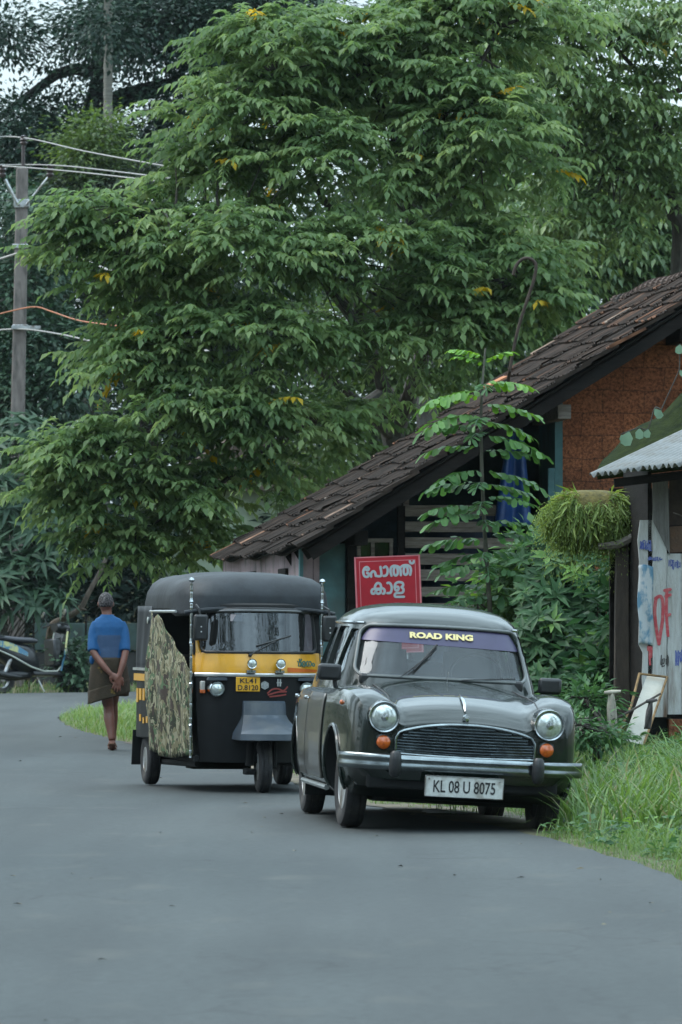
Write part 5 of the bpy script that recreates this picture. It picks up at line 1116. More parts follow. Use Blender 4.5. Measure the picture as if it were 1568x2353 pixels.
def fronds(Pt, Dr, Ln, pairs, lw, ll, tint, droop=.35, hang=.55, ang=.8, jit=.15, shape='leaf'):
    """pinnate leaves; Pt (N,3) bases, Dr directions"""
    N = len(Pt); Dr = nrm_(Dr); side = nrm_(np.cross(Dr, np.repeat(Zv, N, 0)) + 1e-6)
    out = []
    for j in range(pairs + 1):
        t = .12 + .88 * j / pairs
        pos = Pt + Dr * (Ln * t)[:, None] - Zv * (Ln * droop * t * t)[:, None]
        tan = nrm_(Dr - Zv * (2 * droop * t))
        sz = ll * (1 - .25 * abs(t - .55)) * rng.uniform(.8, 1.15, N) if j < pairs else ll * rng.uniform(.9, 1.2, N)
        for sg in ((-1, 1) if j < pairs else (0,)):
            d = tan * (.55 if sg else 1) + side * (ang * sg) - Zv * hang + rng.normal(0, jit, (N, 3))
            up = Zv + side * (sg * .5) + rng.normal(0, .15, (N, 3))
            out.append(leaf_faces(pos, d, up, sz, sz * lw, np.clip(tint + rng.normal(0, .07, N), 0, .86) * (tint < .9) + tint * (tint >= .9), fold=.16, droop=.14, shape=shape))
    return out
def rachis(Pt, Dr, Ln, droop, r=.006):
    N = len(Pt); Dr = nrm_(Dr); side = nrm_(np.cross(Dr, np.repeat(Zv, N, 0)) + 1e-6)
    vs, fs = [], []
    ts = [0, .35, .7, 1]
    for t in ts:
        p = Pt + Dr * (Ln * t)[:, None] - Zv * (Ln * droop * t * t)[:, None]; vs += [p - side * r, p + side * r]
    v = np.stack(vs, 1); f = []
    for k in range(3): f += [(2 * k, 2 * k + 1, 2 * k + 3), (2 * k, 2 * k + 3, 2 * k + 2)]
    f = (np.arange(N)[:, None, None] * 8 + np.array(f)[None]).reshape(-1, 3); return v.reshape(-1, 3), f, np.full(len(f), .2)
def sample_lobes(lobes, n, up_bias=.35, shell=.45):
    """lobes: (centre xyz, radii xyz, weight). returns points, outward dirs"""
    wts = np.array([l[2] * (l[1][0] * l[1][1] * l[1][2]) ** (2 / 3) for l in lobes]); wts /= wts.sum()
    k = rng.choice(len(lobes), n, p=wts); c = np.array([l[0] for l in lobes])[k]; r = np.array([l[1] for l in lobes])[k]
    d = nrm_(rng.normal(0, 1, (n, 3)) + np.array([[0, -.25, up_bias]])); rad = rng.uniform(0, 1, n) ** shell
    return c + d * r * rad[:, None], d
def trunk_mesh(mb, paths, n=8):
    for pts, r0, r1 in paths:
        c = smooth_curve(pts, 5); mb.tube(c, np.linspace(r0, r1, len(c)), n)
def twigs(mb, limbs, pts, step, r0=.016, r1=.005):
    """thin shoots from the nearest point of the limbs to every step-th leaf spray"""
    L = np.array([list(p) for pth in limbs for p in smooth_curve(pth[0], 8)[6:]])
    for p in pts[::step]:
        d = np.linalg.norm(L - p + np.array([0, 0, -.3]), axis=1); i = int(np.argmin(d)); a = Vector(L[i]); b = Vector(p)
        m = a.lerp(b, .5) + Vector((random.uniform(-.1, .1), random.uniform(-.1, .1), .12 * (b - a).length))
        mb.tube([a, a.lerp(m, .6), m.lerp(b, .5), b], [r0 * min(1.6, .5 + (b - a).length), r0 * .8, r0 * .5, r1], 5, caps=False)

BARK = M('dark_bark', (.045, .038, .032), .9, var=.35, vs=4, stretch=(3, 3, 1), bump=.7, bs=18, dirt=(.07, .075, .06), ds=3)
BARKP = M('pale_bark', (.12, .095, .075), .9, var=.3, vs=4, stretch=(3, 3, 1), bump=.6, bs=18)
BARKB = M('black_bark', (.016, .016, .016), .95, var=.3, vs=4, bump=.5)
LMAIN = leaf_mat('drooping_leaf', [(0, (.062, .114, .046)), (.45, (.120, .194, .076)), (.86, (.200, .278, .115)), (.93, (.42, .32, .03)), (1, (.50, .34, .03))], .55, .45, .25)
LRIGHT = leaf_mat('light_pinnate_leaf', [(0, (.052, .100, .040)), (.5, (.115, .185, .068)), (.86, (.180, .250, .090)), (.93, (.35, .28, .04)), (1, (.40, .30, .04))], .45, .34)
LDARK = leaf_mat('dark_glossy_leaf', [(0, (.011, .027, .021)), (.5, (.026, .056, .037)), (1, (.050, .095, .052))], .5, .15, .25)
LOLIVE = leaf_mat('olive_leaf', [(0, (.014, .026, .016)), (.5, (.030, .048, .024)), (1, (.075, .100, .035))], .5, .25, .25)
LBRIGHT = leaf_mat('bright_yellow_leaf', [(0, (.04, .075, .022)), (.5, (.085, .14, .035)), (1, (.17, .24, .06))], .5, .4)  # also carries the backlit glow of the tree behind the big one
LBUSH = leaf_mat('whorled_leaf', [(0, (.022, .060, .028)), (.5, (.050, .120, .048)), (.85, (.090, .180, .062)), (1, (.15, .28, .06))], .5, .3, .25)
LSAP = leaf_mat('sapling_leaf', [(0, (.028, .075, .036)), (.5, (.050, .125, .046)), (.85, (.095, .21, .045)), (1, (.16, .32, .05))], .48, .3, .3)
def dlobe(cx, cy, rx, ry, Y, ryd, w=1.):
    s_ = S(Y); p = P(cx, cy, Y); return ((p.x, p.y, p.z), (rx / s_, ryd, ry / s_), w)

# ------------------------------------------------------------------ the big drooping tree behind the house
YM = 66.0
ML = [dlobe(*a) for a in [(650, 120, 200, 100, YM, 1.2), (540, 260, 150, 90, YM - .5, 1.0), (900, 150, 240, 140, YM + .5, 1.4), (1100, 60, 260, 110, YM + 1, 1.4), (1080, 330, 210, 170, YM, 1.5), (760, 380, 260, 120, YM - .8, 1.2, .7),
      (480, 400, 140, 80, YM - .8, .9), (300, 520, 210, 65, YM - 1.2, .9), (180, 570, 100, 55, YM - 1.2, .6), (330, 650, 190, 75, YM - 1.3, .9), (560, 590, 230, 110, YM - 1.6, 1.1), (850, 600, 240, 90, YM - 1.4, 1.0, .7), (1130, 600, 200, 100, YM - .5, 1.0),
      (1240, 690, 95, 50, YM - .8, .6), (330, 830, 150, 85, YM - 1.6, .9), (560, 790, 210, 100, YM - 2, 1.0), (840, 800, 180, 60, YM - 1.6, .8, .6), (1010, 720, 150, 90, YM - 1, .9), (440, 960, 250, 75, YM - 2.2, .9), (250, 1050, 190, 70, YM - 2.2, .8), (640, 980, 200, 75, YM - 2, .9),
      (150, 1110, 95, 55, YM - 2, .6), (330, 1150, 200, 75, YM - 2.4, .8), (560, 1120, 150, 55, YM - 1.6, .7), (270, 1250, 135, 50, YM - 2.2, .6), (430, 1250, 110, 60, YM - 2, .7), (770, 950, 110, 40, YM - .6, .7, .5), (690, 1090, 90, 40, YM - .4, .6), (960, 890, 90, 50, YM - .2, .6, .5)]]
mt = thing('broadleaf_tree', 'huge pale green tree with drooping pinnate leaves overhanging the road and tiled roof', 'tree', (1.3, 68.3, 0))
off = np.array([1.3, 68.3, 0])
tb = P(940, 1000, 68.3)
pts, dr = sample_lobes(ML, 980, .55, .33)
NF = 6
Pt = np.repeat(pts, NF, 0) + rng.normal(0, .07, (len(pts) * NF, 3)); az = np.tile(np.arange(NF) * 2 * math.pi / NF, len(pts)) + np.repeat(rng.uniform(0, 6.28, len(pts)), NF)
Dd = np.stack([np.cos(az), np.sin(az), rng.normal(.22, .32, len(az))], 1) + np.repeat(dr, NF, 0) * np.array([[.6, .6, .25]]) + rng.normal(0, .15, (len(az), 3))
tint = np.clip(np.repeat(rng.normal(.45, .22, len(pts)), NF) + rng.normal(0, .08, len(az)), 0, .86)
# sparse yellow leaves near the left arm and top
yl = rng.uniform(0, 1, len(az)) < .006; tint[yl] = .97
Ln = rng.uniform(.34, .62, len(az))
parts = fronds(Pt - off, Dd, Ln, 6, .48, .15, tint, droop=.32, hang=.40, ang=.7, jit=.16); parts.append(rachis(Pt - off, Dd, Ln, .32))
mesh_np('crown', parts, LMAIN, mt)
V_ = lambda *a: P(*a) - Vector((1.3, 68.3, 0))
LIMBS = [([Vector((0, 0, -.2)), Vector((.05, -.1, 1.4)), V_(905, 1010, 68.1), V_(885, 900, 67.8)], .20, .13),
         ([V_(905, 1010, 68.1), V_(985, 760, 67.4), V_(965, 620, 67), V_(930, 430, 66.6), V_(900, 300, 66.3), V_(840, 160, 66)], .12, .03),
         ([V_(930, 430, 66.6), V_(960, 330, 66.3), V_(1060, 220, 66), V_(1150, 60, 66.5)], .06, .02), ([V_(885, 900, 67.8), V_(830, 760, 66.5), V_(700, 600, 65), V_(560, 500, 64.8), V_(330, 480, 64.6)], .10, .02),
         ([V_(830, 760, 66.5), V_(800, 560, 66), V_(700, 380, 65.6), V_(640, 180, 65.6)], .07, .02), ([V_(885, 900, 67.8), V_(760, 960, 66), V_(560, 940, 64.4), V_(300, 1010, 63.8), V_(120, 1090, 63.9)], .09, .018),
         ([V_(760, 960, 66), V_(640, 1010, 65), V_(480, 1130, 64), V_(300, 1230, 63.6)], .05, .015), ([V_(905, 1010, 68.1), V_(760, 870, 66.6), V_(560, 760, 64.4), V_(350, 780, 64.2)], .07, .016),
         ([V_(985, 760, 67.4), V_(1090, 660, 66.4), V_(1200, 650, 65.8)], .06, .018), ([V_(965, 620, 67), V_(1050, 440, 66.4), V_(1140, 330, 66)], .05, .016)]
mb = MB(); trunk_mesh(mb, LIMBS); twigs(mb, LIMBS, pts - off, 3); mb.build('trunk', BARK, mt, fix=False)

# ------------------------------------------------------------------ trees on the right, behind the house
def pinnate_tree(name, label, base, limbs, lobes, n, mat, bark, tmu, Lf, ll, lw, group, pairs=4, NF=5, hang=.5, yellow=.003, twig=4, droop=.35):
    t = thing(name, label, 'tree', base, group=group); off = np.array(base)
    pts, dr = sample_lobes(lobes, n, .45, .42); m = len(pts) * NF
    Pt = np.repeat(pts, NF, 0) + rng.normal(0, .08, (m, 3)); az = np.tile(np.arange(NF) * 2 * math.pi / NF, len(pts)) + np.repeat(rng.uniform(0, 6.28, len(pts)), NF)
    Dd = np.stack([np.cos(az), np.sin(az), np.full(m, .15)], 1) + np.repeat(dr, NF, 0) * np.array([[.6, .6, .25]]) + rng.normal(0, .15, (m, 3))
    tint = np.clip(np.repeat(rng.normal(tmu, .15, len(pts)), NF) + rng.normal(0, .08, m), 0, .86); tint[rng.uniform(0, 1, m) < yellow] = .97
    Ln = rng.uniform(.75, 1.2, m) * Lf; parts = fronds(Pt - off, Dd, Ln, pairs, lw, ll, tint, droop=droop, hang=hang); parts.append(rachis(Pt - off, Dd, Ln, droop, .006))
    mesh_np('crown', parts, mat, t)
    mb = MB(); lm = [([Vector(p) - Vector(base) for p in q], a, b_) for q, a, b_ in limbs]; trunk_mesh(mb, lm); twigs(mb, lm, pts - off, twig); mb.build('trunk', bark, t, fix=False); return t
RG = 'trees behind the tiled house'
b = (4.4, 76, 0)
pinnate_tree('feathery_tree', 'slender tree with feathery light foliage and sky gaps above the roof ridge', b,
    [([b, P(1560, 640, 76), P(1545, 480, 76), P(1520, 330, 76), P(1480, 180, 76)], .16, .04), ([P(1545, 480, 76), P(1440, 400, 75.6), P(1300, 300, 75), P(1210, 250, 75)], .06, .02), ([P(1520, 330, 76), P(1600, 230, 76), P(1640, 120, 76)], .05, .02), ([P(1480, 180, 76), P(1400, 100, 75.5), P(1300, 60, 75)], .04, .015), ([P(1640, 170, 76.5), P(1540, 215, 76), P(1420, 245, 75.5), P(1300, 255, 75)], .05, .03)],
    [dlobe(*a) for a in [(1380, 90, 230, 110, 75.5, 1.2), (1560, 60, 120, 110, 76, 1.2), (1420, 250, 190, 90, 75.6, 1.1), (1300, 230, 130, 90, 75, 1.0), (1530, 330, 110, 80, 76, 1.1), (1400, 400, 170, 90, 75.6, 1.0), (1520, 480, 120, 80, 76, 1.0), (1330, 530, 140, 90, 75.4, .9), (1220, 120, 130, 90, 75, 1.0)]],
    330, LRIGHT, BARK, .5, .55, .17, .42, RG, yellow=.004)
b = (3.3, 84, 0)
pinnate_tree('young_tree', 'dark leafy tree in the shade between the roof ridge and the big drooping tree', b,
    [([b, P(1330, 760, 84), P(1345, 620, 84), P(1330, 500, 84), P(1310, 380, 84)], .12, .03), ([P(1345, 620, 84), P(1440, 520, 83.6), P(1500, 440, 83.5)], .05, .02), ([P(1330, 760, 84), P(1250, 620, 83.6), P(1190, 520, 83.4)], .05, .02), ([P(1400, 700, 84), P(1395, 560, 84), P(1400, 420, 84)], .05, .02)],
    [dlobe(*a) for a in [(1400, 620, 170, 90, 84, 1.2), (1520, 600, 120, 110, 84.5, 1.2), (1250, 560, 150, 110, 83.6, 1.2), (1400, 480, 190, 90, 84, 1.2), (1200, 720, 130, 100, 83.6, 1.1), (1050, 800, 140, 110, 83.6, 1.1)]],
    430, LRIGHT, BARK, .25, .6, .19, .42, RG)

# broad-leaved trees made of simple leaves
def leafy_tree(name, label, base, limbs, lobes, n, mat, bark, tmu, ll, lw, group, k=14, spread=.38, twig=5, hang=.35, tsd=.15, cat='tree', parts_names=('crown', 'trunk'), shape='leaf', upb=.3, shell=.4):
    t = thing(name, label, cat, base, group=group); off = np.array(base)
    pts, dr = sample_lobes(lobes, n, upb, shell); m = n * k
    q = rng.normal(0, 1, (m, 3)) * np.array([[1, 1, .55]]) * spread * .55
    O = np.repeat(pts, k, 0) + q - off
    D = nrm_(q) * np.array([[1, 1, .6]]) + np.repeat(dr, k, 0) * .5 - Zv * hang + rng.normal(0, .3, (m, 3)); U = Zv + rng.normal(0, .35, (m, 3))
    tint = np.clip(np.repeat(rng.normal(tmu, tsd, n), k) + rng.normal(0, .09, m), 0, 1); L = ll * rng.uniform(.7, 1.25, m)
    mesh_np(parts_names[0], [leaf_faces(O, D, U, L, L * lw, tint, .14, .12, shape)], mat, t)
    mb = MB(); lm = [([Vector(p) - Vector(base) for p in z], a, b_) for z, a, b_ in limbs]; trunk_mesh(mb, lm)
    if twig: twigs(mb, lm, pts - off, twig)
    mb.build(parts_names[1], bark, t, fix=False); return t
LG = 'tall trees across the road'
b = (-8.6, 118, 2)
leafy_tree('spreading_tree', 'tall dark tree with thick black forking limbs against the sky at top left', b,
    [([b, P(20, 900, 118), P(60, 500, 118), P(150, 350, 118), P(220, 270, 118)], .50, .33), ([P(150, 370, 118), P(240, 250, 118), P(330, 210, 117.5), P(450, 180, 117), P(560, 140, 117)], .30, .10), ([P(200, 290, 118), P(240, 160, 118), P(300, 90, 117.5), P(400, 20, 117), P(440, -60, 117)], .22, .10), ([P(240, 170, 118), P(160, 160, 118.4), P(90, 200, 118.5), P(-40, 300, 119)], .16, .07), ([P(235, 250, 118), P(225, 160, 118), P(240, 20, 118), P(250, -120, 118)], .2, .1)],
    [dlobe(*a) for a in [(380, 60, 190, 110, 117, 2.2), (520, 120, 130, 120, 117, 1.8), (440, 230, 110, 60, 116.6, 1.2), (70, 330, 150, 100, 118, 2.2), (200, 60, 70, 60, 118, 1.0), (20, 90, 60, 80, 118, 1.2), (620, 30, 190, 100, 118, 2), (380, 360, 120, 90, 117.5, 1.6), (250, 330, 90, 40, 117, .8), (150, 420, 190, 110, 118, 2), (170, 130, 90, 70, 118, .8, .25), (320, 180, 90, 60, 117, .8, .3), (230, 240, 130, 70, 118, 1, .2), (245, 70, 70, 90, 113, .6, .8)]],
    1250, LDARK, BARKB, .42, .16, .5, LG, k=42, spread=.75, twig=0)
b = (-5.2, 111, 1)
leafy_tree('bushy_tree', 'mid height tree with a bright yellow green flank below the palm trunk', b,
    [([b, P(210, 900, 111), P(200, 600, 111), P(190, 400, 111)], .22, .05), ([P(200, 600, 111), P(290, 480, 110.6), P(330, 400, 110.6)], .09, .03)],
    [dlobe(*a) for a in [(195, 330, 50, 50, 110.4, 1.0), (235, 300, 30, 40, 110, .6, 1.5), (205, 370, 40, 60, 110, .8, 1.5), (230, 410, 40, 50, 110, .7)]],
    110, LBRIGHT, BARK, .36, .14, .5, LG, k=34, spread=.6, twig=4)
b = (-3.4, 109.5, 1)
leafy_tree('bushy_tree', 'dull olive tree filling the gap between the pole and the big drooping tree', b,
    [([b, P(330, 900, 109.5), P(320, 600, 109.5), P(300, 420, 109.5)], .24, .06)],
    [dlobe(*a) for a in [(200, 480, 190, 90, 110, 1.6), (330, 450, 150, 90, 109.4, 1.4), (120, 560, 150, 90, 110, 1.4), (300, 640, 200, 120, 109.5, 1.6), (100, 760, 130, 90, 109, 1.3), (260, 820, 170, 110, 109, 1.4), (420, 720, 200, 120, 109.5, 1.6), (480, 940, 220, 110, 109.4, 1.4), (620, 780, 200, 150, 110, 1.6)]],
    820, LOLIVE, BARK, .5, .17, .45, LG, k=30, spread=.65, twig=6)
b = (-7.3, 103, .3)
leafy_tree('bushy_tree', 'dark leafy tree behind the lower half of the power pole', b,
    [([b, P(-30, 1200, 103), P(20, 900, 103), P(60, 700, 103)], .2, .05), ([P(20, 900, 103), P(110, 820, 102.6), P(170, 780, 102.4)], .07, .02)],
    [dlobe(*a) for a in [(60, 650, 110, 80, 103, 1.2), (110, 800, 120, 90, 102.4, 1.2), (40, 920, 120, 100, 102, 1.2), (150, 900, 90, 80, 101.6, 1.0), (-30, 780, 80, 150, 103, 1.2), (30, 500, 90, 80, 103.5, 1.2), (80, 1060, 160, 80, 102, 1.0)]],
    430, LDARK, BARK, .75, .19, .42, LG, k=28, spread=.55, twig=5)
b = (.6, 100.5, .2)
leafy_tree('bushy_tree', 'bright yellow green tree with backlit glow put into its leaf colour behind the shaded branches of the big tree', b,
    [([b, P(850, 1150, 100.5), P(860, 950, 100.5), P(840, 760, 100.5)], .18, .05)],
    [dlobe(*a) for a in [(860, 960, 170, 110, 100.5, 1.3), (740, 1010, 130, 90, 100, 1.0), (960, 850, 150, 130, 100.6, 1.3), (820, 780, 170, 130, 101, 1.3), (1090, 730, 150, 110, 100.6, 1.2), (1020, 980, 130, 90, 100, 1.0), (1150, 500, 170, 140, 101, 1.2), (1000, 500, 170, 140, 101, 1.3)]],
    520, LBRIGHT, BARK, .22, .18, .5, LG, k=26, spread=.65, twig=6)
b = (1.6, 93, .2)
leafy_tree('bushy_tree', 'full green tree standing close behind the top of the big drooping tree', b,
    [([b, P(980, 900, 93), P(960, 500, 93), P(900, 200, 93)], .24, .06), ([P(960, 500, 93), P(1080, 330, 92.6), P(1150, 220, 92.5)], .10, .03), ([P(960, 500, 93), P(760, 330, 92.6), P(650, 250, 92.5)], .10, .03)],
    [dlobe(*a) for a in [(640, 330, 150, 110, 93, 1.2), (800, 250, 170, 120, 93, 1.4), (960, 180, 170, 120, 93, 1.4), (1100, 260, 160, 110, 93, 1.4), (900, 420, 180, 110, 93, 1.4), (1130, 430, 150, 110, 93, 1.3), (720, 120, 160, 100, 93, 1.3), (1080, 80, 150, 90, 93.5, 1.3), (560, 450, 160, 90, 93, 1.2)]],
    620, LRIGHT, BARK, .30, .19, .45, LG, k=22, spread=.6, twig=6)
b = (6.3, 94, .2)
leafy_tree('bushy_tree', 'bright leafy tree filling the gap behind the feathery tree at right', b,
    [([b, P(1560, 700, 94), P(1540, 450, 94), P(1500, 300, 94)], .2, .05), ([P(1540, 450, 94), P(1420, 360, 93.6), P(1330, 320, 93.6)], .08, .02)],
    [dlobe(*a) for a in [(1280, 330, 130, 90, 94, 1.3), (1420, 350, 140, 80, 94, 1.3), (1540, 420, 120, 110, 94, 1.3), (1260, 470, 130, 90, 94, 1.3), (1480, 230, 90, 50, 94, 1.0, .5)]],
    330, LBRIGHT, BARK, .40, .19, .5, LG, k=24, spread=.65, twig=5)
# slim palm
pb_ = P(243, 1400, 114.5)
pt = thing('slim_palm', 'slim ringed palm trunk rising pale against the dark trees at upper left', 'palm tree', (pb_.x, 114.5, 1), group=None)
ppos = [P(246 - 6 * (1 - t) ** 2 + 3 * t, 1380 - 1420 * t, 114.5) - Vector((pb_.x, 114.5, 1)) for t in np.linspace(0, 1, 90)]
rr = [.115 - .02 * t + (.012 if k % 2 else 0) for k, t in enumerate(np.linspace(0, 1, 90))]
MB().tube(ppos, rr, 10).build('trunk', M('ringed_palm_bark', (.20, .19, .165), .9, var=.25, vs=14, stretch=(.3, .3, 3), bump=.4), pt, fix=False)
top = np.array(ppos[-1]); az = np.linspace(0, 2 * math.pi, 14)[:-1]; Dd = np.stack([np.cos(az), np.sin(az), np.full(13, .7)], 1)
mesh_np('crown', fronds(np.repeat(top[None], 13, 0), Dd, np.full(13, 2.2), 22, .07, .6, np.full(13, .5), droop=.5, hang=.3, ang=.9, jit=.08), LOLIVE, pt)

# far wood closing the view: one mass
def wood(name, lobes, n, mat, ll, k, spread, tmu=.4, lw=.5):
    pts, dr = sample_lobes(lobes, n, .3, .5); m = n * k; q = rng.normal(0, 1, (m, 3)) * np.array([[1, 1, .6]]) * spread * .55
    D = nrm_(q) + np.repeat(dr, k, 0) * .5 - Zv * .3 + rng.normal(0, .3, (m, 3)); U = Zv + rng.normal(0, .35, (m, 3)); L = ll * rng.uniform(.7, 1.3, m)
    tint = np.clip(np.repeat(rng.normal(tmu, .16, n), k) + rng.normal(0, .09, m), 0, 1)
    o = mesh_np(name, [leaf_faces(np.repeat(pts, k, 0) + q, D, U, L, L * lw, tint, .14, .12)], mat); return o
o = wood('far_wood', [((x, 119 + 4 * math.sin(x * 1.3), z), (1.9, 1.8, 1.7), 1.) for x in np.arange(-13, 16, 1.7) for z in (3.2, 5.6, 8.2)] + [((x, 123 + 3 * math.sin(x), z), (2.0, 1.8, 1.7), 1.) for x in np.arange(-1.5, 16, 1.8) for z in (10.2,) if x < 4], 2300, LDARK, .34, 18, .95, .35)
tag(o, 'dark far wood closing off the view behind all the nearer trees', 'wood', kind='stuff')

o = wood('shade_tinted_thicket', [((x, 104.6 + .8 * math.sin(x * 2.1), z), (1.0, .8, .8), 1.) for x in np.arange(-8.5, 1.6, 1.0) for z in (.5, 1.7, 2.9)] + [((x, 101.2, z), (.9, .6, .6), 1.) for x in (-7.6, -6.6, -5.7) for z in (.4, 1.3, 2.2)], 700, LDARK, .24, 16, .6, .02)  # very low tint puts the gap's deep shade into the leaf colour
tag(o, 'leafy thicket with deep shade put into its leaf colour behind the low teal wall', 'thicket', kind='stuff')
# undergrowth across the road, under the trees
UG = 'dark shrubs across the road'
def shrub(name, label, base, lobes, n, mat, tmu, ll, lw, group, k=12, spread=.3, shape='leaf', hang=.3, tsd=.15, stems=5, cat='shrub'):
    bb = Vector(base); lm = []
    for q in range(stems):
        l = lobes[q % len(lobes)]; c = Vector(l[0]) + Vector((random.uniform(-.5, .5) * l[1][0], random.uniform(-.3, .3), random.uniform(0, .6) * l[1][2]))
        a = bb + Vector((random.uniform(-.2, .2), random.uniform(-.1, .1), -.1)); lm.append(([a, a.lerp(c, .5) + Vector((0, 0, .1)), c], .02, .008))
    return leafy_tree(name, label, base, lm, lobes, n, mat, BARK, tmu, ll, lw, group, k, spread, 3, hang, tsd, cat, ('foliage', 'stems'), shape)
def whorl_shrub(name, label, base, lobes, n, mat, tmu, ll, lw, group, k=9, tsd=.16, elev=.25, stems=6, droop=.2, shape='leaf', bright=0.):
    """finger-leaved rosettes at the shoot tips"""
    t = thing(name, label, 'shrub', base, group=group); off = np.array(base); pts, dr = sample_lobes(lobes, n, .45, .35); m = n * k
    ax = nrm_(dr * np.array([[.8, .8, .4]]) + Zv * .9 + np.array([[0, -.35, 0]]) + rng.normal(0, .2, (n, 3))); a1 = nrm_(np.cross(ax, rng.normal(0, 1, (n, 3)))); a2 = np.cross(ax, a1)
    an = np.tile(np.arange(k) * 2.399, n) + np.repeat(rng.uniform(0, 6, n), k); el = elev + rng.uniform(-.25, .45, m)
    D = np.repeat(a1, k, 0) * np.cos(an)[:, None] + np.repeat(a2, k, 0) * np.sin(an)[:, None] + np.repeat(ax, k, 0) * el[:, None]
    tt_ = rng.normal(tmu, tsd, n); tt_[rng.uniform(0, 1, n) < bright] = .95
    tint = np.clip(np.repeat(tt_, k) + rng.normal(0, .06, m), 0, 1); L = ll * rng.uniform(.75, 1.2, m)
    mesh_np('foliage', [leaf_faces(np.repeat(pts, k, 0) - off + np.repeat(ax, k, 0) * rng.uniform(-.05, .05, (m, 1)), D, np.repeat(ax, k, 0), L, L * lw, tint, .14, droop, shape)], mat, t)
    mb = MB(); bb = Vector(base)
    for p in pts[::2]:
        c = Vector(p) - bb; a = Vector((random.uniform(-.25, .25), random.uniform(-.1, .2), -.15)); mb.tube([a, a.lerp(c, .5) + Vector((0, 0, .15)), c], [.014, .010, .006], 5, caps=False)
    mb.build('stems', BARK, t, fix=False); return t
b = (-6.6, 94.6, 0)
whorl_shrub('finger_leaf_shrub', 'large shrub with drooping finger shaped leaves in front of the power pole foot', b, [dlobe(*a) for a in [(40, 1030, 110, 70, 95, .9), (20, 1150, 90, 70, 94.6, .8), (60, 1240, 90, 70, 94.4, .7), (30, 1340, 95, 70, 94, .7), (110, 1290, 50, 60, 94, .5), (70, 1390, 90, 40, 93.8, .5)]], 120, LDARK, .85, .42, .26, UG, k=10, droop=.5)
b = (-4.75, 93.2, 0)
shrub('leafy_bush', 'small grey green bush on the road edge behind the parked scooter', b, [dlobe(*a) for a in [(165, 1520, 32, 50, 93.2, .4), (185, 1560, 25, 28, 93, .3)]], 60, LDARK, .95, .17, .5, UG, k=12, spread=.25)
b = (-1.5, 106.5, .1)
shrub('leafy_bush', 'undergrowth bush with deep shade put into its leaf colour behind the low teal wall', b, [dlobe(*a) for a in [(190, 1330, 150, 90, 106, .8), (420, 1350, 200, 80, 106.4, .8), (60, 1300, 120, 110, 104, .8), (330, 1230, 160, 80, 107, .8), (560, 1280, 160, 90, 108, .8)]], 330, LDARK, .15, .24, .5, UG, k=14, spread=.45, stems=10)  # low tint carries the deep shade in the leaf colour
# bare leaning branch across the gap
br = MB(); trunk_mesh(br, [([P(112, 1500, 96), P(118, 1440, 95.6), P(150, 1420, 94.8), P(185, 1398, 94.6), P(205, 1360, 94.5), P(232, 1310, 94.5), P(260, 1240, 94.6)], .07, .035), ([P(185, 1398, 94.6), P(199, 1402, 94.4)], .03, .012), ([P(140, 1425, 94.8), P(134, 1370, 94.6), P(146, 1320, 94.6), P(144, 1240, 94.8)], .022, .012)])
o = br.build('fallen_branch', BARKP, fix=False); tag(o, 'bare crooked brown branch leaning in the dark gap left of the walking man', 'branch')

# ------------------------------------------------------------------ bushes between car, porch and shed
BG = 'shrubs between the porch and the plank shed'
g1 = float(ground_h(np.array([2.0]), np.array([46.0]))[0])
whorl_shrub('whorled_shrub', 'tall shrub of whorled leaves growing under the mossy ledge', (2.15, 46.0, g1), [dlobe(*a) for a in [(1290, 1290, 90, 70, 46.2, .5), (1340, 1370, 90, 90, 46, .5), (1260, 1400, 80, 80, 46, .5), (1370, 1480, 60, 90, 45.8, .5)]], 200, LBUSH, .42, .17, .30, BG, k=10, bright=.06)
whorl_shrub('whorled_shrub', 'dense dark shrub beside the car roof with bright leaf tips', (1.85, 44.6, g1 + .05), [dlobe(*a) for a in [(1230, 1500, 70, 80, 44.8, .4), (1310, 1540, 80, 80, 44.6, .4), (1270, 1440, 60, 50, 44.7, .35), (1350, 1600, 70, 60, 44.4, .4), (1240, 1590, 60, 60, 44.4, .35)]], 190, LBUSH, .42, .16, .30, BG, k=10, bright=.10)
shrub('creeper_thicket', 'tangled pale green creepers below the sapling and behind the car roof', (1.35, 47.4, .1), [dlobe(*a) for a in [(1180, 1330, 60, 60, 47.4, .3), (1230, 1290, 60, 60, 47.2, .3), (1190, 1400, 60, 50, 47.2, .3), (1120, 1390, 60, 30, 47.2, .25), (1250, 1350, 60, 50, 47, .3)]], 170, LBUSH, .72, .12, .5, BG, k=12, spread=.22)
shrub('leafy_bush', 'dark leafy bush in the shade between the wooden post and plank shed', (2.62, 44.6, .3), [dlobe(*a) for a in [(1450, 1330, 35, 90, 44.6, .25), (1440, 1450, 45, 90, 44.4, .25), (1440, 1560, 40, 60, 44.2, .25), (1390, 1590, 50, 60, 44.0, .3)]], 110, LBUSH, .22, .16, .42, BG, k=11, spread=.24)
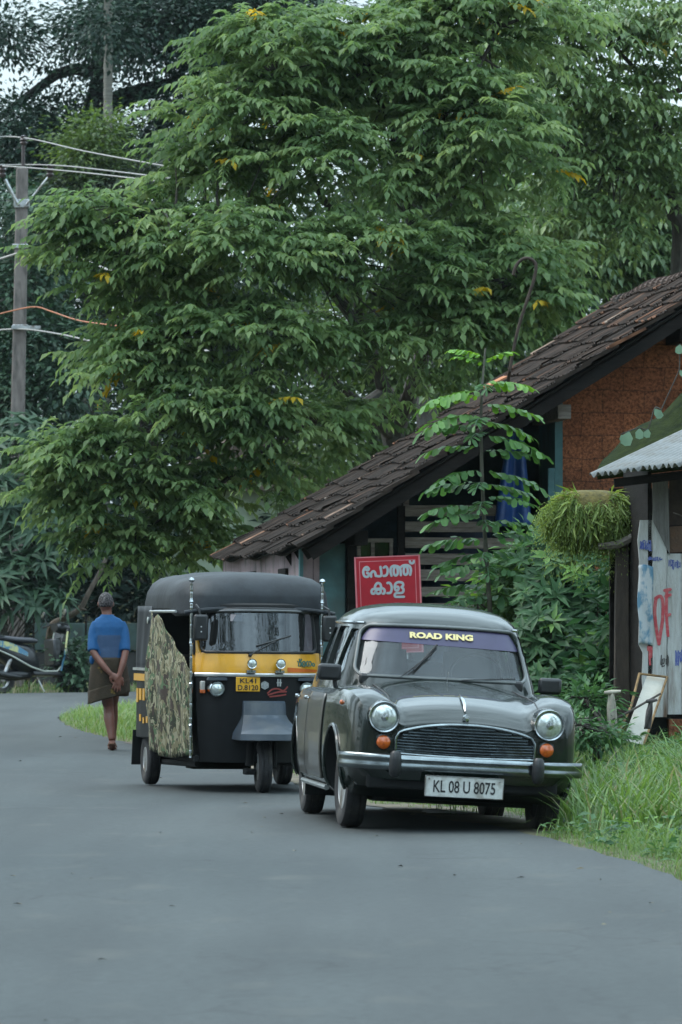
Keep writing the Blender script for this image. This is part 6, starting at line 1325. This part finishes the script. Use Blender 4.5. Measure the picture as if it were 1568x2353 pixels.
# sapling
sb_ = (P(1126, 1400, 46.6).x, 46.6, .05)
sp_ = thing('young_sapling', 'slender sapling with tiers of rounded pinnate leaves in front of the porch', 'sapling', sb_)
stem = [P(1130, 1500, 46.6), P(1126, 1395, 46.6), P(1116, 1250, 46.6), P(1108, 1080, 46.6), P(1106, 960, 46.6), P(1110, 870, 46.6), P(1116, 800, 46.6)]
stc = smooth_curve([Vector((sb_[0], sb_[1], -.1))] + stem, 6); MB().tube([p - Vector(sb_) for p in stc], np.linspace(.028, .008, len(stc)), 8).build('stem', M('sapling_bark', (.10, .095, .075), .85, var=.3, vs=10), sp_)
Pt, Dd, Ln, tn = [], [], [], []
lev = 812
while lev < 1400:
    px = np.interp(lev, [800, 870, 960, 1080, 1250, 1400], [1116, 1110, 1106, 1108, 1116, 1126])
    for sg in (-1, 1):
        if random.random() < .05: continue
        l_ = random.uniform(.44, .60) * (1 if lev > 880 else .7)
        Pt.append(P(px, lev + random.uniform(-14, 14), 46.6) - Vector(sb_)); Dd.append((sg * 1.0, random.uniform(-.75, .45), random.uniform(.0, .3) + (.5 if lev < 860 else 0))); Ln.append(l_); tn.append(np.interp(lev, [800, 930, 1000, 1400], [.98, .88, .66, .5]) + random.uniform(-.06, .06))
    if random.random() < .55: Pt.append(P(px, lev, 46.6) - Vector(sb_)); Dd.append((random.uniform(-.4, .4), -1, .15)); Ln.append(random.uniform(.3, .42)); tn.append(.55)
    lev += random.uniform(33, 46)
Pt, Dd, Ln, tn = np.array([list(p) for p in Pt]), np.array(Dd), np.array(Ln), np.clip(np.array(tn), 0, .95)
# every leaf is twice pinnate: side leaflets carried on the midrib
parts = []; N = len(Pt); Dn = nrm_(Dd); side = nrm_(np.cross(Dn, np.repeat(Zv, N, 0)))
for j in range(11):
    t = .12 + .88 * j / 10; pos = Pt + Dn * (Ln * t)[:, None] - Zv * (Ln * .32 * t * t)[:, None]; tan = nrm_(Dn - Zv * .64 * t)
    for sg in ((-1, 1) if j < 10 else (0,)):
        d = tan * (.5 if sg else 1) + side * (.9 * sg) - Zv * .30 + rng.normal(0, .2, (N, 3)); L = Ln * .29 * rng.uniform(.75, 1.2, N) * (1 - .35 * abs(t - .5))
        parts.append(leaf_faces(pos, d, Zv + rng.normal(0, .2, (N, 3)), L, L * .46, np.clip(tn + rng.normal(0, .05, N), 0, 1), .10, .12, 'round'))
parts.append(rachis(Pt, Dd, Ln, .32, .006)); mesh_np('leaves', parts, LSAP, sp_)
# fern-hung mossy ledge
fo = P(1360, 1180, 43.3)
fe = thing('fern_ledge', 'thick clump of light green ferns and moss hanging from a ledge beside the shed', 'fern', fo); fe.scale = (.95, .9, .9)
mb = MB()
mb.rings([[Vector((.35 * sx_ * math.cos(a) + .03 * math.sin(5 * a + z * 9), .20 * sx_ * math.sin(a), z)) for a in np.linspace(0, 2 * math.pi, 29)[:-1]] for z, sx_ in ((-.28, .40), (-.22, .74), (-.08, .96), (.06, .98), (.15, .84), (.20, .58), (.22, .25))])
mb.build('moss_core', M('brown_moss', (.07, .062, .022), .95, var=.35, vs=12, c2=(.15, .12, .035), bump=.8, bs=30), fe, sharp=90)
def fpos(n, lo=-.9):
    d = nrm_(rng.normal(0, 1, (n, 3))); d[:, 2] = np.clip(d[:, 2], lo, .8); return d, d * np.array([[.38, .22, .25]]) * rng.uniform(.92, 1.06, (n, 1)) + np.array([[0, 0, -.03]])
n = 3000; d, O = fpos(n); kk = ~((np.abs(O[:, 0] - .02) < .13) & (O[:, 2] > .10)); d, O = d[kk], O[kk]; n = len(O)
D = d * .7 + np.array([[0, -.1, -.75]]) + rng.normal(0, .34, (n, 3)); L = rng.uniform(.05, .13, n) * rng.choice([1, 1, 1.7], n)
parts = [leaf_faces(O, D, Zv + rng.normal(0, .5, (n, 3)), L, L * .14, np.clip(rng.normal(.55, .24, n), 0, 1), .1, .4)]
n = 1000; d, O = fpos(n); kk = ~((np.abs(O[:, 0] - .02) < .13) & (O[:, 2] > .10)); d, O = d[kk], O[kk]; n = len(O)
parts += fronds(O, d + np.array([[0, -.2, .15]]) + rng.normal(0, .3, (n, 3)), rng.uniform(.10, .24, n), 6, .36, .026, np.clip(rng.normal(.55, .22, n), 0, .86), droop=1.1, hang=.3)
mesh_np('fern_fronds', parts, leaf_mat('fern_green', [(0, (.07, .12, .025)), (.5, (.15, .225, .05)), (1, (.27, .34, .09))], .6, .3), fe)
# heart-leaved vine on the laterite wall and shed roof edge
vi = thing('wall_vine', 'few pale heart shaped vine leaves against the laterite wall above the mossy roof', 'vine', P(1470, 975, 45.2))
vo = np.array(P(1470, 975, 45.2)); vl = [(1428, 998, .18), (1447, 990, .30), (1470, 983, .22), (1490, 985, .18), (1505, 938, .22), (1520, 942, .16), (1564, 790, .2), (1562, 850, .16)]
O = np.array([list(P(x, y, 45.1)) for x, y, _ in vl]) - vo; L = np.array([l * .5 for _, _, l in vl]); D = np.stack([rng.uniform(-.7, .7, len(vl)), np.full(len(vl), -.4), np.full(len(vl), -.8)], 1)
mesh_np('leaves', [leaf_faces(O, D, np.repeat(np.array([[0, -1., .4]]), len(vl), 0), L, L * .8, np.full(len(vl), .4), .05, .1, 'round')], leaf_mat('pale_vine_leaf', [(0, (.08, .15, .09)), (1, (.13, .22, .12))], .45, .3), vi)
MB().tube(smooth_curve([Vector(o_) for o_ in O[[0, 1, 2, 3, 4, 5]]], 4), .006, 5).tube([Vector(O[5]), Vector(O[7]), Vector(O[6])], .006, 5).build('stem', BARK, vi)

# ------------------------------------------------------------------ grass
LGRASS = leaf_mat('grass_blade', [(0, (.044, .094, .026)), (.45, (.098, .185, .048)), (.8, (.17, .275, .074)), (.92, (.22, .22, .10)), (1, (.32, .29, .17))], .5, .35)
def grass(name, x0, x1, y0, y1, n, keep, hmin, hmax, wmul, label, tmu=.45, lean=.5, dry=.06, clump=True):
    X = rng.uniform(x0, x1, n); Y = rng.uniform(y0, y1, n)
    k = keep(X, Y); X, Y = X[k], Y[k]
    if clump:
        f = np.sin(X * 5.1 + 1.3 * np.sin(Y * 2.3)) * np.sin(Y * 3.7 + X) + .6 * np.sin(X * 11 + Y * 7)
        q = rng.uniform(0, 1, len(X)) < np.clip(.62 + .35 * f, .15, 1); X, Y, f = X[q], Y[q], f[q]
    else: f = np.zeros(len(X))
    m = len(X); Zg = ground_h(X, Y); ed = seg_dist(X, Y, E_ARR)
    h = rng.uniform(hmin, hmax, m) * (1 + .35 * f) * np.clip(.55 + ed * .9, .55, 1.0); a = rng.uniform(0, 2 * math.pi, m); ln = np.abs(rng.normal(0, lean, m))
    D = np.stack([np.cos(a) * ln, np.sin(a) * ln, np.ones(m)], 1); U = np.stack([-np.cos(a), -np.sin(a), ln + .2], 1)
    t = np.clip(rng.normal(tmu, .16, m) + .08 * f, 0, .85); t[rng.uniform(0, 1, m) < dry] = rng.uniform(.9, 1)
    o = mesh_np(name, [leaf_faces(np.stack([X, Y, Zg - .02], 1), D, U, h, np.maximum(.004, h * .035) * wmul * rng.uniform(.7, 1.3, m), t, 0, .35, 'blade')], LGRASS); tag(o, label, 'grass', kind='stuff'); return o
off_road = lambda X, Y, mg: (~inside(X, Y, E_ARR)) & (seg_dist(X, Y, E_ARR) > mg)
def under_car(X, Y): return (np.abs(X - .55 + (Y - 36.5) * .11) < .95) & (Y > 34.0) & (Y < 39.3)
grass('verge_grass', 0.2, 5.2, 26, 44.5, 150000, lambda X, Y: off_road(X, Y, .0) & ~under_car(X, Y), .07, .17, 1.0, 'long bright green grass on the verge in front of the shed', lean=.55)
grass('tall_grass', 1.3, 2.7, 33.4, 37.5, 1500, lambda X, Y: off_road(X, Y, .30) & (X > 1.50), .32, .58, 1.0, 'tall arching grass blades around the front corner of the green sedan', lean=.55, clump=False, dry=.09)
grass('tall_grass', 1.9, 3.4, 27.5, 33, 1500, lambda X, Y: off_road(X, Y, .02), .12, .25, 1.3, 'broad bladed grass tufts at the asphalt edge in the right foreground', tmu=.4, lean=.6)
grass('roadside_grass', -3.9, 2.5, 37.2, 62, 42000, lambda X, Y: off_road(X, Y, .16 ) & ~(((X + .25 - (50 - Y) * -.0) > -.3 - (Y - 50) * .097) & (Y > 51)), .05, .15, 1.2, 'short grass growing on the shoulder beneath the parked vehicles', tmu=.5, dry=.14)
grass('corner_grass', -4.2, 0, 56, 88, 60000, lambda X, Y: off_road(X, Y, .0) & (X < -.3 - (Y - 50) * .09), .07, .20, 1.6, 'bright grass patch on the inner corner of the bend beside the man', tmu=.62, dry=.04)
grass('far_grass', -9, -3, 88, 99, 9000, lambda X, Y: off_road(X, Y, .05), .06, .2, 2, 'sparse weeds on the far edge of the bend under the scooter', tmu=.2, dry=.2)
# taller weeds at the shed foot
shrub('weed_clump', 'knee high weeds tangled around the leaning white board', (2.2, 40.6, .3), [dlobe(*a) for a in [(1350, 1620, 60, 40, 41.2, .3), (1330, 1680, 50, 35, 40.3, .25), (1400, 1690, 40, 16, 40.3, .25)]], 120, LBUSH, .55, .09, .35, BG, k=10, spread=.16)
MB().grid(lambda u, v: Vector((.62 + .34 * u + .03 * math.sin(v * 5), 37.3 + .28 * v, .0 + .012 + .02 * math.sin(u * 6) * v)), 6, 4).build('paper', M('paper', (.5, .52, .53), .8), None, solid=.003)
o = COL.objects['paper']; o.location.z = float(ground_h(np.array([.75]), np.array([37.4]))[0]) + .012; tag(o, 'crumpled pale paper lying on the dirt under the sedan', 'litter')

# fallen leaves and grit on the asphalt
n = 260; X = rng.uniform(-3.4, 2.4, n); Y = rng.uniform(17, 60, n); k = inside(X, Y, E_ARR); X, Y = X[k], Y[k]; n = len(X); q = rng.uniform(0, 1, n) < np.where(seg_dist(X, Y, E_ARR) < .8, .9, .25); X, Y = X[q], Y[q]; n = len(X)
O = np.stack([X, Y, np.full(n, .008)], 1); a = rng.uniform(0, 6.28, n); D = np.stack([np.cos(a), np.sin(a), rng.uniform(0, .25, n)], 1); L = rng.uniform(.02, .06, n)
o = mesh_np('fallen_leaves', [leaf_faces(O, D, np.repeat(Zv, n, 0) + rng.normal(0, .2, (n, 3)), L, L * .5, rng.uniform(0, 1, n), .15, .1)], leaf_mat('dry_leaf', [(0, (.03, .028, .02)), (.5, (.10, .08, .045)), (1, (.18, .16, .10))], .8, 0)); tag(o, 'dry fallen leaves and grit scattered on the asphalt', 'leaves', kind='stuff')

# unseen trees added around the camera to shade the scene and darken car reflections
o = wood('added_tree_line', [((x + 1.2 * math.sin(y), y, z), (2.6, 3.0, 2.2), 1.) for x, y in ((-10, 2), (-10.5, 12), (-11, 22), (-11, 32), (-11.5, 43), (-12, 54), (8, -4), (6.5, -11), (-8, -8), (0, -20), (5, -19), (-6, -17), (9, 6), (10.5, 16), (11, 26)) for z in (1.6, 4.8, 8.0, 11.2)], 2200, LOLIVE, .55, 12, 1.5, .4)
tag(o, 'unseen line of trees added around the camera for shade and reflections', 'wood', kind='stuff')

o = wood('hillside_wood', [((x, 112 + 5 * math.sin(x * .7), z), (3.0, 2.5, 2.4), 1.) for x in list(np.arange(-46, -12, 3.2)) + list(np.arange(16, 40, 3.2)) for z in (3.0, 6.4, 9.6)], 1500, LOLIVE, .5, 14, 1.6, .3)
tag(o, 'wooded slope beyond the bend on either side of the road', 'wood', kind='stuff')
# broad-leaved weeds among the verge grass
n = 420; X = rng.uniform(1.2, 4.6, n); Y = rng.uniform(27, 43, n); k = off_road(X, Y, .05) & ~under_car(X, Y); X, Y = X[k], Y[k]; n = len(X); Zg = ground_h(X, Y); kk = 14; m = n * kk
O = np.stack([np.repeat(X, kk) + rng.normal(0, .05, m), np.repeat(Y, kk) + rng.normal(0, .05, m), np.repeat(Zg, kk) + rng.uniform(.03, .16, m) * np.repeat(rng.uniform(.5, 1.4, n), kk)], 1); a = rng.uniform(0, 6.28, m)
L = rng.uniform(.04, .10, m); o = mesh_np('verge_weeds', [leaf_faces(O, np.stack([np.cos(a), np.sin(a), rng.uniform(-.2, .6, m)], 1), Zv + rng.normal(0, .3, (m, 3)), L, L * .5, np.clip(np.repeat(rng.normal(.5, .2, n), kk) + rng.normal(0, .08, m), 0, 1), .12, .15)], LBUSH); tag(o, 'small broad leaved weeds scattered through the verge grass', 'weeds', kind='stuff')
# ------------------------------------------------------------------ walking man seen from behind
def remeshed(mb, name, mat, parent, voxel, smooth=2):
    o = mb.build(name, mat, parent, sharp=180)
    r = o.modifiers.new('r', 'REMESH'); r.mode = 'VOXEL'; r.voxel_size = voxel; r.use_smooth_shade = True
    s_ = o.modifiers.new('s', 'SMOOTH'); s_.iterations = smooth; s_.factor = .5
    bpy.context.view_layer.update(); bake(o); o.data.polygons.foreach_set('use_smooth', [True] * len(o.data.polygons)); o.data.materials.clear(); o.data.materials.append(mat); return o
def limb(mb, pts, rs, n=12): mb.tube(smooth_curve(pts, 4), np.interp(np.linspace(0, len(pts) - 1, 4 * (len(pts) - 1) + 1), range(len(pts)), rs), n)
def ball(mb, c, r, n=14):
    r = (r, r, r) if not hasattr(r, '__len__') else r; c = Vector(c)
    mb.rings([[c + Vector((r[0] * math.sin(t) * math.cos(a), r[1] * math.sin(t) * math.sin(a), r[2] * math.cos(t))) for a in np.linspace(0, 2 * math.pi, n + 1)[:-1]] for t in np.linspace(.12, math.pi - .12, 10)])
SKIN = M('brown_skin', (.16, .065, .045), .5, var=.15, vs=7); SKIN.node_tree.nodes['Principled BSDF'].inputs['Subsurface Weight'].default_value = .05
man = thing('person', 'barefoot looking man in blue shirt and folded dark lungi walking away with hands clasped behind', 'person', (-2.47, 54.4, 0), (0, 0, R(4)))
man['label'] = 'man in blue shirt and folded dark lungi walking away with hands clasped behind his back'
mb = MB()
limb(mb, [(0, .0, .86), (0, 0, 1.0), (0, .01, 1.2), (0, .01, 1.36)], [.11, .105, .10, .09]); ball(mb, (0, .01, 1.34), (.135, .06, .06))
limb(mb, [(-.01, .0, 1.38), (-.02, .02, 1.46), (-.025, .03, 1.52)], [.058, .054, .054])
ball(mb, (-.03, .035, 1.565), (.074, .092, .108)); ball(mb, (-.03, .07, 1.515), (.055, .06, .06)); ball(mb, (-.03, .128, 1.545), (.014, .02, .022))
for sg in (-1, 1): ball(mb, (-.03 + sg * .078, .03, 1.555), (.012, .020, .030))
for sg, wr in ((-1, (.015, -.185, .815)), (1, (.105, -.185, .79))):
    el = (sg * .178, -.10, 1.06); limb(mb, [(sg * .135, .0, 1.34), (sg * .168, -.03, 1.22), el], [.042, .040, .037]); limb(mb, [el, (sg * .145 if sg > 0 else -.075, -.155, .92), wr], [.038, .036, .025])
# hands: right hand hangs open, left hand wraps round its wrist
def hand(wr, dirv, across, out, curl, L=.082):
    wr, d, a, o_ = Vector(wr), Vector(dirv).normalized(), Vector(across).normalized(), Vector(out).normalized()
    mb.rings([[wr + d * t + a * (w_ * math.cos(q)) + o_ * (th * math.sin(q)) for q in np.linspace(0, 2 * math.pi, 11)[:-1]] for t, w_, th in ((-.01, .024, .018), (.02, .032, .017), (.055, .040, .016), (.085, .040, .014), (.093, .034, .010))])
    for k, ln in enumerate((.075, .090, .086, .068)):
        b0 = wr + d * .082 + a * (-.030 + .020 * k); p = [b0]; dd = d + a * (-.24 + .16 * k)
        for j in range(3):
            dd = (dd * math.cos(curl) - o_ * math.sin(curl)).normalized() if True else dd; p.append(p[-1] + dd * (ln * (.45, .32, .23)[j]))
        mb.tube(p, [.0100, .0095, .0088, .0070], 8)
    b0 = wr + d * .02 - a * .028; mb.tube([b0, b0 - a * .028 + d * .026 - o_ * .010, b0 - a * .032 + d * .055 - o_ * .022, b0 - a * .024 + d * .074 - o_ * .030], [.015, .012, .011, .008], 8)
hand((.015, -.185, .815), (.72, -.14, -.50), (.60, .1, .80), (.1, -1, .2), .30)
hand((.105, -.185, .79), (-.22, -.05, -1), (-1, 0, .22), (0, -1, .1), .06)
# legs: the near leg pushes off, its heel raised; the far leg is stepping forward
limb(mb, [(-.07, 0, .88), (-.035, .0, .66), (.0, .03, .46)], [.085, .075, .055]); limb(mb, [(.0, .03, .46), (.005, -.035, .34), (.02, -.07, .22), (.03, -.10, .115)], [.054, .058, .044, .033])
limb(mb, [(.03, -.115, .10), (.033, -.08, .065), (.036, -.01, .030), (.038, .06, .022)], [.034, .036, .036, .026])
limb(mb, [(.07, 0, .88), (.06, .12, .68), (.05, .22, .50)], [.085, .075, .055]); limb(mb, [(.05, .22, .50), (.05, .25, .34), (.05, .29, .20), (.05, .31, .09)], [.053, .056, .042, .033]); limb(mb, [(.05, .29, .05), (.05, .35, .045), (.052, .45, .035)], [.036, .036, .026])
remeshed(mb, 'body', SKIN, man, .0075, 1)
hair = MB()
hair.rings([[Vector((-.03 + (.082 * math.sin(t)) * math.cos(a), .030 + (.098 * math.sin(t)) * math.sin(a) - .002, 1.572 + .108 * math.cos(t) + (.0 if math.sin(a) < .2 else .045 * (t / 2.1) * math.sin(a)))) for a in np.linspace(0, 2 * math.pi, 25)[:-1]] for t in np.linspace(.10, 2.02, 12)])
hair.build('hair', M('greying_hair', (.018, .016, .018), .85, var=.4, vs=60, c2=(.20, .18, .18), thr=(.45, .72), bump=.8, bs=120), man, sharp=180)
fc = MB()
for sg in (-1, 1): ball(fc, (-.03 + sg * .030, .118, 1.572), (.011, .006, .006), 10)
fc.build('eyes', BLACKT, man)
# shirt
sh = MB()
def er(cx_, cy_, z, rx, ry, n=26, e=.85): return [Vector((cx_ + rx * math.copysign(abs(math.cos(a)) ** e, math.cos(a)), cy_ + ry * math.copysign(abs(math.sin(a)) ** e, math.sin(a)), z)) for a in np.linspace(0, 2 * math.pi, n + 1)[:-1]]
sh.rings([er(0, .0, .955, .155, .135), er(0, .0, 1.0, .160, .135), er(0, .0, 1.1, .158, .128), er(0, .0, 1.22, .165, .128), er(0, .005, 1.31, .170, .118), er(-.002, .01, 1.365, .158, .10), er(-.008, .012, 1.40, .13, .08), er(-.014, .015, 1.425, .078, .068), er(-.018, .02, 1.445, .066, .062)])
for sg in (-1, 1):
    limb(sh, [(sg * .125, .0, 1.350), (sg * .158, -.015, 1.27), (sg * .172, -.065, 1.14), (sg * .170, -.10, 1.055)], [.056, .056, .056, .056])
limb(sh, [(-.165, -.02, 1.0), (-.172, -.035, .95), (-.165, -.04, .915)], [.035, .036, .022])
SHIRT, nt_s, N_s, L_s, b_s = new_mat('blue_shirt')
tc = N_s.new('ShaderNodeTexCoord'); sep = N_s.new('ShaderNodeSeparateXYZ'); nz = N_s.new('ShaderNodeTexNoise'); nz.inputs['Scale'].default_value = 9; nz.inputs['Detail'].default_value = 4
L_s.new(tc.outputs['Object'], sep.inputs[0]); L_s.new(tc.outputs['Object'], nz.inputs[0])
def mth(op, a, b=None, c=None):
    n = N_s.new('ShaderNodeMath'); n.operation = op
    for i, q in enumerate((a, b, c)):
        if q is None: continue
        if isinstance(q, (int, float)): n.inputs[i].default_value = q
        else: L_s.new(q, n.inputs[i])
    return n.outputs[0]
ax_ = mth('ABSOLUTE', sep.outputs[0]); wob = mth('MULTIPLY', nz.outputs[0], .06)
hx_ = mth('ADD', mth('MULTIPLY', sep.outputs[2], .16), -.085)      # the worn patch widens upwards
m1 = mth('LESS_THAN', mth('ADD', ax_, wob), mth('ADD', hx_, .045)); m2 = mth('LESS_THAN', sep.outputs[2], 1.225)
msk = mth('MULTIPLY', m1, m2)
mx = N_s.new('ShaderNodeMix'); mx.data_type = 'RGBA'; L_s.new(msk, mx.inputs[0]); mx.inputs[6].default_value = (.004, .066, .185, 1); mx.inputs[7].default_value = (.036, .072, .145, 1)
L_s.new(mx.outputs[2], b_s.inputs['Base Color']); b_s.inputs['Roughness'].default_value = .85
bp = N_s.new('ShaderNodeBump'); bp.inputs['Strength'].default_value = .5; bp.inputs['Distance'].default_value = .03; L_s.new(nz.outputs[0], bp.inputs['Height']); L_s.new(bp.outputs[0], b_s.inputs['Normal'])
remeshed(sh, 'shirt', SHIRT, man, .010, 2)
lu = MB()
def hem(a, z): return z
rgs = []
for t in np.linspace(0, 1, 16):
    r_ = []
    for a in np.linspace(0, 2 * math.pi, 49)[:-1]:
        c, s_ = math.cos(a), math.sin(a); zb = .56 + .035 * c + .015 * math.sin(3 * a); z = .985 + (zb - .985) * t
        rx = np.interp(t, [0, .25, .6, 1], [.160, .196, .210, .212]) + .008 * math.sin(a * 7 + t * 4) * t; ry = np.interp(t, [0, .25, .6, 1], [.135, .152, .165, .175]) + .010 * math.sin(a * 6 + 1) * t
        r_.append(Vector((rx * math.copysign(abs(c) ** .9, c), .03 * t + ry * s_, z)))
    rgs.append(r_)
LUNGI = M('dark_lungi', (.024, .017, .008), .9, var=.3, vs=7, c2=(.040, .026, .014), dirt=(.17, .11, .02), ds=11, dthr=(.66, .72), bump=.3)
lo_ = lu.rings(rgs, cap0=True, cap1=False).build('lungi', LUNGI, man, sharp=180, solid=.008)
lu2 = MB(); rg2 = []
for t in np.linspace(0, 1, 8):     # the doubled-up flap, falling slantwise to the left
    r_ = []
    for a in np.linspace(R(170), R(395), 30):
        c, s_ = math.cos(a), math.sin(a); z = (.70 + .07 * c) * (1 - t) + t * (.555 + .065 * c); rx = .216 + .006 * math.sin(a * 9 + t * 3) + .004 * t; ry = .172 + .012 * t
        r_.append(Vector((rx * math.copysign(abs(c) ** .9, c), .02 + ry * s_, z)))
    rg2.append(r_)
lu2.add([p for r_ in rg2 for p in r_], [(j * 30 + i, j * 30 + i + 1, (j + 1) * 30 + i + 1, (j + 1) * 30 + i) for j in range(7) for i in range(29)]).build('lungi_fold', LUNGI, lo_, sharp=180, solid=.008)
SND = M('leather_sandal', (.20, .105, .07), .75, var=.3, vs=20)
for (hx_, hy_, hz_), (tx_, ty_, tz_) in (((.030, -.155, .072), (.040, .095, .006)), ((.05, .26, .012), (.054, .51, .008))):
    a, b_ = Vector((hx_, hy_, hz_)), Vector((tx_, ty_, tz_)); s_ = MB(); 
    s_.rings([[a.lerp(b_, t) + Vector((w_ * sx_, 0, dz - .012 * math.sin(math.pi * t))) for sx_, dz in ((-1, 0), (1, 0), (1, .012), (-1, .012))] for t, w_ in ((0, .022), (.1, .034), (.35, .032), (.7, .045), (.92, .036), (1, .015))])
    m_ = a.lerp(b_, .6); s_.tube([m_ + Vector((-.046, 0, .012)), m_ + Vector((-.03, 0, .055)), m_ + Vector((.03, 0, .055)), m_ + Vector((.046, 0, .012))], .007, 6)
    s_.build('sandal', SND, man, sharp=40)

# ------------------------------------------------------------------ motor scooter parked at the far edge of the bend
scp = P(84, 1591, 92.6)
sc_ = thing('motor_scooter', 'dark motor scooter with yellow and blue side graphics parked at the far road edge', 'scooter', (scp.x, 92.6, -.03), (R(-4), 0, R(36))); sc_.scale = (1.2, 1.2, 1.2)
SBLK = M('scooter_black', (.006, .007, .010), .35, var=.2, vs=3, coat=.3); SGRY = M('scooter_grey', (.045, .045, .055), .4, var=.15, coat=.3)
DEC = M('decal_mix', (.45, .45, .18), .35, var=.1, vs=5, c2=(.03, .16, .28), thr=(.44, .52), stretch=(1, 1, .6), coat=.5); SCRM = M('cream_trim', (.46, .48, .42), .4, var=.1, coat=.4)
def ell(x, zc, hy, hz, n=20, e=.8): return [Vector((x, hy * math.copysign(abs(math.cos(a)) ** e, math.cos(a)), zc + hz * math.copysign(abs(math.sin(a)) ** e, math.sin(a)))) for a in np.linspace(0, 2 * math.pi, n + 1)[:-1]]
sb_ = MB().rings([ell(-.92, .80, .05, .035), ell(-.85, .77, .11, .08), ell(-.65, .68, .16, .14), ell(-.4, .57, .19, .21), ell(-.2, .53, .18, .22), ell(-.08, .50, .16, .20), ell(-.02, .45, .12, .14)]).build('rear_body', SBLK, sc_)
for sg in (-1, 1):
    MB().grid(lambda u, v: Vector((-.86 + .62 * u, sg * (np.interp(-.86 + .62 * u, [-.9, -.65, -.4, -.2], [.085, .163, .186, .178]) + .004), np.interp(u, [0, 1], [.80, .60]) - .045 + (.05 + .06 * math.sin(3 * u)) * v)), 14, 3).build('side_decal', DEC, sb_)
    MB().tube([(-.80, sg * .12, .69), (-.5, sg * .185, .55), (-.2, sg * .18, .40), (.05, sg * .16, .33), (.28, sg * .17, .33), (.36, sg * .18, .42)], [.010, .014, .014, .013, .013, .008], 7).build('trim_line', SCRM, sb_)
MB().rings([ell(-.84, .85, .08, .03), ell(-.7, .85, .13, .045), ell(-.4, .815, .14, .05), ell(-.1, .80, .13, .05), ell(.0, .79, .09, .035)]).build('seat', SGRY, sc_)
MB().tube([(-.62, -.13, .86), (-.86, -.14, .92), (-.95, -.06, .93), (-.95, .06, .93), (-.86, .14, .92), (-.62, .13, .86)], .014, 8).build('grab_rail', CHROME, sc_)
MB().box((-.93, 0, .78), (.03, .14, .07)).build('tail_lamp', M('red_lens', (.3, .01, .01), .2, coat=.6), sc_, bevel=.01)
MB().box((.12, 0, .30), (.52, .34, .07)).build('footboard', SBLK, sc_, bevel=.02)
def apr(u, v):
    y = (-1 + 2 * u) * (.21 - .03 * abs(2 * v - 1)); return Vector((.33 + .16 * v + .05 * (1 - (2 * u - 1) ** 2), y, .30 + .66 * v))
ap = MB().grid(apr, 12, 14).build('leg_shield', SBLK, sc_, solid=.025)
for sg in (0, 1): MB().tube([apr(sg, v) for v in np.linspace(.05, .95, 14)], .016, 7).build('shield_edge', DEC if sg == 0 else SCRM, ap)
MB().box((.32, 0, .62), (.14, .30, .42)).build('glove_box', SBLK, sc_, bevel=.03)
MB().rings([[Vector((.62 + .27 * math.cos(a), .075 * s_, .235 + .27 * math.sin(a) - (.02 if abs(s_) > .9 else 0))) for s_ in (-1, -.6, 0, .6, 1)] for a in np.linspace(R(20), R(175), 16)], cap0=False, cap1=False).build('front_fender', SBLK, sc_, solid=.01)
MB().tube([(.50, 0, .98), (.56, 0, .6), (.62, 0, .24)], .03, 8).box((.62, -.06, .36), (.03, .02, .28)).box((.62, .06, .36), (.03, .02, .28)).build('fork', STEEL, sc_)
hb = MB().tube([(.38, -.34, 1.02), (.42, -.18, 1.05), (.45, 0, 1.02), (.42, .18, 1.05), (.38, .34, 1.02)], [.018, .016, .05, .016, .018], 8).build('handlebar', SBLK, sc_)
MB().rings([ell(.36, 1.0, .10, .05), ell(.46, 1.0, .15, .085), ell(.56, .97, .13, .09), ell(.60, .95, .08, .06)]).build('headlamp_cowl', SBLK, sc_)
MB().lathe([(0, .03), (.05, .025), (.07, 0)], (.595, 0, .955), 'X', 14).build('headlamp', LAMPGLASS, sc_)
for sg in (-1, 1):
    mm = MB().lathe([(0, -.01), (.05, -.008), (.06, .004), (.05, .012), (0, .016)], (.36, sg * .30, 1.20), 'X', 14).build('mirror', SBLK, hb); MB().tube([(.40, sg * .24, 1.04), (.38, sg * .29, 1.17)], .007, 6).build('mirror_stalk', SBLK, mm)
    MB().lathe([(0, -.016), (.048, -.013)], (.36, sg * .30, 1.22), 'X', 14).build('mirror_glass', CHROME, mm)
def yw(name, c, rad, wid):
    e = bpy.data.objects.new(name, None); link(e, sc_); e.location = c; e.rotation_euler = (0, 0, R(90)); h = wid / 2
    MB().lathe([(rad * .6, -h * .7), (rad - .03, -h), (rad - .008, -h * .7), (rad, 0), (rad - .008, h * .7), (rad - .03, h), (rad * .6, h * .7)], (0, 0, 0), 'X', 30, closed=True).build('tyre', RUBBER, e)
    r_ = MB().lathe([(rad * .62, -h * .6), (rad * .55, -h * .5), (rad * .55, h * .5), (rad * .62, h * .6)], (0, 0, 0), 'X', 24, closed=True).lathe([(0, -h), (.045, -h), (.05, h), (0, h)], (0, 0, 0), 'X', 12)
    for k in range(6): a = k * math.pi / 3; r_.tube([(0, .04 * math.cos(a), .04 * math.sin(a)), (0, rad * .58 * math.cos(a), rad * .58 * math.sin(a))], .016, 6)
    r_.build('rim', STEEL, e, fix=False)
yw('wheel', (.62, 0, .225), .225, .09); yw('wheel', (-.62, 0, .225), .225, .10)
MB().rings([ell(-.8, .26, .05, .06), ell(-.4, .28, .08, .09), ell(-.1, .30, .07, .07)]).tube([(-.35, -.13, .25), (-.6, -.16, .27), (-.95, -.17, .34)], [.025, .05, .055], 10).build('engine', SBLK, sc_)
MB().tube([(-.05, -.1, .26), (.0, -.22, .02)], .012, 6).tube([(-.05, .1, .26), (.0, .22, .02)], .012, 6).build('centre_stand', STEEL, sc_)
MB().tube([(-.62, -.10, .3), (-.5, -.13, .55)], .03, 8).build('shock_absorber', STEEL, sc_)
